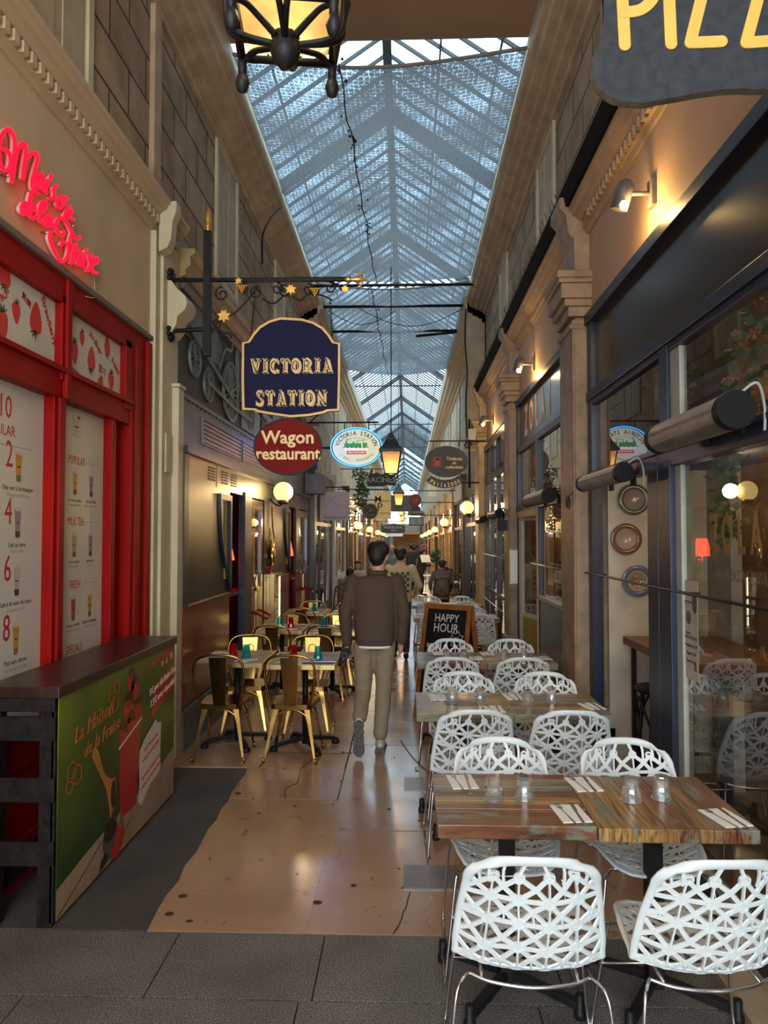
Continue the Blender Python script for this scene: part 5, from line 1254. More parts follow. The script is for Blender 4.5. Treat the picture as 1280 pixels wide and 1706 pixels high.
for i in range(3):
    for s_ in range(2):
        t_ = LT[2 * i + s_]; x, y, z = t_.location.x, t_.location.y, t_.location.z + .7515
        w_ = '%s bistro table, %s' % (SD[s_], LRW[i])
        a, c = ('red', 'teal')
        if i == 1: a, c = ('teal', 'red')
        gl(a, x + (-.03 if s_ == 0 else -.10), y + (.02 if i else -.03), z, w_)
        if not (i == 2 and s_ == 1): gl(c, x + (.10 if s_ == 0 else .12), y - (.10 if i == 0 else -.02), z, w_)
        setting(x - .17, y + .14, z, .9, 'napkin at the back of the %s' % w_); setting(x + .12 - (.25 if s_ else 0), y - .20, z, -.5, 'napkin at the front of the %s' % w_)
def menu(x, y, z, rz, lb):
    r = thing('menu', lb, 'menu', (x, y, z), rz)
    q = B(); q.bb(-.10, .10, -.14, .14, .0, .004); q.bb(-.10, .10, -.14, .14, .010, .014); q.build('cover', M('slate_blue_cover', (.06, .07, .11), .4), r, W=False)
    q = B(); q.bb(-.097, .098, -.137, .137, .004, .010); q.build('pages', PAPER, r, W=False)
    q = B(); q.text('MENU', Pan((0, 0, .0142), 'up'), 0, .03, .035, 0, d=.0008); q.build('lettering', GOLDP, r, W=False)
menu(LT[1].location.x + .14, LT[1].location.y - .13, .7515, PI / 2 + .05, 'slate blue closed menu on the right bistro table nearest the camera')
menu(LT[4].location.x + .02, LT[4].location.y + .1, LT[4].location.z + .7515, PI / 2, 'blue closed menu on the farthest left bistro table')
x, y, z = LT[5].location.x + .14, LT[5].location.y, LT[5].location.z + .7515
r = thing('sauce_bottle', 'red sauce bottle with a metal pourer on the farthest bistro table', 'bottle', (x, y, z))
q = B(); q.lathe([(.035, 0), (.04, .01), (.04, .14), (.018, .18), (.014, .2)], (0, 0, 0), 14); q.build('bottle', M('red_sauce', (.35, .01, .01), .15), r, W=False)
q = B(); q.lathe([(.015, .2), (.015, .215), (.005, .26)], (0, 0, 0), 10); q.build('pourer', STEEL, r, W=False)
# ================================================================ CHALKBOARD
r = thing('chalkboard', 'wood-framed A-board with HAPPY HOUR chalked on it, among the white chairs', 'chalkboard', (.43, 7.40, fz(7.4)), -.55)
CHK = M('chalk_white', (.62, .60, .56), .9, var=.2, nscale=90); CBD = M('blackboard', (.010, .009, .008), .8, var=.3, spec=.15)
FW = M('orange_brown_frame', (.27, .09, .02), .65, spec=.15, var=.3, nscale=12)
for s_ in (-1, 1):
    PB = Pan((0, s_ * .26, 0), 'x', (-s_, 0, 0), V3((0, -s_ * .22, 1)))
    q = B(); q.ring([(-.27, 0), (.27, 0), (.27, 1.14), (-.27, 1.14)], [(-.225, .14), (.225, .14), (.225, 1.09), (-.225, 1.09)], PB, -.01, .012); q.build('frame', FW, r, bev=.003, W=False)
    q = B(); q.rect(PB, -.226, .226, .139, 1.091, -.004, .004); q.build('board', CBD, r, W=False)
    if s_ < 0:
        q = B()
        q.text('HAPPY', PB, 0, 1.0, .115, 0, sx=.8, d=.005); q.text('HOUR', PB, .0, .90, .125, 0, sx=.8, d=.005)
        for tx, z, s2 in (('Bières', .72, .06), ('- Pinte blonde 5cl 5€', .665, .042), ('- Pinte blanche 5cl 7€', .615, .042), ('Cocktails', .525, .06), ('- Spritz & prosecco', .455, .045), ('- Apéritif & gin', .40, .045), ('- Mojito 7€', .345, .045)): q.text(tx, PB, -.20, z, s2, 0, 'LEFT', sx=.8, d=.005)
        q.rect(PB, -.20, .0, .488, .493, .005, .006)
        st_ = [(.13 + (.085 if k % 2 else .055) * math.cos(k * PI / 7), .80 + (.085 if k % 2 else .055) * math.sin(k * PI / 7)) for k in range(15)]; q.line(PB, st_, .005, .005, .006)
        q.text('7€', PB, .13, .80, .05, 0, d=.005)
        q.line(PB, [(.10, .56), (.13, .50), (.16, .56), (.10, .56)], .005, .005, .006); q.line(PB, [(.13, .50), (.13, .44)], .005, .005, .006); q.circ(PB, .13, .38, .05, .005, .005, .006); q.disc(PB, .06, .52, .018, .005, .006)
        q.build('chalk_writing', CHK, r, W=False)
# ================================================================ HANGING LANTERNS
AMB = M('lit_amber_lantern_glass', (.34, .23, .10), .35, var=.35, nscale=16, bump=.2, emit=(1.0, .58, .20), es=.22)
def make_lantern(ztop):
    r = thing('hanging_lantern', 'x', 'lantern')
    b0, b1, h = .098, .160, .36
    for k in range(4):
        a = k * PI / 2; R = Matrix.Rotation(a, 3, 'Z')
        q = B(); q.add([R @ V3(p) for p in ((-b0 + .012, -b0 + .004, .02), (b0 - .012, -b0 + .004, .02), (b1 - .012, -b1 + .006, h), (-b1 + .012, -b1 + .006, h))], [(0, 1, 2, 3)])
        q.build('glass_pane', AMB, r, W=False, fixn=False)
    q = B()
    for k in range(4):
        R = Matrix.Rotation(k * PI / 2, 3, 'Z')
        q.tube([R @ V3((-b0, -b0, -.03)), R @ V3((-b0, -b0, 0)), R @ V3((-b1, -b1, h + .02))], .0105, 6)
        q.tube([R @ V3((-b0, -b0, .01)), R @ V3((b0, -b0, .01))], .009, 6); q.tube([R @ V3((-b1, -b1, h)), R @ V3((b1, -b1, h))], .012, 6)
        q.sph(R @ V3((-b0, -b0, -.045)), .016, 0, 8, (1, 1, 1.5))
        q.tube(catmull([R @ V3((-b0, -b0, .0)), R @ V3((-b0 * .75, -b0 * .75, .008)), R @ V3((-.05, -.05, -.0)), R @ V3((-.02, -.02, -.015))], 5), .007, 6)
        pass
    q.lathe([(.0, -.075), (.012, -.068), (.026, -.055), (.032, -.035), (.024, -.015), (.03, -.005), (.0, .01)], (0, 0, 0), 12)
    q.build('frame', BLK, r, W=False)
    q = B()
    vs = []
    prof_ = [(b1 + .03, h), (b1 + .03, h + .03), (b1 * .8, h + .10), (b1 * .5, h + .20), (b1 * .5, h + .215), (.045, h + .25), (.05, h + .27), (.02, h + .31), (.0, h + .33)]
    q.lathe([(a * 1.414, z) for a, z in prof_], (0, 0, 0), 4, R=Matrix.Rotation(PI / 4, 3, 'Z'), sm=False); q.build('cap', M('lantern_cap', (.025, .024, .022), .4, metal=.3, var=.3), r, W=False)
    q = B(); q.tube([(0, 0, h + .3), (0, 0, ztop)], .009, 6); q.build('rod', BLK, r, W=False)
    q = B(); q.sph((0, 0, .18), .035, 0, 12); q.build('bulb', BULB, r, W=False)
    return r
_ = AMB.node_tree; _t = _.nodes.new('ShaderNodeBsdfTransparent'); _t.inputs[0].default_value = (.95, .62, .26, 1); _m = _.nodes.new('ShaderNodeMixShader'); _m.inputs[0].default_value = .30
_.links.new(_.nodes['Principled BSDF'].outputs[0], _m.inputs[1]); _.links.new(_t.outputs[0], _m.inputs[2]); _.links.new(_m.outputs[0], _.nodes['Material Output'].inputs[0])
nl = make_lantern(4.5)
LL = ['big amber lantern hanging right overhead, nearest the camera', 'amber lantern with black cap hanging between the oval signs', 'third amber lantern, hanging just left of the round red sign', 'fourth lantern down the arcade, small and pale', 'fifth lantern down the arcade', 'farthest small lantern in the middle of the arcade']
for i, y in enumerate((1.45, 11.5, 22.2, 31.5, 40.5, 50)):
    loc = (-.25, y, 2.835 if i == 0 else 2.80 + fz(y) * .3)
    if i == 0: nl.location = loc; nl['label'] = LL[0]; nl['group'] = 'lanterns hanging along the arcade'; nl.rotation_euler = (0, 0, .12)
    else: dup(nl, loc, 0, LL[i], 'lanterns hanging along the arcade')
    light('lantern_light', (-.25, y, loc[2] + .16), (4, 50, 50, 50, 50, 50)[i], WARM2, .05)
b0 = .098
for k in range(4):
    R = Matrix.Rotation(k * PI / 2, 3, 'Z'); q = B()
    q.tube(catmull([R @ V3((0, -.02, -.02)), R @ V3((-.01, -b0 - .01, .0)), R @ V3((-.035, -b0 - .022, .06)), R @ V3((-.085, -b0 - .035, .14))], 5), .007, 5); q.tube(catmull([R @ V3((0, -.02, -.02)), R @ V3((.01, -b0 - .01, .0)), R @ V3((.035, -b0 - .022, .06)), R @ V3((.085, -b0 - .035, .14))], 5), .007, 5)
    q.build('scroll_bracket', BLK, nl, W=False)
# ================================================================ GLOBE LAMPS
def make_globe(s_):
    r = thing('globe_lamp', 'x', 'wall lamp')
    q = B(); q.sph((0, 0, 0), .135, 0, 24); q.build('globe', GLOBE, r, W=False)
    q = B(); q.lathe([(.06, -.17), (.075, -.165), (.075, -.125), (.06, -.10)], (0, 0, 0), 18); q.build('holder', M('bronze_holder', (.12, .07, .03), .35, metal=.7), r, W=False)
    q = B(); q.tube(catmull([(0, 0, -.16), (-s_ * .06, 0, -.19), (-s_ * .14, 0, -.15), (-s_ * .17, 0, -.10)], 5), .012, 7); q.tube([(-s_ * .16, 0, -.10), (-s_ * .36, 0, -.10)], .012, 8); q.build('arm', BLK, r, W=False)
    return r
gL = [(-1.70, 9.85, 2.40), (-1.62, 24, 2.12), (-1.6, 31, 2.05), (-1.55, 38.5, 1.95), (-1.5, 45, 1.9), (-1.5, 53, 1.8)]
gR = [(1.22, 14.6, 2.36), (1.22, 23.5, 2.22), (1.22, 31.5, 2.05), (1.2, 38.5, 1.95), (1.2, 46, 1.85), (1.15, 54, 1.75)]
gn = ['first', 'second', 'third', 'fourth', 'fifth', 'sixth']
for side, L_ in ((1, gL), (-1, gR)):
    base = None
    for i, loc in enumerate(L_):
        lb = '%s round white globe lamp along the %s side, %s' % (gn[i], 'left' if side > 0 else 'right', ['on the carriage front' if side > 0 else 'large and near the ochre pilaster', 'small and glowing', 'smaller and glowing', 'tiny and glowing', 'very small, far away', 'farthest of its row'][i])
        if base is None: base = make_globe(side); base.location = loc; base['label'] = lb; base['group'] = 'globe lamps on the arcade walls'
        else: dup(base, loc, 0, lb, 'globe lamps on the arcade walls')
        light('globe_light', (loc[0] + side * .22, loc[1], loc[2]), 26 if i else (18 if side > 0 else 30), WARM, .1)
# ================================================================ SPOT SCONCES above the pizzeria fascia
for i, (y, z) in enumerate(((4.2, 3.80), (8.15, 3.74), (12.0, 3.72))):
    r = thing('wall_spotlight', ['small grey twin-cone spotlight lit on the wall nearest the camera', 'lit spotlight above the lettered second pizzeria front', 'lit spotlight above the third pizzeria front'][i], 'spotlight', (1.45, y, z))
    q = B(); q.box((1.435, y, z), (.03, .09, .16)); q.tube([(1.43, y, z), (1.30, y - .0, z)], .014, 8); q.build('bracket', M('spot_grey', (.10, .095, .085), .45), r, W=True, bev=.004)
    q = B(); q.lathe([(.045, -.09), (.05, -.09), (.052, 0), (.045, .06), (.02, .08), (0, .08)], (1.27, y, z), 18, R=Euler((.25, .25, 0)).to_matrix()); q.lathe([(.044, -.085), (.03, -.04), (0, -.03)], (1.27, y, z), 18, R=Euler((.25, .25, 0)).to_matrix()); q.build('shade', MATS['spot_grey'], r)
    q = B(); q.sph((1.265, y - .02, z - .075), .028, 0, 12); q.build('bulb', BULB, r)
    light('spot_light', (1.31, y - .03, z - .13), 9 if i == 0 else 7, (1, .62, .22), .03)
# ================================================================ PATIO HEATERS
HB = M('heater_black', (.008, .008, .008), .5, var=.1, spec=.12); HS = M('heater_shell', (.34, .27, .20), .4, metal=.5, var=.2); HG = M('heater_grille', (.16, .12, .09), .4, metal=.5)
for i, (x, y0, y1, z, R_) in enumerate(((1.27, 2.80, 3.66, 2.285, .072), (1.27, 4.24, 5.22, 2.17, .054), (1.27, 6.45, 7.6, 2.16, .065), (1.27, 9.9, 10.8, 2.10, .06), (1.27, 12.2, 12.9, 2.06, .05))):
    r = thing('patio_heater', ['long dark patio heater tube at right, nearest the camera', 'patio heater tube in front of the plates window', 'patio heater tube over the open pale door', 'patio heater tube on the third pizzeria front', 'farthest patio heater tube beside the ochre pilaster'][i], 'heater', (x, (y0 + y1) / 2, z))
    q = B(); n = 20
    vs = []; ang = [(-.30 + 1.5 * k / n) * PI for k in range(n + 1)]
    for y in (y0, y1):
        for rr in (R_, R_ - .006):
            for a in ang: vs.append((x + rr * math.cos(a), y, z + rr * math.sin(a)))
    m_ = n + 1; fs = []
    for k in range(n): fs += [(k, k + 1, 2 * m_ + k + 1, 2 * m_ + k), (m_ + k, 3 * m_ + k, 3 * m_ + k + 1, m_ + k + 1)]
    q.add(vs, fs, 0, True); q.build('shell', HS, r)
    q = B(); q.tube([(x, y0 - .004, z), (x, y0 + .05, z)], R_ + .004, 28, sm=False); q.tube([(x, y0 - .008, z), (x, y0 - .004, z)], .006, 8); q.build('end_cap', HB, r, bev=.006)
    q = B(); q.tube([(x, y1 - .05, z), (x, y1 + .004, z)], R_ + .004, 28, sm=False); q.build('end_cap', HB, r, bev=.006)
    q = B(); y = y0 + .06
    while y < y1 - .06:
        q.tube([(x + (R_ + .001) * math.cos(a), y, z + (R_ + .001) * math.sin(a)) for a in [(-1.05 + .62 * k / 8) * PI for k in range(9)]], .0018, 4); y += .016
    q.build('grille', HG, r)
    q = B()
    for y in (y0 + .25, y1 - .25): q.tube(catmull([(x + .02, y, z + R_), (x + .09, y, z + R_ + .02), (1.40, y, z + .0)], 4), .012, 6); q.box((1.40, y, z - .02), (.02, .06, .09))
    q.build('bracket', HB, r)
    if i < 3:
        q = B(); q.tube(catmull([(x + .03, y0 + .02, z + R_), (x + .08, y0 + .0, z + R_ + .03), (1.39, y0 + .03, z + .02), (1.385, y0 + .02, z - .08)], 6), .006, 6); q.build('cable', M('grey_cable', (.28, .28, .28), .5), r)
for y in (5.60,):
    q = B()
    for k in range(2): q.tube([(1.24 + .01 * k, y + .05 * math.cos(a), 2.06 + .045 * math.sin(a) - .01 * k) for a in [2 * PI * j / 16 for j in range(17)]], .004, 5)
    q.tube([(1.25, y, 2.10), (1.31, 5.665, 2.15)], .004, 5)
    single(q, 'cable_coil', BLK, 'small coil of black cable hanging by the first stone pilaster', 'cable')
# ================================================================ BAR NOOK: plates, ledge, stool
for i, (px, py, z_, c1, c2, lb) in enumerate(((1057, 832, 0, (.10, .12, .10), (.30, .24, .20), 'dark green rimmed plate, topmost of three on the cloudy plaster wall'), (1044, 898, 0, (.18, .08, .06), (.38, .30, .22), 'red-brown rimmed plate, middle of three on the plaster wall'), (1063, 968, 0, (.12, .13, .18), (.42, .30, .20), 'blue rimmed plate with painted lettering, lowest on the plaster wall'))):
    p = ray(px, py, Y=5.57); r = thing('wall_plate', lb, 'plate', (p.x, 5.60, p.z))
    PP = Pan((p.x, 5.60, p.z)); R = Euler((PI / 2, 0, 0)).to_matrix()
    q = B(); q.lathe([(.0, .012), (.07, .012), (.082, .026), (.118, .034), (.120, .028), (.085, .014), (.06, .0), (0, .0)], (p.x, 5.60, p.z), 36, R=R); q.build('rim', M('plate_rim_%d' % i, c1, .15, var=.1), r)
    q = B(); q.lathe([(.0, .016), (.068, .016), (.080, .028), (.078, .024), (.0, .012)], (p.x, 5.60, p.z), 32, R=R); q.build('well', M('plate_well_%d' % i, c2, .12, var=.1), r)
    if i == 2:
        q = B(); q.text('JUNGLE', PP, 0, .015, .045, 0, d=.022, sx=.85); q.text('SPRITZ', PP, 0, -.025, .036, 0, d=.022, sx=.85)
        for k in range(5): a = PI * (.25 + .125 * k); q.line(PP, [(.045 * math.cos(a), .045 * math.sin(a)), (.066 * math.cos(a), .066 * math.sin(a))], .003, .02, .0225); q.line(PP, [(.045 * math.cos(a), -.045 * math.sin(a)), (.066 * math.cos(a), -.066 * math.sin(a))], .003, .02, .0225)
        q.build('lettering', TDK, r)
r = thing('bar_table', 'high brown bar table with black legs against the plaster wall', 'table', (1.95, 4.9, 0))
q = B(); q.bb(1.60, 2.3, 4.25, 5.42, 1.0, 1.055); q.build('tabletop', M('red_brown_wood', (.17, .07, .035), .35, var=.2, nscale=6), r, bev=.003)
for x, y in ((1.66, 5.36), (1.66, 4.31), (2.24, 5.36), (2.24, 4.31)): q = B(); q.bb(x - .015, x + .015, y - .015, y + .015, 0, 1.0); q.build('leg', BLK, r)
q = B(); q.bb(1.66, 2.24, 5.35, 5.37, .2, .22); q.bb(1.655, 1.665, 4.31, 5.36, .2, .22); q.build('footrest', BLK, r)
place('tumbler', None, (1.78, 5.1, 1.056), 0, 'single clear tumbler on the high bar table', 'upturned tumblers on the plank tables')
r = thing('bar_stool', 'black bentwood bar stool under the high bar table', 'stool', (1.74, 5.0, 0))
q = B(); q.lathe([(0, .735), (.17, .735), (.185, .75), (.18, .765), (.0, .76)], (1.74, 5.0, 0), 28); q.build('seat', BLK, r)
for k in range(4):
    a = PI / 4 + k * PI / 2; dx, dy = math.cos(a), math.sin(a); q = B(); q.tube([(1.74 + dx * .14, 5.0 + dy * .14, .735), (1.74 + dx * .21, 5.0 + dy * .21, 0)], .016, 8); q.build('leg', BLK, r)
q = B(); q.tube([(1.74 + .18 * math.cos(a), 5 + .18 * math.sin(a), .32) for a in [2 * PI * j / 24 for j in range(24)]], .009, 6, closed=True)
for k in range(4):
    a0 = PI / 4 + k * PI / 2; q.tube(catmull([(1.74 + .165 * math.cos(a0 + f * PI / 2), 5 + .165 * math.sin(a0 + f * PI / 2), .5 + .2 * math.sin(PI * f)) for f in (0, .25, .5, .75, 1)], 5), .009, 6)
q.build('bent_stretcher', BLK, r)
# pier between the nook and the dining room + fittings behind the glass
b = B(); b.bb(2.3, 2.38, 5.2, 5.7, -.1, 3.1); st(b, 'wall_right', M('grey_partition', (.32, .29, .26), .6))
r = thing('price_notice', 'pale restaurant notice with two round photographs taped inside the window', 'notice', (1.452, 3.72, 1.15))
PN = Pan((1.444, 3.72, 1.32), 'right')
q = B(); q.rect(PN, -.085, .085, -.25, .25, 0, .001); q.build('sheet', M('notice_paper', (.40, .34, .30), .5, var=.1), r)
q = B(); q.disc(PN, .045, .14, .03, .001, .0015, 0, 20, .055); q.disc(PN, -.035, .06, .032, .001, .0015, 0, 20, .035); q.rect(PN, .03, .06, -.2, -.16, .001, .0015); q.build('picture', M('notice_photo', (.08, .06, .05), .4, var=.5, nscale=60), r)
q = B()
for i, s_ in enumerate(('PIZZA SPECIALE', 'Margherita 12,90', 'Regina 14,50', 'Diavola 15,00')): q.text(s_, PN, -.005, -.04 - .04 * i, .022, 0, d=.0015)
q.text('LUNCH', PN, -.04, -.02, .02, 0, d=.0015); q.text('MENU DU JOUR', PN, -.03, .14, .014, 0, d=.0015); q.build('lettering', TDK, r)
# bar counter, chairs, tablet, pendants, garlands inside
r = thing('bar_counter', 'dark bar counter with wooden front inside the pizzeria', 'counter', (4.2, 4.0, 0))
q = B(); q.bb(3.9, 4.5, .5, 6.5, 1.02, 1.08); q.build('top', M('dark_counter_top', (.05, .03, .02), .2), r); q = B(); q.bb(4.0, 4.45, .6, 6.4, 0, 1.02); q.build('front', WOODD, r)
r = thing('tablet', 'lit tablet screen on a stand on the bar counter', 'tablet', (3.35, 4.35, 1.08))
PT = Pan((3.35, 4.35, 1.27), 'x', V3((.8, -.6, 0)), V3((.1, .1, 1)))
q = B(); q.rect(PT, -.07, .07, -.1, .1, -.008, 0); q.build('case', BLK, r); q = B(); q.rect(PT, -.063, .063, -.093, .093, 0, .002); q.build('screen', M('lit_screen', (.1, .12, .2), .3, var=0, emit=(.30, .36, .58), es=.7), r)
q = B(); q.beam((3.35, 4.35, 1.08), (3.35, 4.35, 1.2), .02, .02); q.build('stand', BLK, r)
b = B(); b.bb(3.15, 3.6, 3.9, 4.8, 0, 1.08); single(b, 'cash_desk', WOODD, 'dark wooden cash desk under the tablet inside the pizzeria', 'desk')
CANE = M('cane_webbing', (.42, .22, .07), .5, var=.3, nscale=80)
for i, (x, y, a, lb) in enumerate(((2.55, 3.7, 2.2, 'cane-backed chair inside the window, nearer the pale partition'), (2.75, 2.95, 2.4, 'cane-backed chair inside the window, farther from the partition'))):
    r = thing('cane_chair', lb, 'chair', (x, y, 0), a)
    q = B(); pp = catmull([(-.24, .02, .47), (-.25, -.1, .66), (-.2, -.22, .76), (0, -.26, .78), (.2, -.22, .76), (.25, -.1, .66), (.24, .02, .47)], 6); q.tube(pp, .015, 8); q.build('back_frame', BLK, r, W=False)
    q = B(); n = 14
    for k in range(n): a0 = PI * (1.12 + .76 * k / n); a1 = PI * (1.12 + .76 * (k + 1) / n); q.add([(.235 * math.cos(a0), .245 * math.sin(a0), .50), (.235 * math.cos(a1), .245 * math.sin(a1), .50), (.235 * math.cos(a1), .245 * math.sin(a1), .755), (.235 * math.cos(a0), .245 * math.sin(a0), .755)], [(0, 1, 2, 3)])
    q.build('cane_back', CANE, r, W=False, fixn=False)
    q = B(); q.lathe([(0, .43), (.22, .43), (.23, .45), (.22, .48), (0, .48)], (0, 0, 0), 20); q.build('seat', BLK, r, W=False)
    for sx in (-1, 1):
        for sy in (-1, 1): q = B(); q.tube([(sx * .16, sy * .16, .44), (sx * .2, sy * .2, 0)], [.016, .01], 8); q.build('leg', BLK, r, W=False)
AMBG = glassmat('amber_glass', (.55, .35, .18), 1.0)
for i, (x, y, z, lb) in enumerate(((2.15, 4.0, 2.05, 'smoked glass dome pendant with a lit bulb inside the window, farther one'), (1.95, 3.15, 2.02, 'smoked glass dome pendant with a lit bulb inside the window, nearer one'))):
    r = thing('pendant_lamp', lb, 'pendant lamp', (x, y, z))
    q = B(); q.lathe([(.03, .13), (.05, .12), (.09, .07), (.11, .0)], (x, y, z), 24); q.build('shade', AMBG, r)
    q = B(); q.tube([(x, y, z + .12), (x, y, z + .16)], .028, 12); q.tube([(x, y, z + .16), (x, y, 3.05)], .004, 5); q.build('cord', BRASS, r)
    q = B(); q.sph((x, y, z + .04), .032, 0, 12, (1, 1, 1.2)); q.build('bulb', BULB, r); light('pendant_light', (x, y, z - .05), 3, WARM, .04)
LFM = M('ivy_leaf', (.06, .11, .035), .5, var=.4, nscale=12); FLM = M('coral_flower', (.45, .14, .07), .6, var=.4, nscale=12); BNM = M('dried_foliage', (.22, .10, .03), .7, var=.4, nscale=10)
def garland(cx, cy, cz, sx, sy, sz, n, lb, name='hanging_foliage', mats=None, leaf=.045, fl=.3):
    q = B()
    for i in range(n):
        x = cx + random.gauss(0, sx * .5); y = cy + random.uniform(-sy, sy); z = cz + random.uniform(-sz, sz) * (1 - .3 * random.random())
        R = Euler((random.uniform(0, 6), random.uniform(0, 6), random.uniform(0, 6))).to_matrix(); s_ = leaf * random.uniform(.6, 1.2)
        isf = random.random() < fl
        if isf:
            for k in range(5):
                a = 2 * PI * k / 5; q.add([R @ V3((0, 0, 0)) + V3((x, y, z)), R @ V3((s_ * .5 * math.cos(a - .4), s_ * .5 * math.sin(a - .4), s_ * .15)) + V3((x, y, z)), R @ V3((s_ * .7 * math.cos(a), s_ * .7 * math.sin(a), s_ * .2)) + V3((x, y, z)), R @ V3((s_ * .5 * math.cos(a + .4), s_ * .5 * math.sin(a + .4), s_ * .15)) + V3((x, y, z))], [(0, 1, 2, 3)], 1 if random.random() < .7 else 2)
        else:
            q.add([R @ (V3(p) * s_) + V3((x, y, z)) for p in ((0, -1, 0), (.45, -.3, .1), (.75, .1, .0), (.3, .3, .1), (0, 1, 0), (-.3, .3, .1), (-.75, .1, 0), (-.45, -.3, .1))], [(0, 1, 2, 3, 4, 5, 6, 7)], 0)
    return single(q, name, mats or [LFM, FLM, BNM], lb, 'foliage', kind='stuff')
garland(1.72, 2.9, 2.72, .16, .85, .42, 520, 'hanging coral flowers and ivy inside the upper window at the right edge', fl=.42)
garland(1.66, 4.35, 2.55, .08, .10, .30, 70, 'thin ivy strand hanging inside the small upper window', fl=.1)
garland(1.62, 3.68, 2.05, .07, .07, .36, 110, 'ivy strand hanging inside the big window beside the amber pendants', fl=.0, leaf=.04)
# ================================================================ HANGING SIGNS
def arc(cx, cy, rx, ry, a0, a1, n=12): return [(cx + rx * math.cos(math.radians(a0 + (a1 - a0) * i / n)), cy + ry * math.sin(math.radians(a0 + (a1 - a0) * i / n))) for i in range(n + 1)]
W_ = .20; S_ = .075
SLAB = {
 'I': (.42, [([(.21, 0), (.21, 1)], W_), ([(.02, S_ / 2), (.40, S_ / 2)], S_), ([(.02, 1 - S_ / 2), (.40, 1 - S_ / 2)], S_)]),
 'V': (.74, [([(.13, 1), (.37, .03)], W_), ([(.61, 1), (.39, .03)], .09), ([(0, 1 - S_ / 2), (.28, 1 - S_ / 2)], S_), ([(.46, 1 - S_ / 2), (.74, 1 - S_ / 2)], S_)]),
 'A': (.76, [([(.38, .98), (.62, 0)], W_), ([(.36, .98), (.14, 0)], .09), ([(.2, .32), (.55, .32)], S_), ([(0, S_ / 2), (.27, S_ / 2)], S_), ([(.46, S_ / 2), (.76, S_ / 2)], S_), ([(.26, .98), (.46, .98)], S_)]),
 'T': (.66, [([(.33, 0), (.33, 1)], W_), ([(.02, 1 - S_ / 2), (.64, 1 - S_ / 2)], S_), ([(.05, .72), (.05, 1)], .09), ([(.61, .72), (.61, 1)], .09), ([(.17, S_ / 2), (.49, S_ / 2)], S_)]),
 'O': (.66, [(arc(.33, .5, .23, .44, 100, 260), W_), (arc(.33, .5, .23, .44, -80, 80), W_), (arc(.33, .5, .25, .46, 70, 110, 4), S_), (arc(.33, .5, .25, .46, 250, 290, 4), S_)]),
 'C': (.64, [(arc(.33, .5, .23, .44, 95, 265), W_), (arc(.33, .5, .25, .46, 30, 100), S_), (arc(.33, .5, .25, .46, 260, 325), S_), ([(.57, .66), (.57, .98)], .07), ([(.57, .02), (.57, .30)], .07)]),
 'R': (.74, [([(.18, 0), (.18, 1)], W_), ([(0, S_ / 2), (.34, S_ / 2)], S_), ([(0, 1 - S_ / 2), (.4, 1 - S_ / 2)], S_), (arc(.36, .74, .18, .22, -90, 90), .17), ([(.18, .50), (.38, .50)], S_), ([(.40, .5), (.58, .04)], .17), ([(.5, S_ / 2), (.74, S_ / 2)], S_)]),
 'S': (.60, [([(.50, .80), (.42, .93), (.28, .96), (.14, .88), (.11, .74), (.18, .62), (.40, .48), (.49, .34), (.46, .14), (.32, .04), (.18, .06), (.09, .22)], .13), ([(.52, .68), (.52, 1)], .07), ([(.07, 0), (.07, .32)], .07)]),
 'N': (.80, [([(.15, 0), (.15, 1)], .10), ([(.65, 0), (.65, 1)], .10), ([(.15, .97), (.63, .05)], W_), ([(0, 1 - S_ / 2), (.24, 1 - S_ / 2)], S_), ([(0, S_ / 2), (.30, S_ / 2)], S_), ([(.5, 1 - S_ / 2), (.80, 1 - S_ / 2)], S_)])}
def slab_text(q, body, P, cx, cz, h, mi, d, wk=1., sp=.13, width=None):
    tot = sum(SLAB[c][0] for c in body) + sp * (len(body) - 1); k = h if width is None else width / tot
    x = cx - tot * k / 2
    for c in body:
        w_, ss = SLAB[c]
        for pts, wd in ss:
            q.line(P, [(x + a * k, cz - h / 2 + b_ * h) for a, b_ in pts], wd * k * wk, d, d + .002, mi)
        x += (w_ + sp) * k
def spiral(cx, cz, r0, turns, a0, dirn, Y, r1=.012, n=26): return [V3((cx + (r0 + (r1 - r0) * i / n) * math.cos(a0 + dirn * 2 * PI * turns * i / n), Y, cz + (r0 + (r1 - r0) * i / n) * math.sin(a0 + dirn * 2 * PI * turns * i / n))) for i in range(n + 1)]
def chain(q, a, b, n=None, r=.009):
    a = V3(a); b = V3(b); n = n or int((b - a).length / .022)
    for i in range(n):
        c = a.lerp(b, (i + .5) / n); L_ = (b - a).length / n * .75
        ax = (1, 0, 0) if i % 2 else (0, 1, 0)
        q.tube([c + V3(ax) * r * math.cos(t) + (b - a).normalized() * L_ * math.sin(t) for t in [2 * PI * k / 8 for k in range(8)]], .0028, 4, closed=True)
Y0 = 5.75
r = thing('sign_bracket', 'ornate black iron bracket with gilded grapes and leaves holding the navy sign', 'bracket', (-1.93, Y0, 3.5))
q = B(); q.tube([(-1.93, Y0, 3.88), (-.46, Y0, 3.868)], .019, 8); q.box((-.9, Y0, 3.872), (.9, .034, .034)); q.box((-1.62, Y0, 3.765), (.058, .058, 1.03)); q.tube([(-1.93, Y0, 3.46), (-1.62, Y0, 3.475)], .019, 8); q.build('bar', BLK, r, bev=.003)
for z in (3.90, 3.45):
    q = B(); PP = Pan((-1.925, Y0, z), 'left'); q.disc(PP, 0, 0, .035, 0, .03, 0, 12)
    for k in range(9): a = 2 * PI * k / 9; q.sph(PP.p(.058 * math.cos(a), .058 * math.sin(a), .008), .022, 0, 8)
    q.build('rosette', BLK, r)
q = B()
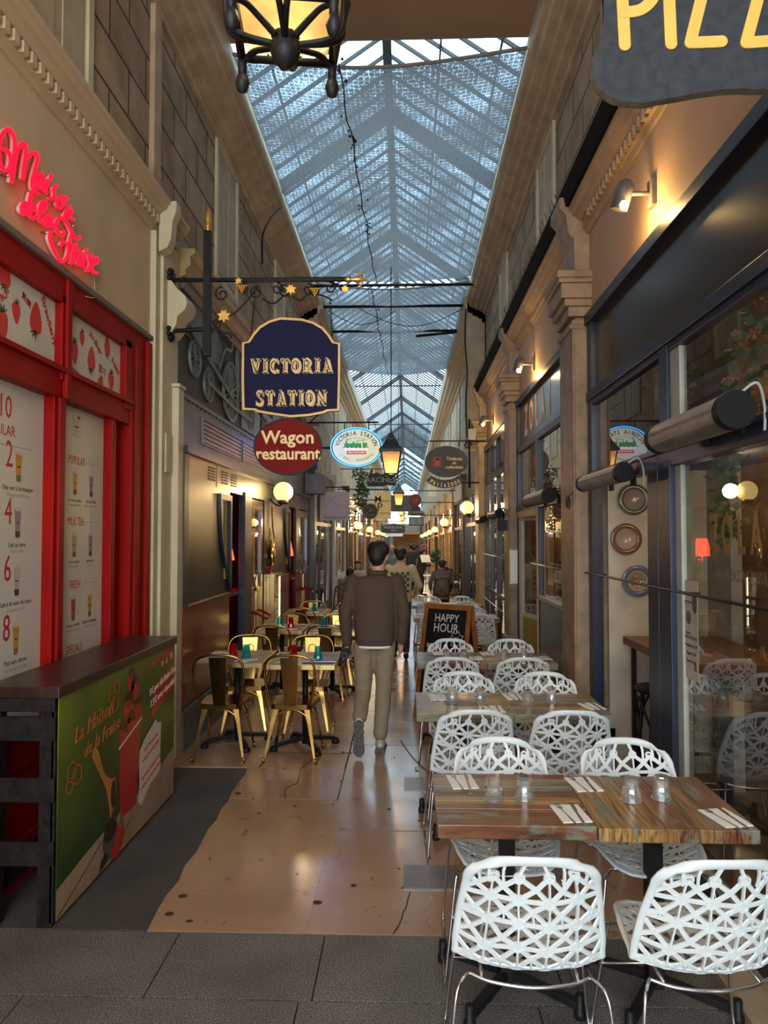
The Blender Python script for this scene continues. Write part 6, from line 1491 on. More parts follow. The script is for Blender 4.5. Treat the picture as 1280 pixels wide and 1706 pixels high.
for (x, z, R_, tn, a0, dr) in ((-1.50, 3.76, .062, 1.3, PI / 2, 1), (-1.33, 3.80, .045, 1.3, PI / 2, -1), (-1.22, 3.77, .052, 1.4, PI / 2, 1), (-1.05, 3.80, .05, 1.3, PI / 2, -1), (-.98, 3.78, .055, 1.4, PI / 2, 1), (-.80, 3.79, .05, 1.3, PI / 2, -1), (-.74, 3.78, .05, 1.3, PI / 2, 1), (-.62, 3.80, .045, 1.2, PI / 2, -1), (-1.55, 3.52, .055, 1.2, PI, 1), (-1.47, 3.40, .05, 1.2, 0, 1)):
    q.tube(spiral(x, z, R_, tn, a0, dr, Y0), .0075, 6)
q.tube(catmull([(-1.58, Y0, 3.44), (-1.52, Y0, 3.55), (-1.40, Y0, 3.60), (-1.30, Y0, 3.70), (-1.2, Y0, 3.83)], 5), .007, 6)
q.tube(catmull([(-1.17, Y0, 3.72), (-1.08, Y0, 3.68), (-1.0, Y0, 3.74)], 5), .008, 6); q.tube(catmull([(-.92, Y0, 3.74), (-.86, Y0, 3.70), (-.80, Y0, 3.75), (-.68, Y0, 3.74), (-.6, Y0, 3.7)], 5), .007, 6); q.tube(catmull([(-.62, Y0, 3.85), (-.56, Y0, 3.83), (-.52, Y0, 3.77)], 5), .007, 6)
q.build('scrollwork', BLK, r)
def leafpts(s): return [(0, -1.1 * s), (.2 * s, -.5 * s), (.8 * s, -.7 * s), (.6 * s, -.1 * s), (1. * s, .3 * s), (.4 * s, .4 * s), (.3 * s, .9 * s), (0, .6 * s), (-.3 * s, .9 * s), (-.4 * s, .4 * s), (-1. * s, .3 * s), (-.6 * s, -.1 * s), (-.8 * s, -.7 * s), (-.2 * s, -.5 * s)]
for x, z, s_ in ((-1.478, 3.575, .055), (-.935, 3.785, .045), (-.495, 3.785, .032), (-1.36, 3.86, .03)):
    q = B(); q.prism(leafpts(s_), Pan((x, Y0 - .02, z)), -.006, .008); q.build('gilded_leaf', GOLD, r)
for x, z in ((-1.335, 3.79), (-.74, 3.76)):
    q = B()
    for j in range(5):
        for i in range(4 - j + (j == 0)): q.sph((x + (i - (3 - j + (j == 0)) / 2) * .018, Y0 - .02, z + .03 - j * .018), .0115, 0, 7)
    q.build('gilded_grapes', GOLD, r)
q = B(); q.lathe([(.0, .20), (.012, .18), (.022, .13), (.028, .09), (.022, .05), (.03, .03), (.02, .01), (.028, 0)], (-1.62, Y0, 4.28), 14); q.build('finial', GOLD, r)
q = B(); q.lathe([(.02, -.10), (.028, -.07), (.014, -.05), (.03, .0), (.012, .04), (.0, .13)], (-.40, Y0, 3.868), 10, R=Euler((0, PI / 2, 0)).to_matrix()); q.tube(catmull([(-.40, Y0, 3.93), (-.36, Y0, 3.90), (-.37, Y0, 3.87), (-.36, Y0, 3.83), (-.40, Y0, 3.80)], 4), .009, 5); q.build('finial', GOLD, r)
# VICTORIA STATION board
SGN = M('sign_navy', (.012, .013, .050), .7, var=.12, spec=.15); SB = M('sign_gold_border', (.80, .48, .13), .4, var=.12); SL = M('sign_pale_gold', (.85, .62, .25), .4, var=0)
r = thing('hanging_sign', 'navy arched hanging sign reading VICTORIA STATION in gold', 'sign', (-.932, Y0, 2.75))
P = Pan((-.932, Y0, 0))
half = [(0, 3.555), (.09, 3.548), (.18, 3.522), (.26, 3.475), (.315, 3.41), (.335, 3.375), (.35, 3.355), (.375, 3.35), (.398, 3.345), (.398, 3.05), (.392, 2.80), (.30, 2.795), (.27, 2.78), (.15, 2.758), (0, 2.748)]
out = half + [(-a, b_ + .012) for a, b_ in half[-2:0:-1]]
inn = [(a * .955, 3.15 + (b_ - 3.15) * .955) for a, b_ in out]
q = B(); q.prism(out, P, -.016, .014); q.build('board', SGN, r)
q = B(); q.ring(out, inn, P, .012, .019); q.ring(out, inn, P, -.021, -.014); q.build('border', SB, r)
q = B(); slab_text(q, 'VICTORIA', P, .012, 3.158, .112, 0, .0145, 1.25, .17, .66); slab_text(q, 'STATION', P, .012, 2.895, .118, 0, .0145, 1.25, .17, .57); q.build('letter_shadow', SB, r)
q = B(); slab_text(q, 'VICTORIA', P, .0, 3.168, .12, 0, .017, 1., .17, .66); slab_text(q, 'STATION', P, .0, 2.907, .125, 0, .017, 1., .17, .57); q.build('lettering', SL, r)
q = B(); slab_text(q, 'VICTORIA', P, .0, 3.168, .078, 0, .0192, .34, .17, .655); slab_text(q, 'STATION', P, .0, 2.907, .082, 0, .0192, .34, .17, .565); q.build('letter_inlay', SGN, r)
q = B(); chain(q, (-1.235, Y0, 3.70), (-1.26, Y0, 3.40)); chain(q, (-.62, Y0, 3.70), (-.60, Y0, 3.40)); q.build('chain', BLK, r)
q = B(); q.tube([(-1.26, Y0, 3.40), (-1.25, Y0, 3.36)], .004, 5); q.tube([(-.60, Y0, 3.40), (-.612, Y0, 3.36)], .004, 5); q.build('hook', BLK, r)
r = thing('hanging_sign', 'dark red oval sign reading Wagon restaurant, hung under the navy board', 'sign', (-.955, Y0, 2.29))
P = Pan((-.955, Y0, 2.512)); q = B(); q.disc(P, 0, 0, .27, -.014, .012, 0, 40, .222); q.build('board', M('sign_dark_red', (.19, .010, .008), .7, var=.1, spec=.15), r)
q = B(); q.circ(P, 0, 0, .278, .012, -.018, .018, 0, 40, .230); q.build('rim', BLK, r)
q = B(); q.text('Wagon', P, 0.0, .072, .145, 0, off=.0035, d=.014); q.text('restaurant', P, 0, -.060, .135, 0, off=.0035, d=.014, sx=.92)
for (x, z, w2) in ((-.205, .118, .05), (-.055, .118, .045), (-.25, -.098, .03), (-.105, -.098, .03)): pass
q.build('lettering', SL, r)
q = B(); chain(q, (-1.20, Y0, 2.80), (-1.12, Y0, 2.70), 5); chain(q, (-.68, Y0, 2.80), (-.79, Y0, 2.70), 5); q.build('chain', BLK, r)
# neon oval
Y1 = 12.6
r = thing('neon_oval_sign', 'oval backlit sign of a green steam engine, ringed with blue neon', 'neon sign', (-.885, Y1, 3.0))
P = Pan((-.885, Y1, 3.35)); bk_ = Pan((-.885, Y1 + .16, 3.35), 'x', (-1, 0, 0), (0, 0, 1))
q = B(); q.disc(P, 0, 0, .455, -.15, 0, 0, 44, .345); q.build('box', BLK, r)
CRM = M('lit_cream_face', (.55, .55, .40), .5, var=.04, emit=(.90, .98, .60), es=.30); BN = M('blue_neon_tube', (.1, .4, 1), .4, var=0, emit=(.02, .28, 1.0), es=2.6)
GRN = M('engine_green', (.02, .30, .06), .5, var=0, emit=(.02, .30, .06), es=.35); BLKP = M('print_ink', (.03, .04, .05), .5, var=0); RDB = M('red_band', (.5, .05, .06), .5, var=0, emit=(.6, .05, .07), es=.4); WHT = M('print_white_lit', (.8, .8, .8), .5, var=0, emit=(1, 1, 1), es=.5)
q = B(); q.disc(P, 0, 0, .42, 0, .004, 0, 44, .318); q.build('face', CRM, r)
q = B(); q.tube([P.p(.448 * math.cos(a), .338 * math.sin(a), .02) for a in [2 * PI * k / 48 for k in range(48)]], .011, 6, closed=True); q.build('neon_tube', BN, r)
q = B()
def arctext(q, body, P, rx, ry, a0, a1, size, mi, flip=False, off=0., sx=.8, d=.006):
    n = len(body)
    for i, ch in enumerate(body):
        if ch == ' ': continue
        a = math.radians(a0 + (a1 - a0) * i / (n - 1)); x, z = rx * math.cos(a), ry * math.sin(a)
        tn = math.atan2(ry * math.cos(a), -rx * math.sin(a)); rot = tn - PI if not flip else tn
        while rot > PI: rot -= 2 * PI
        while rot < -PI: rot += 2 * PI
        q.text(ch, P, x, z, size, mi, rot=rot, off=off, sx=sx, d=d)
arctext(q, 'VICTORIA STATION', P, .34, .245, 168, 12, .105, 0, off=.002)
arctext(q, 'WAGON RESTAURANT', P, .26, .165, 130, 50, .032, 0)
arctext(q, '11 BOUL · MONTMARTRE', P, .34, .235, 212, 328, .055, 0, True)
q.build('lettering', BLKP, r)
q = B()
def engine(q, P, s, d):
    q.prism([(-.19 * s, .0), (.08 * s, .0), (.08 * s, .06 * s), (-.19 * s, .06 * s)], P, d, d + .002, 0); q.rect(P, -.17 * s, -.145 * s, .06 * s, .10 * s, d, d + .002, 0); q.rect(P, -.06 * s, -.03 * s, .06 * s, .085 * s, d, d + .002, 0)
    q.rect(P, .10 * s, .17 * s, 0, .07 * s, d, d + .002, 0); q.rect(P, .0 * s, .12 * s, .10 * s, .108 * s, d, d + .002, 0); q.rect(P, .01 * s, .018 * s, .05 * s, .10 * s, d, d + .002, 0); q.rect(P, .105 * s, .113 * s, .05 * s, .10 * s, d, d + .002, 0)
    q.rect(P, -.21 * s, .19 * s, -.012 * s, .0, d, d + .002, 1)
    for k in range(6): q.circ(P, (-.17 + .065 * k) * s, -.028 * s, .024 * s, .007 * s, d + .002, d + .004, 2, 12)
engine(q, P, 1.12, .005)
q.rect(P, -.17, .17, -.125, -.065, .005, .007, 3); q.text('PIZZA AU FEU DE BOIS', P, 0, -.095, .034, 4, d=.008, sx=.85)
q.circ(P, -.16, .135, .02, .004, .005, .006, 1, 12)
q.build('engine_picture', [GRN, BLKP, WHT, RDB, WHT], r)
q = B(); q.tube([(-1.93, Y1 + .08, 3.80), (-.5, Y1 + .08, 3.80)], .015, 6); q.tube([(-1.1, Y1 + .08, 3.80), (-1.1, Y1 + .08, 3.66)], .01, 6); q.tube([(-.67, Y1 + .08, 3.80), (-.67, Y1 + .08, 3.66)], .01, 6); q.tube([(-1.9, Y1 + .08, 3.35), (-1.34, Y1 + .08, 3.35)], .02, 6); q.build('arm', BLK, r)
light('neon_glow', (-1.45, Y1 - .6, 3.3), 9, (.08, .2, 1), .1)
# generic board sign builder
def board(lb, x, y, z, w_, h, col, txt, tcol, rx=None, shape='rect', side=-1, size=None, cat='sign', arm=None, dz=None, extra=None, emit=None):
    r = thing('hanging_sign', lb, cat, (x, y, z - h / 2)); P = Pan((x, y, z)); q = B()
    cm = M('sign_face_%s' % (str(col)), col, .5, var=.08, emit=emit, es=.25 if emit else 1)
    if shape == 'rect': o_ = [(-w_ / 2, -h / 2), (w_ / 2, -h / 2), (w_ / 2, h / 2), (-w_ / 2, h / 2)]
    elif shape == 'oval': o_ = [(w_ / 2 * math.cos(a), h / 2 * math.sin(a)) for a in [2 * PI * k / 36 for k in range(36)]]
    else: o_ = [(a * w_ / 2, b_ * h / 2) for a, b_ in shape]
    q.prism(o_, P, -.02, .012); q.build('board', cm, r)
    if txt:
        q = B()
        for (t_, a, b_, s_, al) in txt: q.text(t_, P, a, b_, s_, 0, al, d=.014, off=.001)
        q.build('lettering', tcol, r)
    q = B(); az = z + h / 2 + .09 if arm is None else arm; xw = (-1.9 if y < 13.8 else -1.86) if side < 0 else 1.43
    q.tube([(xw, y, az), (x + (w_ / 2 * .8 if side < 0 else -w_ / 2 * .8), y, az)], .012, 6)
    for k in (-.3, .3): q.tube([(x + k * w_, y, az), (x + k * w_, y, z + h / 2 * (.8 if shape == 'oval' else 1))], .006, 5)
    q.build('arm', BLK, r)
    if extra: extra(r, P)
    return r
def mtn(r, P):
    q = B(); pp = catmull([(-.22, -.04, 0), (-.14, .06, 0), (-.06, .12, 0), (.02, .02, 0), (.06, -.0, 0), (.12, .03, 0), (.2, -.03, 0)], 5); q.line(P, [(p.x, p.y) for p in pp], .006, .012, .014); q.line(P, [(-.19, .1), (-.17, .12)], .005, .012, .014); q.line(P, [(.04, -.05), (.08, -.06), (.12, -.05)], .005, .012, .014); q.build('mountain_drawing', BLKP, r)
board('pale square sign with a mountain drawing reading Restaurant coréen', -1.40, 14.0, 2.37, .56, .56, (.40, .34, .36), [('Restaurant coréen', 0, -.22, .058, 'CENTER')], BLKP, extra=mtn)
# racines-shaped board
board('dark ragged-edged sign reading RACINES behind the second lantern', -.70, 20, 3.36, .85, .40, (.03, .03, .03), [('RACINES', -.02, -.02, .21, 'CENTER')], M('sign_grey_letters', (.5, .48, .44), .5), shape=[(-.9, -1), (-1, .1), (-.85, .4), (-.8, .9), (-.5, .8), (-.3, 1), (-.1, .7), (.3, .8), (.9, .6), (1, -.2), (.9, -.9), (.4, -.8), (0, -1)])
def rd(r, P):
    q = B(); q.circ(P, 0, 0, .19, .012, .012, .018, 0, 30); pp = catmull([(-.10, .08, 0), (-.02, .11, 0), (.02, .05, 0), (-.04, .0, 0), (.05, .03, 0), (.1, .09, 0)], 4); q.line(P, [(p.x, p.y) for p in pp], .01, .012, .016); pp = catmull([(-.05, -.04, 0), (-.12, -.07, 0), (-.08, -.12, 0), (-.02, -.08, 0), (.06, -.10, 0), (.11, -.05, 0)], 4); q.line(P, [(p.x, p.y) for p in pp], .01, .012, .016); q.build('carving', M('carved_tan', (.45, .28, .13), .5), r)
board('round dark wooden sign with carved script, left of the yellow square sign', -.92, 18, 2.40, .40, .40, (.07, .04, .025), [], None, shape='oval', extra=rd)
board('yellow square sign with tall letters M and P', -.64, 19, 2.58, .44, .70, (.62, .44, .16), [('M', -.12, .17, .24, 'CENTER'), ('ARIGNY', .08, .12, .075, 'CENTER'), ('P', -.07, -.04, .30, 'CENTER'), ('HILATELIE', .09, -.20, .07, 'CENTER')], BLKP, emit=(.62, .42, .15))
# Timbres / Phila2000
def stamp(r, P):
    q = B(); q.rect(P, -.245, -.085, -.10, .09, .012, .015); q.build('stamp_picture', M('stamp_red', (.26, .05, .04), .6, var=.25, nscale=30), r)
    q = B(); q.rect(P, -.19, -.14, -.07, .06, .015, .017); q.disc(P, -.155, .045, .025, .015, .017, 0, 10); q.build('stamp_figure', M('stamp_pink', (.38, .14, .12), .6), r)
r = board('dark oval hanging sign reading Timbres de collection with a red stamp', .716, 13.0, 3.13, .78, .57, (.030, .034, .028), [('Timbres', .14, .05, .085, 'CENTER'), ('de', .14, -.025, .075, 'CENTER'), ('collection', .14, -.10, .08, 'CENTER')], SL, shape='oval', side=1, extra=stamp)
q = B(); q.tube([(1.3, 13.0, 2.75), (.9, 13.0, 2.75)], .012, 6); q.tube(spiral(1.1, 3.42, .08, 1.2, 0, 1, 13.0), .012, 5); q.tube([(1.13, 13.0, 3.9), (1.13, 13.0, 2.65)], .02, 6); q.build('bracket', BLK, r)
r = thing('hanging_sign', 'curved dark banner sign reading Phila2000 beneath the oval stamp sign', 'sign', (.69, 13.0, 2.62)); P = Pan((.69, 13.0, 3.02))
o_ = [(.46 * math.sin(a), -.42 * math.cos(a) + .05) for a in [(-.85 + 1.7 * k / 16) for k in range(17)]]; i_ = [(.34 * math.sin(a), -.27 * math.cos(a) + .05) for a in [(.8 - 1.6 * k / 16) for k in range(17)]]
q = B(); q.prism(o_ + i_, P, -.015, .012); q.build('board', M('sign_near_black', (.03, .03, .03), .5), r)
q = B(); arctext(q, 'Phila2000', P, .40, .315, 232, 308, .105, 0, True, off=.002, sx=.8, d=.015); q.build('lettering', SL, r)
q = B(); chain(q, (.40, 13, 2.78), (.42, 13, 2.90), 4); chain(q, (1.0, 13, 2.78), (.98, 13, 2.90), 4); q.build('chain', BLK, r)
def cof(r, P):
    q = B(); pp = catmull([(-.05, -.02, 0), (0, -.07, 0), (.06, -.02, 0), (.04, .05, 0), (.0, .0, 0), (-.04, .06, 0)], 4); q.line(P, [(p.x, p.y) for p in pp], .008, .012, .015); q.build('gilded_drawing', GOLDP, r)
board('round brick-red sign with a small gilded drawing', .24, 20.5, 2.80, .36, .36, (.26, .035, .025), [], None, shape='oval', side=1, extra=cof)
board('dark crest-shaped sign reading LA POSTALE below the round red sign', .27, 21, 2.52, .52, .30, (.05, .045, .04), [('LA POSTALE', 0, -.05, .085, 'CENTER')], SL, shape=[(-1, -.9), (-.9, -.2), (-.5, 0), (-.5, .6), (-.2, 1), (.2, 1), (.5, .6), (.5, 0), (.9, -.2), (1, -.9)], side=1)
def fr_(r, P):
    q = B(); q.circ(P, 0, 0, .05, .01, .012, .015, 0, 16); q.ring([(-.22, -.13), (.22, -.13), (.22, .13), (-.22, .13)], [(-.19, -.10), (.19, -.10), (.19, .10), (-.19, .10)], P, .01, .016); q.build('frame', BLKP, r)
board('pale rectangular framed sign under the dark crest sign', .28, 21.5, 2.22, .44, .26, (.42, .44, .38), [], None, side=1, arm=2.40, extra=fr_)
board('black arched sign reading MARECHAL far down the arcade', -.55, 30, 2.10, .95, .40, (.04, .045, .05), [('MARECHAL', 0, .03, .16, 'CENTER'), ('TIMBRES', 0, -.10, .07, 'CENTER')], M('sign_grey_letters2', (.4, .4, .38), .5), shape=[(-1, -1), (-1, .5), (-.5, .8), (0, 1), (.5, .8), (1, .5), (1, -1)])
board('black rectangular hanging panel behind the lit lanterns', -.15, 27, 3.0, .9, .62, (.05, .06, .065), [], None, arm=3.5)
board('white strip sign under the far black arched sign', -.55, 31, 1.82, .75, .12, (.6, .65, .75), [], None, arm=1.95, emit=(.6, .7, .9))
board('small leafy iron-framed white sign far along the right wall', .85, 24, 3.3, .3, .4, (.5, .5, .45), [], None, side=1)
# AC boxes and dark lantern awning past the carriage
for i, (x, y, z, lb) in enumerate(((-1.72, 12.35, 3.25, 'grey air-conditioning box behind the red oval sign'), (-1.70, 13.4, 2.75, 'small grey electrical box below the blue neon oval'))):
    b = B(); b.bb(x - .18, x + .15, y - .2, y + .2, z - .18, z + .18); b.bb(x + .15, x + .16, y - .15, y + .15, z - .14, z + .14); b.bb(x - .2, x + .1, y - .05, y + .05, z + .18, z + .2)
    single(b, 'utility_box', M('grey_box', (.13, .125, .12), .6), lb, 'utility box', bev=.01)
garland(-1.35, 21.8, 3.2, .25, .3, .7, 260, 'trailing green plant hanging at the wood shopfront past the white one', leaf=.08, fl=0)
b = B()
for i in range(90):
    b.sph((-1.75 + random.uniform(-.15, .2), 22 + random.uniform(0, 3.6), 1.9 + random.random() * 1.1), .014, 0, 6)
single(b, 'fairy_lights', BULB, 'clusters of tiny warm fairy lights at the glowing brown shopfront', 'fairy lights', kind='stuff')
# small box lamp and framed menu on second pilaster
b = B(); b.bb(1.16, 1.29, 9.30, 9.42, 1.86, 2.0); single(b, 'wall_speaker', BLK, 'small black box fixed on the second stone pilaster', 'wall box', bev=.004)
r = thing('framed_menu', 'small gilt-framed menu on the face of the second stone pilaster', 'frame', (1.36, 9.26, 1.2)); P = Pan((1.37, 9.265, 1.40))
q = B(); q.ring([(-.06, -.22), (.06, -.22), (.06, .22), (-.06, .22)], [(-.048, -.205), (.048, -.205), (.048, .205), (-.048, .205)], P, 0, .015); q.build('frame', GOLDP, r); q = B(); q.rect(P, -.05, .05, -.21, .21, 0, .006); q.build('sheet', PAPER, r)
# wet floor sign inside open door
r = thing('wet_floor_sign', 'yellow wet-floor warning board standing inside the open pale door', 'warning sign', (1.75, 8.5, 0)); P = Pan((1.78, 8.4, .05), 'x', (1, 0, 0), (0, .1, 1))
q = B(); q.prism([(-.16, 0), (.16, 0), (.12, .66), (-.12, .66)], P, 0, .012); q.build('panel', M('warning_yellow', (.50, .33, .02), .4), r)
q = B(); q.prism([(-.08, .30), (.08, .30), (0, .46)], P, .012, .014); q.build('symbol', TRED, r)
q = B(); q.text('CAUTION', P, 0, .54, .05, 0, d=.014); q.text('WET FLOOR', P, 0, .22, .045, 0, d=.014); q.build('lettering', TDK, r)
# ================================================================ FAR FURNITURE
r0 = None
def make_bistro(name='cafe_chair', mat=None):
    mat = mat or WOODD
    r = thing(name, 'x', 'chair')
    q = B(); q.bb(-.20, .20, -.19, .2, .44, .47); q.build('seat', mat, r, bev=.008, W=False)
    for sx in (-1, 1):
        q = B(); q.tube([(sx * .18, .17, .44), (sx * .2, .2, 0)], .016, 6); q.build('leg', mat, r, W=False)
        q = B(); q.tube(catmull([(sx * .19, -.2, 0), (sx * .18, -.18, .44), (sx * .18, -.22, .7), (sx * .17, -.26, .92)], 4), .016, 6); q.build('leg', mat, r, W=False)
    q = B(); q.tube(catmull([(-.17, -.26, .90), (-.1, -.28, .96), (.1, -.28, .96), (.17, -.26, .90)], 5), .022, 6); q.tube([(-.17, -.25, .88), (.17, -.19, .52)], .01, 6); q.tube([(.17, -.25, .88), (-.17, -.19, .52)], .01, 6); q.tube([(-.18, -.2, .5), (.18, -.2, .5)], .012, 6); q.build('backrest', mat, r, W=False)
    return r
ch = make_bistro(); cs = [(.80, 17.4, .1, 'red-brown cross-backed chair behind the man in grey'), (1.15, 18.9, .4, 'red-brown cross-backed chair beside the one behind the man in grey'), (-1.35, 14.2, .5, 'dark wooden chair at left behind the walking man'), (-1.25, 15.0, .1, 'dark wooden chair farther behind the walking man')]
for i, (x, y, a, lb) in enumerate(cs):
    if i == 0: ch.location = (x, y, fz(y)); ch.rotation_euler = (0, 0, a); ch['label'] = lb; ch['group'] = 'wooden cafe chairs'
    else: dup(ch, (x, y, fz(y)), a, lb, 'wooden cafe chairs')
def simple_table(x, y, w_, d, lb, mat=PAPER):
    z = fz(y); r = thing('cafe_table', lb, 'table', (x, y, z)); q = B(); q.bb(x - w_ / 2, x + w_ / 2, y - d / 2, y + d / 2, z + .72, z + .75); q.build('tabletop', mat, r, bev=.004); q = B(); q.tube([(x, y, z), (x, y, z + .72)], .03, 8); q.box((x, y, z + .02), (.4, .06, .04)); q.box((x, y, z + .02), (.06, .4, .04)); q.build('pedestal', BLK, r)
simple_table(.95, 19.6, .9, .7, 'white cafe table with dishes in front of the man in grey', M('white_cloth', (.6, .6, .58), .7)); simple_table(.95, 24.0, .8, .9, 'far white table beside the waitress in black', MATS['white_cloth']); simple_table(-1.30, 18.6, .6, .6, 'small table by the seated woman at left', WOODD)
garland(1.05, 26.2, 1.05, .18, .25, .22, 110, 'green potted foliage above the far table', 'potted_plant', leaf=.10, fl=0)
garland(.62, 26.0, 1.38, .12, .12, .12, 60, 'pink flowers standing on the far table', 'flower_bouquet', [LFM, M('pink_flower', (.5, .2, .25), .6), FLM], .07, .8)
r = thing('order_screen', 'white angled sheet on a stand beside the waitress in black', 'menu stand', (.62, 24.2, fz(24))); P = Pan((.62, 24.2, 1.02), 'x', V3((1, .3, 0)), V3((-.2, .3, 1))); q = B(); q.rect(P, -.16, .16, -.13, .13, 0, .01); q.build('sheet', PAPER, r); q = B(); q.tube([(.62, 24.22, fz(24)), (.62, 24.22, .9)], .015, 6); q.build('stand', BLK, r)
r = thing('wooden_kiosk', 'far wooden stair or kiosk closing the arcade view', 'kiosk', (0, 60, fz(60))); q = B(); z = fz(60)
for k in range(6): q.bb(-1.0, .9, 60 + k * .3, 60.3 + k * .3, z - .3, z + 1.0 + k * .22)
q.build('steps', WOODM, r); q = B(); q.bb(-1.2, 1.1, 62, 62.2, z - .3, z + 2.9); q.bb(-1.2, 1.1, 60, 62.2, z + 2.7, z + 2.9); q.build('canopy', WOODT, r)
# ================================================================ PEOPLE
def cone(q, a, ra, b_, rb, n=14, flat=1.0):
    a = V3(a); b_ = V3(b_); d = b_ - a; L_ = max(d.length, 1e-4); u = d / L_
    x = u.orthogonal().normalized() if abs(u.x) > .9 else (V3((1, 0, 0)) - u * u.x).normalized(); y = u.cross(x)
    ring = []
    st_ = [(-ra, 0.02), (-ra * .8, ra * .6), (-ra * .4, ra * .92), (0, ra), (L_, rb), (L_ + rb * .4, rb * .92), (L_ + rb * .8, rb * .6), (L_ + rb, .02 * rb)]
    for t_, r_ in st_:
        for k in range(n): an = 2 * PI * k / n; ring.append(a + u * t_ + x * r_ * math.cos(an) + y * r_ * math.sin(an) * flat)
    fs = [tuple(range(n))[::-1], tuple((len(st_) - 1) * n + k for k in range(n))]
    for i in range(len(st_) - 1):
        for k in range(n): fs.append((i * n + k, i * n + (k + 1) % n, (i + 1) * n + (k + 1) % n, (i + 1) * n + k))
    q.add(ring, fs)
def loft(q, rings, n=22, pw=2.4):
    """rings: (centre, rx, ry) stacked; superellipse sections in xy"""
    vs = []
    for c, rx, ry in rings:
        for k in range(n):
            a = 2 * PI * k / n; ca, sa = math.cos(a), math.sin(a)
            vs.append(V3(c) + V3((rx * math.copysign(abs(ca) ** (2 / pw), ca), ry * math.copysign(abs(sa) ** (2 / pw), sa), 0)))
    fs = [tuple(range(n))[::-1], tuple((len(rings) - 1) * n + k for k in range(n))]
    for i in range(len(rings) - 1):
        for k in range(n): fs.append((i * n + k, i * n + (k + 1) % n, (i + 1) * n + (k + 1) % n, (i + 1) * n + k))
    q.add(vs, fs)
def fuse(q, name, mat, parent, voxel, it=4, disp=0., dscale=.1):
    me = q.mesh(name, mat); bm = bmesh.new(); bm.from_mesh(me); bmesh.ops.recalc_face_normals(bm, faces=bm.faces); bm.to_mesh(me); bm.free()
    ob = bpy.data.objects.new(name, me); C.objects.link(ob)
    m = ob.modifiers.new('r', 'REMESH'); m.mode = 'VOXEL'; m.voxel_size = voxel; m.use_smooth_shade = True
    s_ = ob.modifiers.new('s', 'SMOOTH'); s_.iterations = it; s_.factor = .5
    if disp:
        tx = bpy.data.textures.new('fold', 'CLOUDS'); tx.noise_scale = dscale; d = ob.modifiers.new('d', 'DISPLACE'); d.texture = tx; d.strength = disp; d.mid_level = .5
    me2 = bpy.data.meshes.new_from_object(ob.evaluated_get(bpy.context.evaluated_depsgraph_get()))
    ob.modifiers.clear(); ob.data = me2; me2.materials.clear(); me2.materials.append(mat)
    for p in me2.polygons: p.use_smooth = True
    ob.parent = parent
    return ob
SKIN = M('skin', (.50, .27, .18), .5, var=.08, nscale=8); SKIN2 = M('light_skin', (.58, .34, .24), .5, var=.08)
def hand(q, w_, dr, side, curl=.5, s=1., up=(0, -1, 0)):
    """palm from wrist w_ along dr with five fingers"""
    w_ = V3(w_); d = V3(dr).normalized(); a = V3((side, 0, 0)); a = (a - d * a.dot(d)).normalized(); f = d.cross(a) * 1.  # a: sideways thickness dir ; f: width direction
    wd = d.cross(a).normalized()
    if wd.y < 0: wd = -wd          # thumb forward
    inn = -a                       # curl towards the body
    cone(q, w_ + d * .012 * s, .024 * s, w_ + d * .07 * s, .022 * s, 10, .6)
    for k, (o_, L_) in enumerate(((-.027, .062), (-.010, .075), (.008, .080), (.025, .072))):
        b_ = w_ + d * .078 * s + wd * o_ * s; m = b_ + (d * .8 + inn * .35 * curl) * L_ * .5 * s; e = m + (d * (1 - .7 * curl) + inn * 1.0 * curl) * L_ * .5 * s
        cone(q, w_ + d * .05 * s + wd * o_ * .8 * s, .0105 * s, b_, .0098 * s, 8); cone(q, b_, .0096 * s, m, .0088 * s, 8); cone(q, m, .0088 * s, e, .0075 * s, 8)
    b_ = w_ + d * .03 * s + wd * .024 * s; m = b_ + (d * .6 + wd * .7 + inn * .2) * .035 * s; e = m + (d * .9 + wd * .15 + inn * .35) * .032 * s
    cone(q, b_, .0125 * s, m, .011 * s, 8); cone(q, m, .0105 * s, e, .0085 * s, 8)
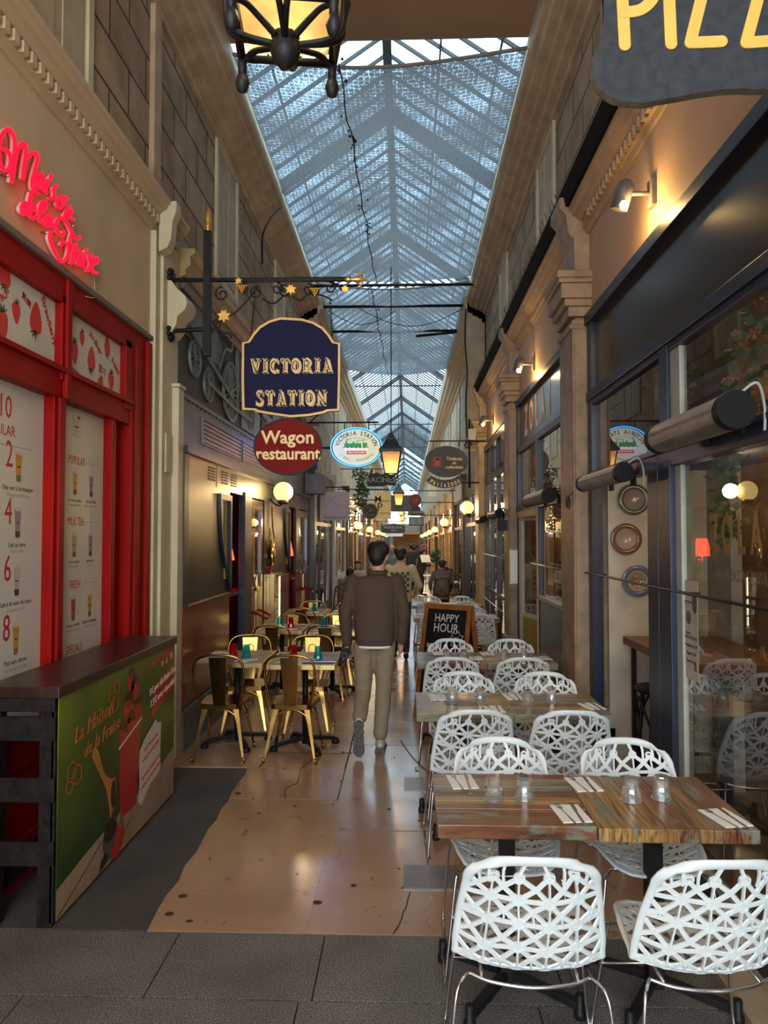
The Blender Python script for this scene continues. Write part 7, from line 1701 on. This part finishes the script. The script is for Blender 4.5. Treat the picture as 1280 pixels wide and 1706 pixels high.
def person(lb, loc, rz, H, J, cols, hair='short', top='jacket', vox=.014, skin=SKIN, fold=.012, build=1., name='person', hat=None):
    """J: joints in metres for a 1.75 m figure, facing +y"""
    r = thing(name, lb, 'person', loc, rz); k = H / 1.75
    D = dict(hL=(-.085, 0, .92), hR=(.085, 0, .92), kL=(-.09, .015, .50), kR=(.09, .015, .50), aL=(-.09, -.02, .09), aR=(.09, -.02, .09), tL=(-.10, .15, .03), tR=(.10, .15, .03), sL=(-.185, -.01, 1.43), sR=(.185, -.01, 1.43), eL=(-.235, -.03, 1.14), eR=(.235, -.03, 1.14), wL=(-.235, .04, .89), wR=(.235, .04, .89), nk=(0, -.01, 1.49), hd=(0, .02, 1.625), ch=(0, 0, 1.28), pv=(0, 0, .95))
    D.update(J); D = {a: V3(b_) * k for a, b_ in D.items()}
    b = build * k
    # ---- body
    q = B()
    hd = D['hd']; nk = D['nk']; hy = Matrix.Rotation(J.get('turn', (0, 0, 0))[2], 3, 'Z') if 'turn' in J else Matrix.Identity(3)
    def hp(x, y, z): return hd + hy @ (V3((x, y, z)) * k)
    loft(q, [(hp(0, .01, -.115), .030 * k, .035 * k), (hp(0, .012, -.10), .046 * k, .056 * k), (hp(0, .008, -.05), .062 * k, .078 * k), (hp(0, 0, .0), .071 * k, .090 * k), (hp(0, -.004, .04), .073 * k, .094 * k), (hp(0, -.006, .075), .063 * k, .082 * k), (hp(0, -.006, .10), .040 * k, .055 * k), (hp(0, -.006, .112), .015 * k, .02 * k)], 20, 2.1)
    cone(q, hp(0, .088, .0), .010 * k, hp(0, .100, -.03), .014 * k, 8); cone(q, hp(-.02, .082, -.066), .008 * k, hp(.02, .082, -.066), .008 * k, 8); cone(q, hp(-.03, .078, .022), .010 * k, hp(.03, .078, .022), .010 * k, 8)
    for s_ in (-1, 1): cone(q, hp(s_ * .073, -.005, .012), .013 * k, hp(s_ * .074, .0, -.03), .010 * k, 8)
    cone(q, nk - V3((0, 0, .06 * k)), .062 * k, hp(0, -.012, -.06), .052 * k)
    loft(q, [(D['pv'] - V3((0, 0, .06 * k)), .13 * b, .09 * b), (D['pv'] + V3((0, 0, .05 * k)), .14 * b, .095 * b), (D['ch'] - V3((0, 0, .1 * k)), .135 * b, .09 * b), (D['ch'] + V3((0, 0, .05 * k)), .155 * b, .10 * b), ((D['sL'] + D['sR']) / 2 + V3((0, 0, -.02 * k)), .14 * b, .075 * b), (nk - V3((0, 0, .02 * k)), .06 * b, .05 * b)])
    for s_ in 'LR':
        cone(q, D['s' + s_], .045 * b, D['e' + s_], .036 * b); cone(q, D['e' + s_], .036 * b, D['w' + s_], .026 * b)
        cone(q, D['h' + s_], .075 * b, D['k' + s_], .052 * b); cone(q, D['k' + s_], .052 * b, D['a' + s_], .036 * b); cone(q, D['a' + s_], .036 * b, D['t' + s_] * .6 + D['a' + s_] * .4 - V3((0, 0, .01)), .032 * b)
        hd_ = V3(J['g' + s_]) if 'g' + s_ in J else (D['w' + s_] - D['e' + s_])
        hand(q, D['w' + s_], hd_, -1 if s_ == 'L' else 1, J.get('curl', (.55,))[0], k)
    fuse(q, 'body', skin, r, min(vox * .45, .0062) if vox < .016 else .010, 2)
    # ---- top
    q = B(); g = .022 * k
    sh = (D['sL'] + D['sR']) / 2; hem = D['pv'] - V3((0, 0, (.06 if top != 'tshirt' else .05) * k))
    hw = cols.get('hem', .168)
    loft(q, [(hem, hw * b, .118 * b), (hem + V3((0, 0, .03 * k)), (hw + .006) * b, .124 * b), (D['pv'] + V3((0, 0, .09 * k)), (hw + .012) * b, .125 * b), (D['ch'] - V3((0, 0, .06 * k)), .182 * b, .125 * b), (D['ch'] + V3((0, 0, .06 * k)), .196 * b, .128 * b), (sh + V3((0, 0, -.03 * k)), .200 * b, .108 * b), (sh + V3((0, 0, .018 * k)), .165 * b, .085 * b), (nk + V3((0, 0, -.022 * k)), .085 * b, .068 * b), (nk + V3((0, 0, (.028 if top == 'jacket' else -.012) * k)), .070 * b, .062 * b)], 26, 2.5)
    ls = top != 'tshirt'
    for s_ in 'LR':
        cone(q, D['s' + s_] + V3((0, 0, -.012 * k)), .066 * b, D['e' + s_] if ls else D['s' + s_].lerp(D['e' + s_], .65), (.056 if ls else .062) * b)
        if ls: cone(q, D['e' + s_], .056 * b, D['e' + s_].lerp(D['w' + s_], .88), .044 * b)
    o = fuse(q, cols.get('topname', 'jacket'), cols['top'], r, vox, 4, fold, .09)
    # ---- trousers
    q = B()
    seat = 'seated' in J
    loft(q, [(D['pv'] - V3((0, 0, .10 * k)), .135 * b, .105 * b), (D['pv'] - V3((0, 0, .02 * k)), .155 * b, .112 * b), (D['pv'] + V3((0, 0, .06 * k)), .14 * b, .098 * b)], 22, 2.4)
    for s_ in 'LR':
        cone(q, D['h' + s_] - V3((0, 0, .02 * k)), .094 * b, D['k' + s_], .070 * b); cone(q, D['k' + s_], .070 * b, D['a' + s_] + (D['k' + s_] - D['a' + s_]).normalized() * .05 * k, cols.get('cuff', .056) * b)
    fuse(q, cols.get('botname', 'trousers'), cols['bot'], r, vox, 4, fold, .07)
    # ---- shoes
    for s_ in 'LR':
        a = D['a' + s_]; t_ = D['t' + s_]; f = (t_ - a); fl = f.normalized(); dn = V3(J['dn' + s_]) if 'dn' + s_ in J else V3((0, 0, -1)); heel = a + dn * .045 * k - fl * .02 * k
        q = B(); cone(q, heel - dn * .01 * k, .036 * k, t_ - dn * .012 * k, .036 * k, 12); cone(q, a, .038 * k, a + dn * .03 * k, .044 * k, 12); cone(q, t_ - dn * .004 * k, .034 * k, t_ + fl * .03 * k, .026 * k, 12)
        sh_ = fuse(q, 'shoe', cols['shoe'], r, .009 if vox < .016 else .014, 2)
        if 'sole' in cols:
            q = B(); h0 = a + dn * .085 * k - fl * .045 * k; t0 = t_ + dn * .03 * k + fl * .045 * k; sd = fl.cross(dn).normalized()
            outl = [(-.5, .0), (-.42, .8), (-.1, .72), (.15, .85), (.4, .95), (.52, .5)]; 
            ring_ = [(a_, w2) for a_, w2 in outl] + [(a_, -w2) for a_, w2 in outl[::-1]]
            mid = (h0 + t0) / 2; ax = (t0 - h0); vs = []
            for dd in (-.022, .012):
                for a_, w2 in ring_: vs.append(mid + ax * a_ + sd * w2 * .048 * k + dn * dd * k)
            n = len(ring_); q.add(vs, [tuple(range(n)), tuple(range(n, 2 * n))[::-1]] + [(i, (i + 1) % n, n + (i + 1) % n, n + i) for i in range(n)])
            for a_ in (-.38, -.2, -.02, .16, .34):
                for w2 in (-.5, .5): c = mid + ax * a_ + sd * w2 * .055 * k + dn * .012 * k; q.sph(c, .020 * k, 0, 8)
            so = q.build('sole', cols['sole'], sh_, W=False, bev=.004)
    # ---- hair
    if hair:
        q = B()
        rot = hy
        hz = .0 if hair == 'long' else .0
        for (x, y, z, rr) in ((0, -.008, .045, .080), (0, -.035, .03, .079), (0, .025, .068, .062), (-.03, -.02, .055, .066), (.03, -.02, .055, .066), (0, -.045, -.005, .068), (0, -.045, -.035, .054)) + (((0, -.05, -.09, .07), (-.04, -.04, -.12, .05), (.04, -.04, -.12, .05)) if hair == 'long' else ()):
            q.sph(hp(x, y, z), rr * k * 1.07, 0, 14)
        rn = random.Random(hash(lb) % 1000 if False else len(lb))
        for i in range(26):
            a = rn.uniform(0, 2 * PI); e = rn.uniform(-.3, 1.3); rr = .082
            if math.sin(a) > .6 and e < .7: continue
            q.sph(hp(rr * math.cos(a) * math.cos(e), -.012 + rr * 1.05 * math.sin(a) * math.cos(e), .03 + rr * math.sin(e)), .017 * k, 0, 6)
        fuse(q, 'hair', cols.get('hair', HAIR), r, .007 if vox < .016 else .012, 2)
    if hair != 'back': 
        pass
    return r
HAIR = M('black_hair', (.008, .006, .006), .5, var=.5, nscale=60, bump=.6, bscale=120)
BRH = M('brown_hair', (.05, .028, .016), .5, var=.4, nscale=60, bump=.5, bscale=120)
BJ = M('brown_corduroy_jacket', (.070, .042, .026), .85, var=.12, nscale=30, bump=.25, bscale=14)
KH = M('khaki_trousers', (.25, .19, .125), .8, var=.1, nscale=18, bump=.35, bscale=11)
SHW = M('pale_trainer', (.42, .39, .34), .55, var=.25, nscale=30); SOL = M('grey_rubber_sole', (.11, .105, .095), .7, var=.3, nscale=30, bump=.4)
m1 = person('man in brown jacket and khaki trousers walking away holding a phone', (-.27, 6.08, 0), 0, 1.745,
    dict(hL=(-.09, 0, .90), hR=(.085, 0, .91), kL=(-.10, .05, .49), aL=(-.115, -.24, .30), tL=(-.118, -.20, .075), dnL=(0, -.93, -.15), kR=(.075, .035, .50), aR=(.045, -.01, .09), tR=(.05, .16, .035), eL=(-.250, -.05, 1.13), wL=(-.232, .0, .875), gL=(-.0, .12, -.25), eR=(.245, -.04, 1.14), wR=(.222, .0, .895), sL=(-.188, -.01, 1.425), sR=(.188, -.01, 1.435), hd=(.035, .02, 1.632), nk=(.02, -.01, 1.485), turn=(0, 0, -.35)),
    dict(top=BJ, bot=KH, shoe=SHW, sole=SOL, hem=.160, cuff=.060), vox=.011, fold=.010)
q = B(); P1 = Pan((-.255, -.0, .0), 'cam')
k_ = 1.745 / 1.75
q = B()
loft(q, [((0, -.01, .885), .158, .120), ((0, -.01, .925), .164, .126)], 26, 2.5)
hb = q.build('waistband', BJ, m1, W=False, bev=.008)
q = B(); loft(q, [((-.0, -.01, .868), .148, .112), ((0, -.01, .892), .152, .114)], 26, 2.5); q.build('undershirt', PAPER, m1, W=False)
q = B(); q.tube(catmull([(.02 + .078 * math.cos(a), -.012 + .075 * math.sin(a), 1.495 + .012 * math.sin(a)) for a in [2 * PI * j / 12 for j in range(12)]] + [(.098, -.012, 1.495)], 3), .016, 8); q.build('collar', BJ, m1, W=False)
r = thing('phone', 'black phone with a ring held low in the left hand of the man in brown', 'phone', (-.56, 6.08, .72)); P = Pan((-.525, 6.065, .80), 'x', V3((.9, -.25, -.30)), V3((.3, .05, 1)))
q = B(); q.rect(P, -.038, .038, -.072, .075, -.005, .004); q.build('body', BLK, r, bev=.003); q = B(); q.circ(P, .004, -.005, .024, .004, .004, .007, 0, 20); q.tube([P.p(.004, -.03, .006), P.p(.004, -.05, .006)], .002, 5); q.build('ring', CHROME, r); q = B(); q.disc(P, -.015, .05, .012, .004, .007, 0, 12); q.build('camera_lens', DKF, r)
CJ = M('cream_jacket', (.50, .42, .26), .8, var=.08, nscale=20, bump=.2, bscale=14)
m2 = person('man in cream jacket with a black checker pattern on the back, walking ahead', (-.10, 10.9, fz(10.9)), 0, 1.70,
    dict(eL=(-.30, .02, 1.16), wL=(-.26, .16, .98), eR=(.30, .02, 1.15), wR=(.24, .18, 1.02), kL=(-.09, .10, .50), aL=(-.09, .10, .09), tL=(-.09, .28, .05), aR=(.09, -.14, .12), tR=(.09, .02, .03)),
    dict(top=CJ, bot=M('dark_jeans', (.02, .025, .035), .8), shoe=BLK), vox=.015)
q = B(); CK_ = M('checker_black', (.05, .05, .045), .8)
pf = lambda x: -.125 + .05 * (abs(x) / .17) ** 2.2
for i in range(7):
    for j in range(7):
        if (i + j) % 2: continue
        x = -.02 + (i - 2.6) * .040; z = 1.02 + j * .044
        if x < -.15 and j > 5: continue
        y = pf(x) * .97; q.add([(x - .019, pf(x - .019), z), (x + .019, pf(x + .019), z), (x + .019, pf(x + .019), z + .042), (x - .019, pf(x - .019), z + .042)], [(0, 1, 2, 3)])
sw = [(v[0], v[1] - .012, v[2]) for v in q.v]; n = len(q.v); q2 = B(); 
for f in range(n // 4): q2.add([q.v[4 * f + j] for j in range(4)] + [sw[4 * f + j] for j in range(4)], [(0, 1, 2, 3), (7, 6, 5, 4), (0, 4, 5, 1), (1, 5, 6, 2), (2, 6, 7, 3), (3, 7, 4, 0)])
q2.build('checker_pattern', CK_, m2, W=False)
DK1 = M('black_cloth', (.012, .012, .014), .85, var=.1); DK2 = M('charcoal_cloth', (.035, .036, .042), .85, var=.1); GY = M('grey_knit', (.16, .145, .13), .85, var=.15, bump=.3); WTS = M('white_shirt', (.55, .52, .47), .8, var=.25, nscale=22); BGE = M('beige_knit', (.36, .28, .21), .85, var=.1); LGJ = M('light_grey_suit', (.22, .23, .26), .8)
person('waitress all in black standing sideways, writing at the far table', (.50, 25.0, fz(25.0)), -1.2, 1.64, dict(wL=(-.12, .32, 1.12), eL=(-.22, .08, 1.12), wR=(.10, .34, 1.13), eR=(.22, .08, 1.12), hd=(0, .07, 1.60), nk=(0, .02, 1.48)), dict(top=DK1, bot=DK1, shoe=BLK, topname='blouse'), vox=.02, fold=0)
person('man in charcoal T-shirt standing beyond the checkered jacket', (.15, 28.5, fz(28.5)), .3, 1.80, dict(hd=(.02, .0, 1.63)), dict(top=DK2, bot=DK1, shoe=BLK, topname='tshirt'), top='tshirt', vox=.02, fold=0)
person('man in light grey suit half hidden behind the cream jacket', (-.45, 22, fz(22)), PI - .2, 1.76, dict(), dict(top=LGJ, bot=DK2, shoe=BLK, hair=BRH), hair=None, vox=.02, fold=0, skin=SKIN2)
person('dark-haired person in navy far down the arcade', (.42, 33, fz(33)), .2, 1.83, dict(), dict(top=M('navy_cloth', (.02, .025, .05), .85), bot=DK1, shoe=BLK), vox=.02, fold=0)
person('tall distant figure in dark clothes beside the far globe lamps', (.30, 31, fz(31)), -.2, 1.72, dict(), dict(top=DK1, bot=DK2, shoe=BLK), vox=.022, fold=0)
SEAT = dict(pv=(0, -.02, .56), hL=(-.09, 0, .53), hR=(.09, 0, .53), kL=(-.12, .40, .52), kR=(.12, .40, .52), aL=(-.12, .38, .09), aR=(.12, .38, .09), tL=(-.12, .54, .04), tR=(.12, .54, .04), ch=(0, .02, .90), sL=(-.185, .05, 1.06), sR=(.185, .05, 1.06), eL=(-.25, .12, .80), eR=(.25, .12, .80), wL=(-.12, .34, .76), wR=(.12, .34, .76), nk=(0, .05, 1.12), hd=(0, .10, 1.25), seated=1)
def seat(**k): d = dict(SEAT); d.update(k); d.pop('seated'); return d
person('seated man in grey-brown sweater with his back to the camera at right', (.88, 17.9, fz(17.9)), .1, 1.76, seat(eL=(-.30, .0, .82), wL=(-.27, .16, .62)), dict(top=GY, bot=DK2, shoe=BLK, topname='sweater', hair=BRH), vox=.017, fold=.006)
person('bald seated man beyond the man in grey-brown', (1.12, 20.4, fz(20.4)), .6, 1.72, seat(), dict(top=DK2, bot=DK1, shoe=BLK, topname='sweater'), hair=None, vox=.02, fold=0, skin=SKIN2)
person('seated woman in a white shirt facing the camera at left', (-1.32, 19.6, fz(19.6)), PI, 1.68, seat(), dict(top=WTS, bot=DK2, shoe=BLK, topname='shirt', hair=BRH), hair='long', vox=.018, fold=.006, skin=SKIN2)
person('seated woman in beige with dark hair, leaning at the left tables', (-1.30, 15.4, fz(15.4)), -.5, 1.62, seat(hd=(.02, .16, 1.22)), dict(top=BGE, bot=DK2, shoe=BLK, topname='sweater'), hair='long', vox=.017, fold=.006)
# ================================================================ PIZZERIA BLADE SIGN OVERHEAD
r = thing('blade_sign', 'dark slate hanging board with yellow painted letters PIZZA, overhead at top right', 'sign', (.95, 2.0, 3.0))
P = Pan((0, 2.0, 0)); ed_ = []
for x, y in ((1006, -260), (1004, 0), (1004, 60), (988, 96), (990, 130), (1014, 159), (1058, 171), (1108, 165), (1190, 150), (1280, 147)):
    p = ray(x, y, Y=2.0); ed_.append((p.x, p.z))
ed_ += [(1.16, 3.045), (1.27, 3.025), (1.34, 3.035), (1.37, 3.10), (1.36, 3.3), (1.37, 3.62), (1.2, 3.68), (.9, 3.66), (.62, 3.68), (.54, 3.64)]
cc = catmull([(a, b_, 0) for a, b_ in ed_], 4, True); o_ = [(p.x, p.y) for p in cc]
ro = [(a + random.uniform(-.0015, .0015), b_ + random.uniform(-.0015, .0015)) for a, b_ in o_]
q = B(); q.prism(ro, P, -.03, 0, 0, 1); q.build('board', [M('slate_grey_board', (.030, .034, .040), .7, var=.25, nscale=30, bump=.12, bscale=120, spec=.2), M('worn_board_edge', (.16, .13, .09), .8, var=.3, nscale=30, bump=.5)], r)
YL = M('yellow_sign_paint', (.62, .38, .07), .55, var=.08, nscale=20)
def rp(pts): return [tuple(ray(x, y, Y=1.999)) for x, y in pts]
for k, ss in enumerate(([[(1041, 76), (1036, -20), (1032, -130)], [(1038, 22), (1070, 16), (1092, -10), (1094, -50), (1075, -90), (1033, -100)]], [[(1118, 74), (1114, -20), (1110, -120)]], [[(1132, -118), (1196, -112), (1150, 72), (1202, 70)]], [[(1230, -118), (1292, -112), (1243, 72), (1298, 68)]])):
    q = B()
    for s_ in ss:
        pts = rp(s_)
        if len(s_) > 4: pts = catmull(pts, 5)
        q.line(P, [(p_[0], p_[2]) for p_ in pts], .033, .0005, .004)
        for p_ in pts: q.disc(P, p_[0], p_[2], .0165, .0005, .0050 + .00006 * pts.index(p_), 0, 16)
    q.build('painted_letter', YL, r)
q = B(); q.text('A', P, 1.17, 3.20, .30, 0, off=.012, sx=.8); q.build('painted_letter', YL, r)
q = B(); q.tube([(1.45, 2.0 - .015, 3.74), (.6, 2.0 - .015, 3.74)], .014, 8); 
for x in (.68, 1.25): q.tube([(x, 1.985, 3.74), (x, 1.985, 3.64)], .007, 6)
q.build('arm', BLK, r)

# ================================================================ CABLES
for i, (pts, lb) in enumerate((([(470, 343, 9.0), (452, 362, 9.2), (440, 385, 9.3), (437, 402, 9.4), (437, 440, 9.4)], 'black cable drooping over the left-hand cornice near the first net'),)):
    q = B(); q.tube(catmull([ray(x, y, X=-1.62 - .03 * k) for k, (x, y, d) in enumerate(pts)], 6), .012, 5); single(q, 'cable', BLK, lb, 'cable')
for i, (y, x0, x1, dz, lb) in enumerate(((13.5, -.9, 1.1, .35, 'thin black wire sagging under the second roof net'), (13.6, -1.5, -.2, .28, 'thin black wire sagging above the neon oval sign'))):
    q = B(); q.tube([(x0 + (x1 - x0) * t / 12, y, 6.1 - dz * math.sin(PI * t / 12)) for t in range(13)], .007, 4); single(q, 'wire', BLK, lb, 'wire')
q = B(); q.tube(catmull([(1.10, 13.28, 6.0), (1.08, 13.26, 5.4), (1.12, 13.27, 4.8), (1.09, 13.25, 4.2), (1.12, 13.25, 3.6)], 6), .014, 5); single(q, 'cable', BLK, 'black cable running down the right-hand pier below the tie rods', 'cable')
q = B(); q.box((1.18, 13.02, 3.62), (.14, .10, .2)); single(q, 'wall_box', M('cream_box', (.5, .45, .35), .5), 'small cream box high on the ochre pilaster', 'wall box', bev=.005)
for o in C.objects:
    for k in ('_o', '_u'):
        if k in o: del o[k]
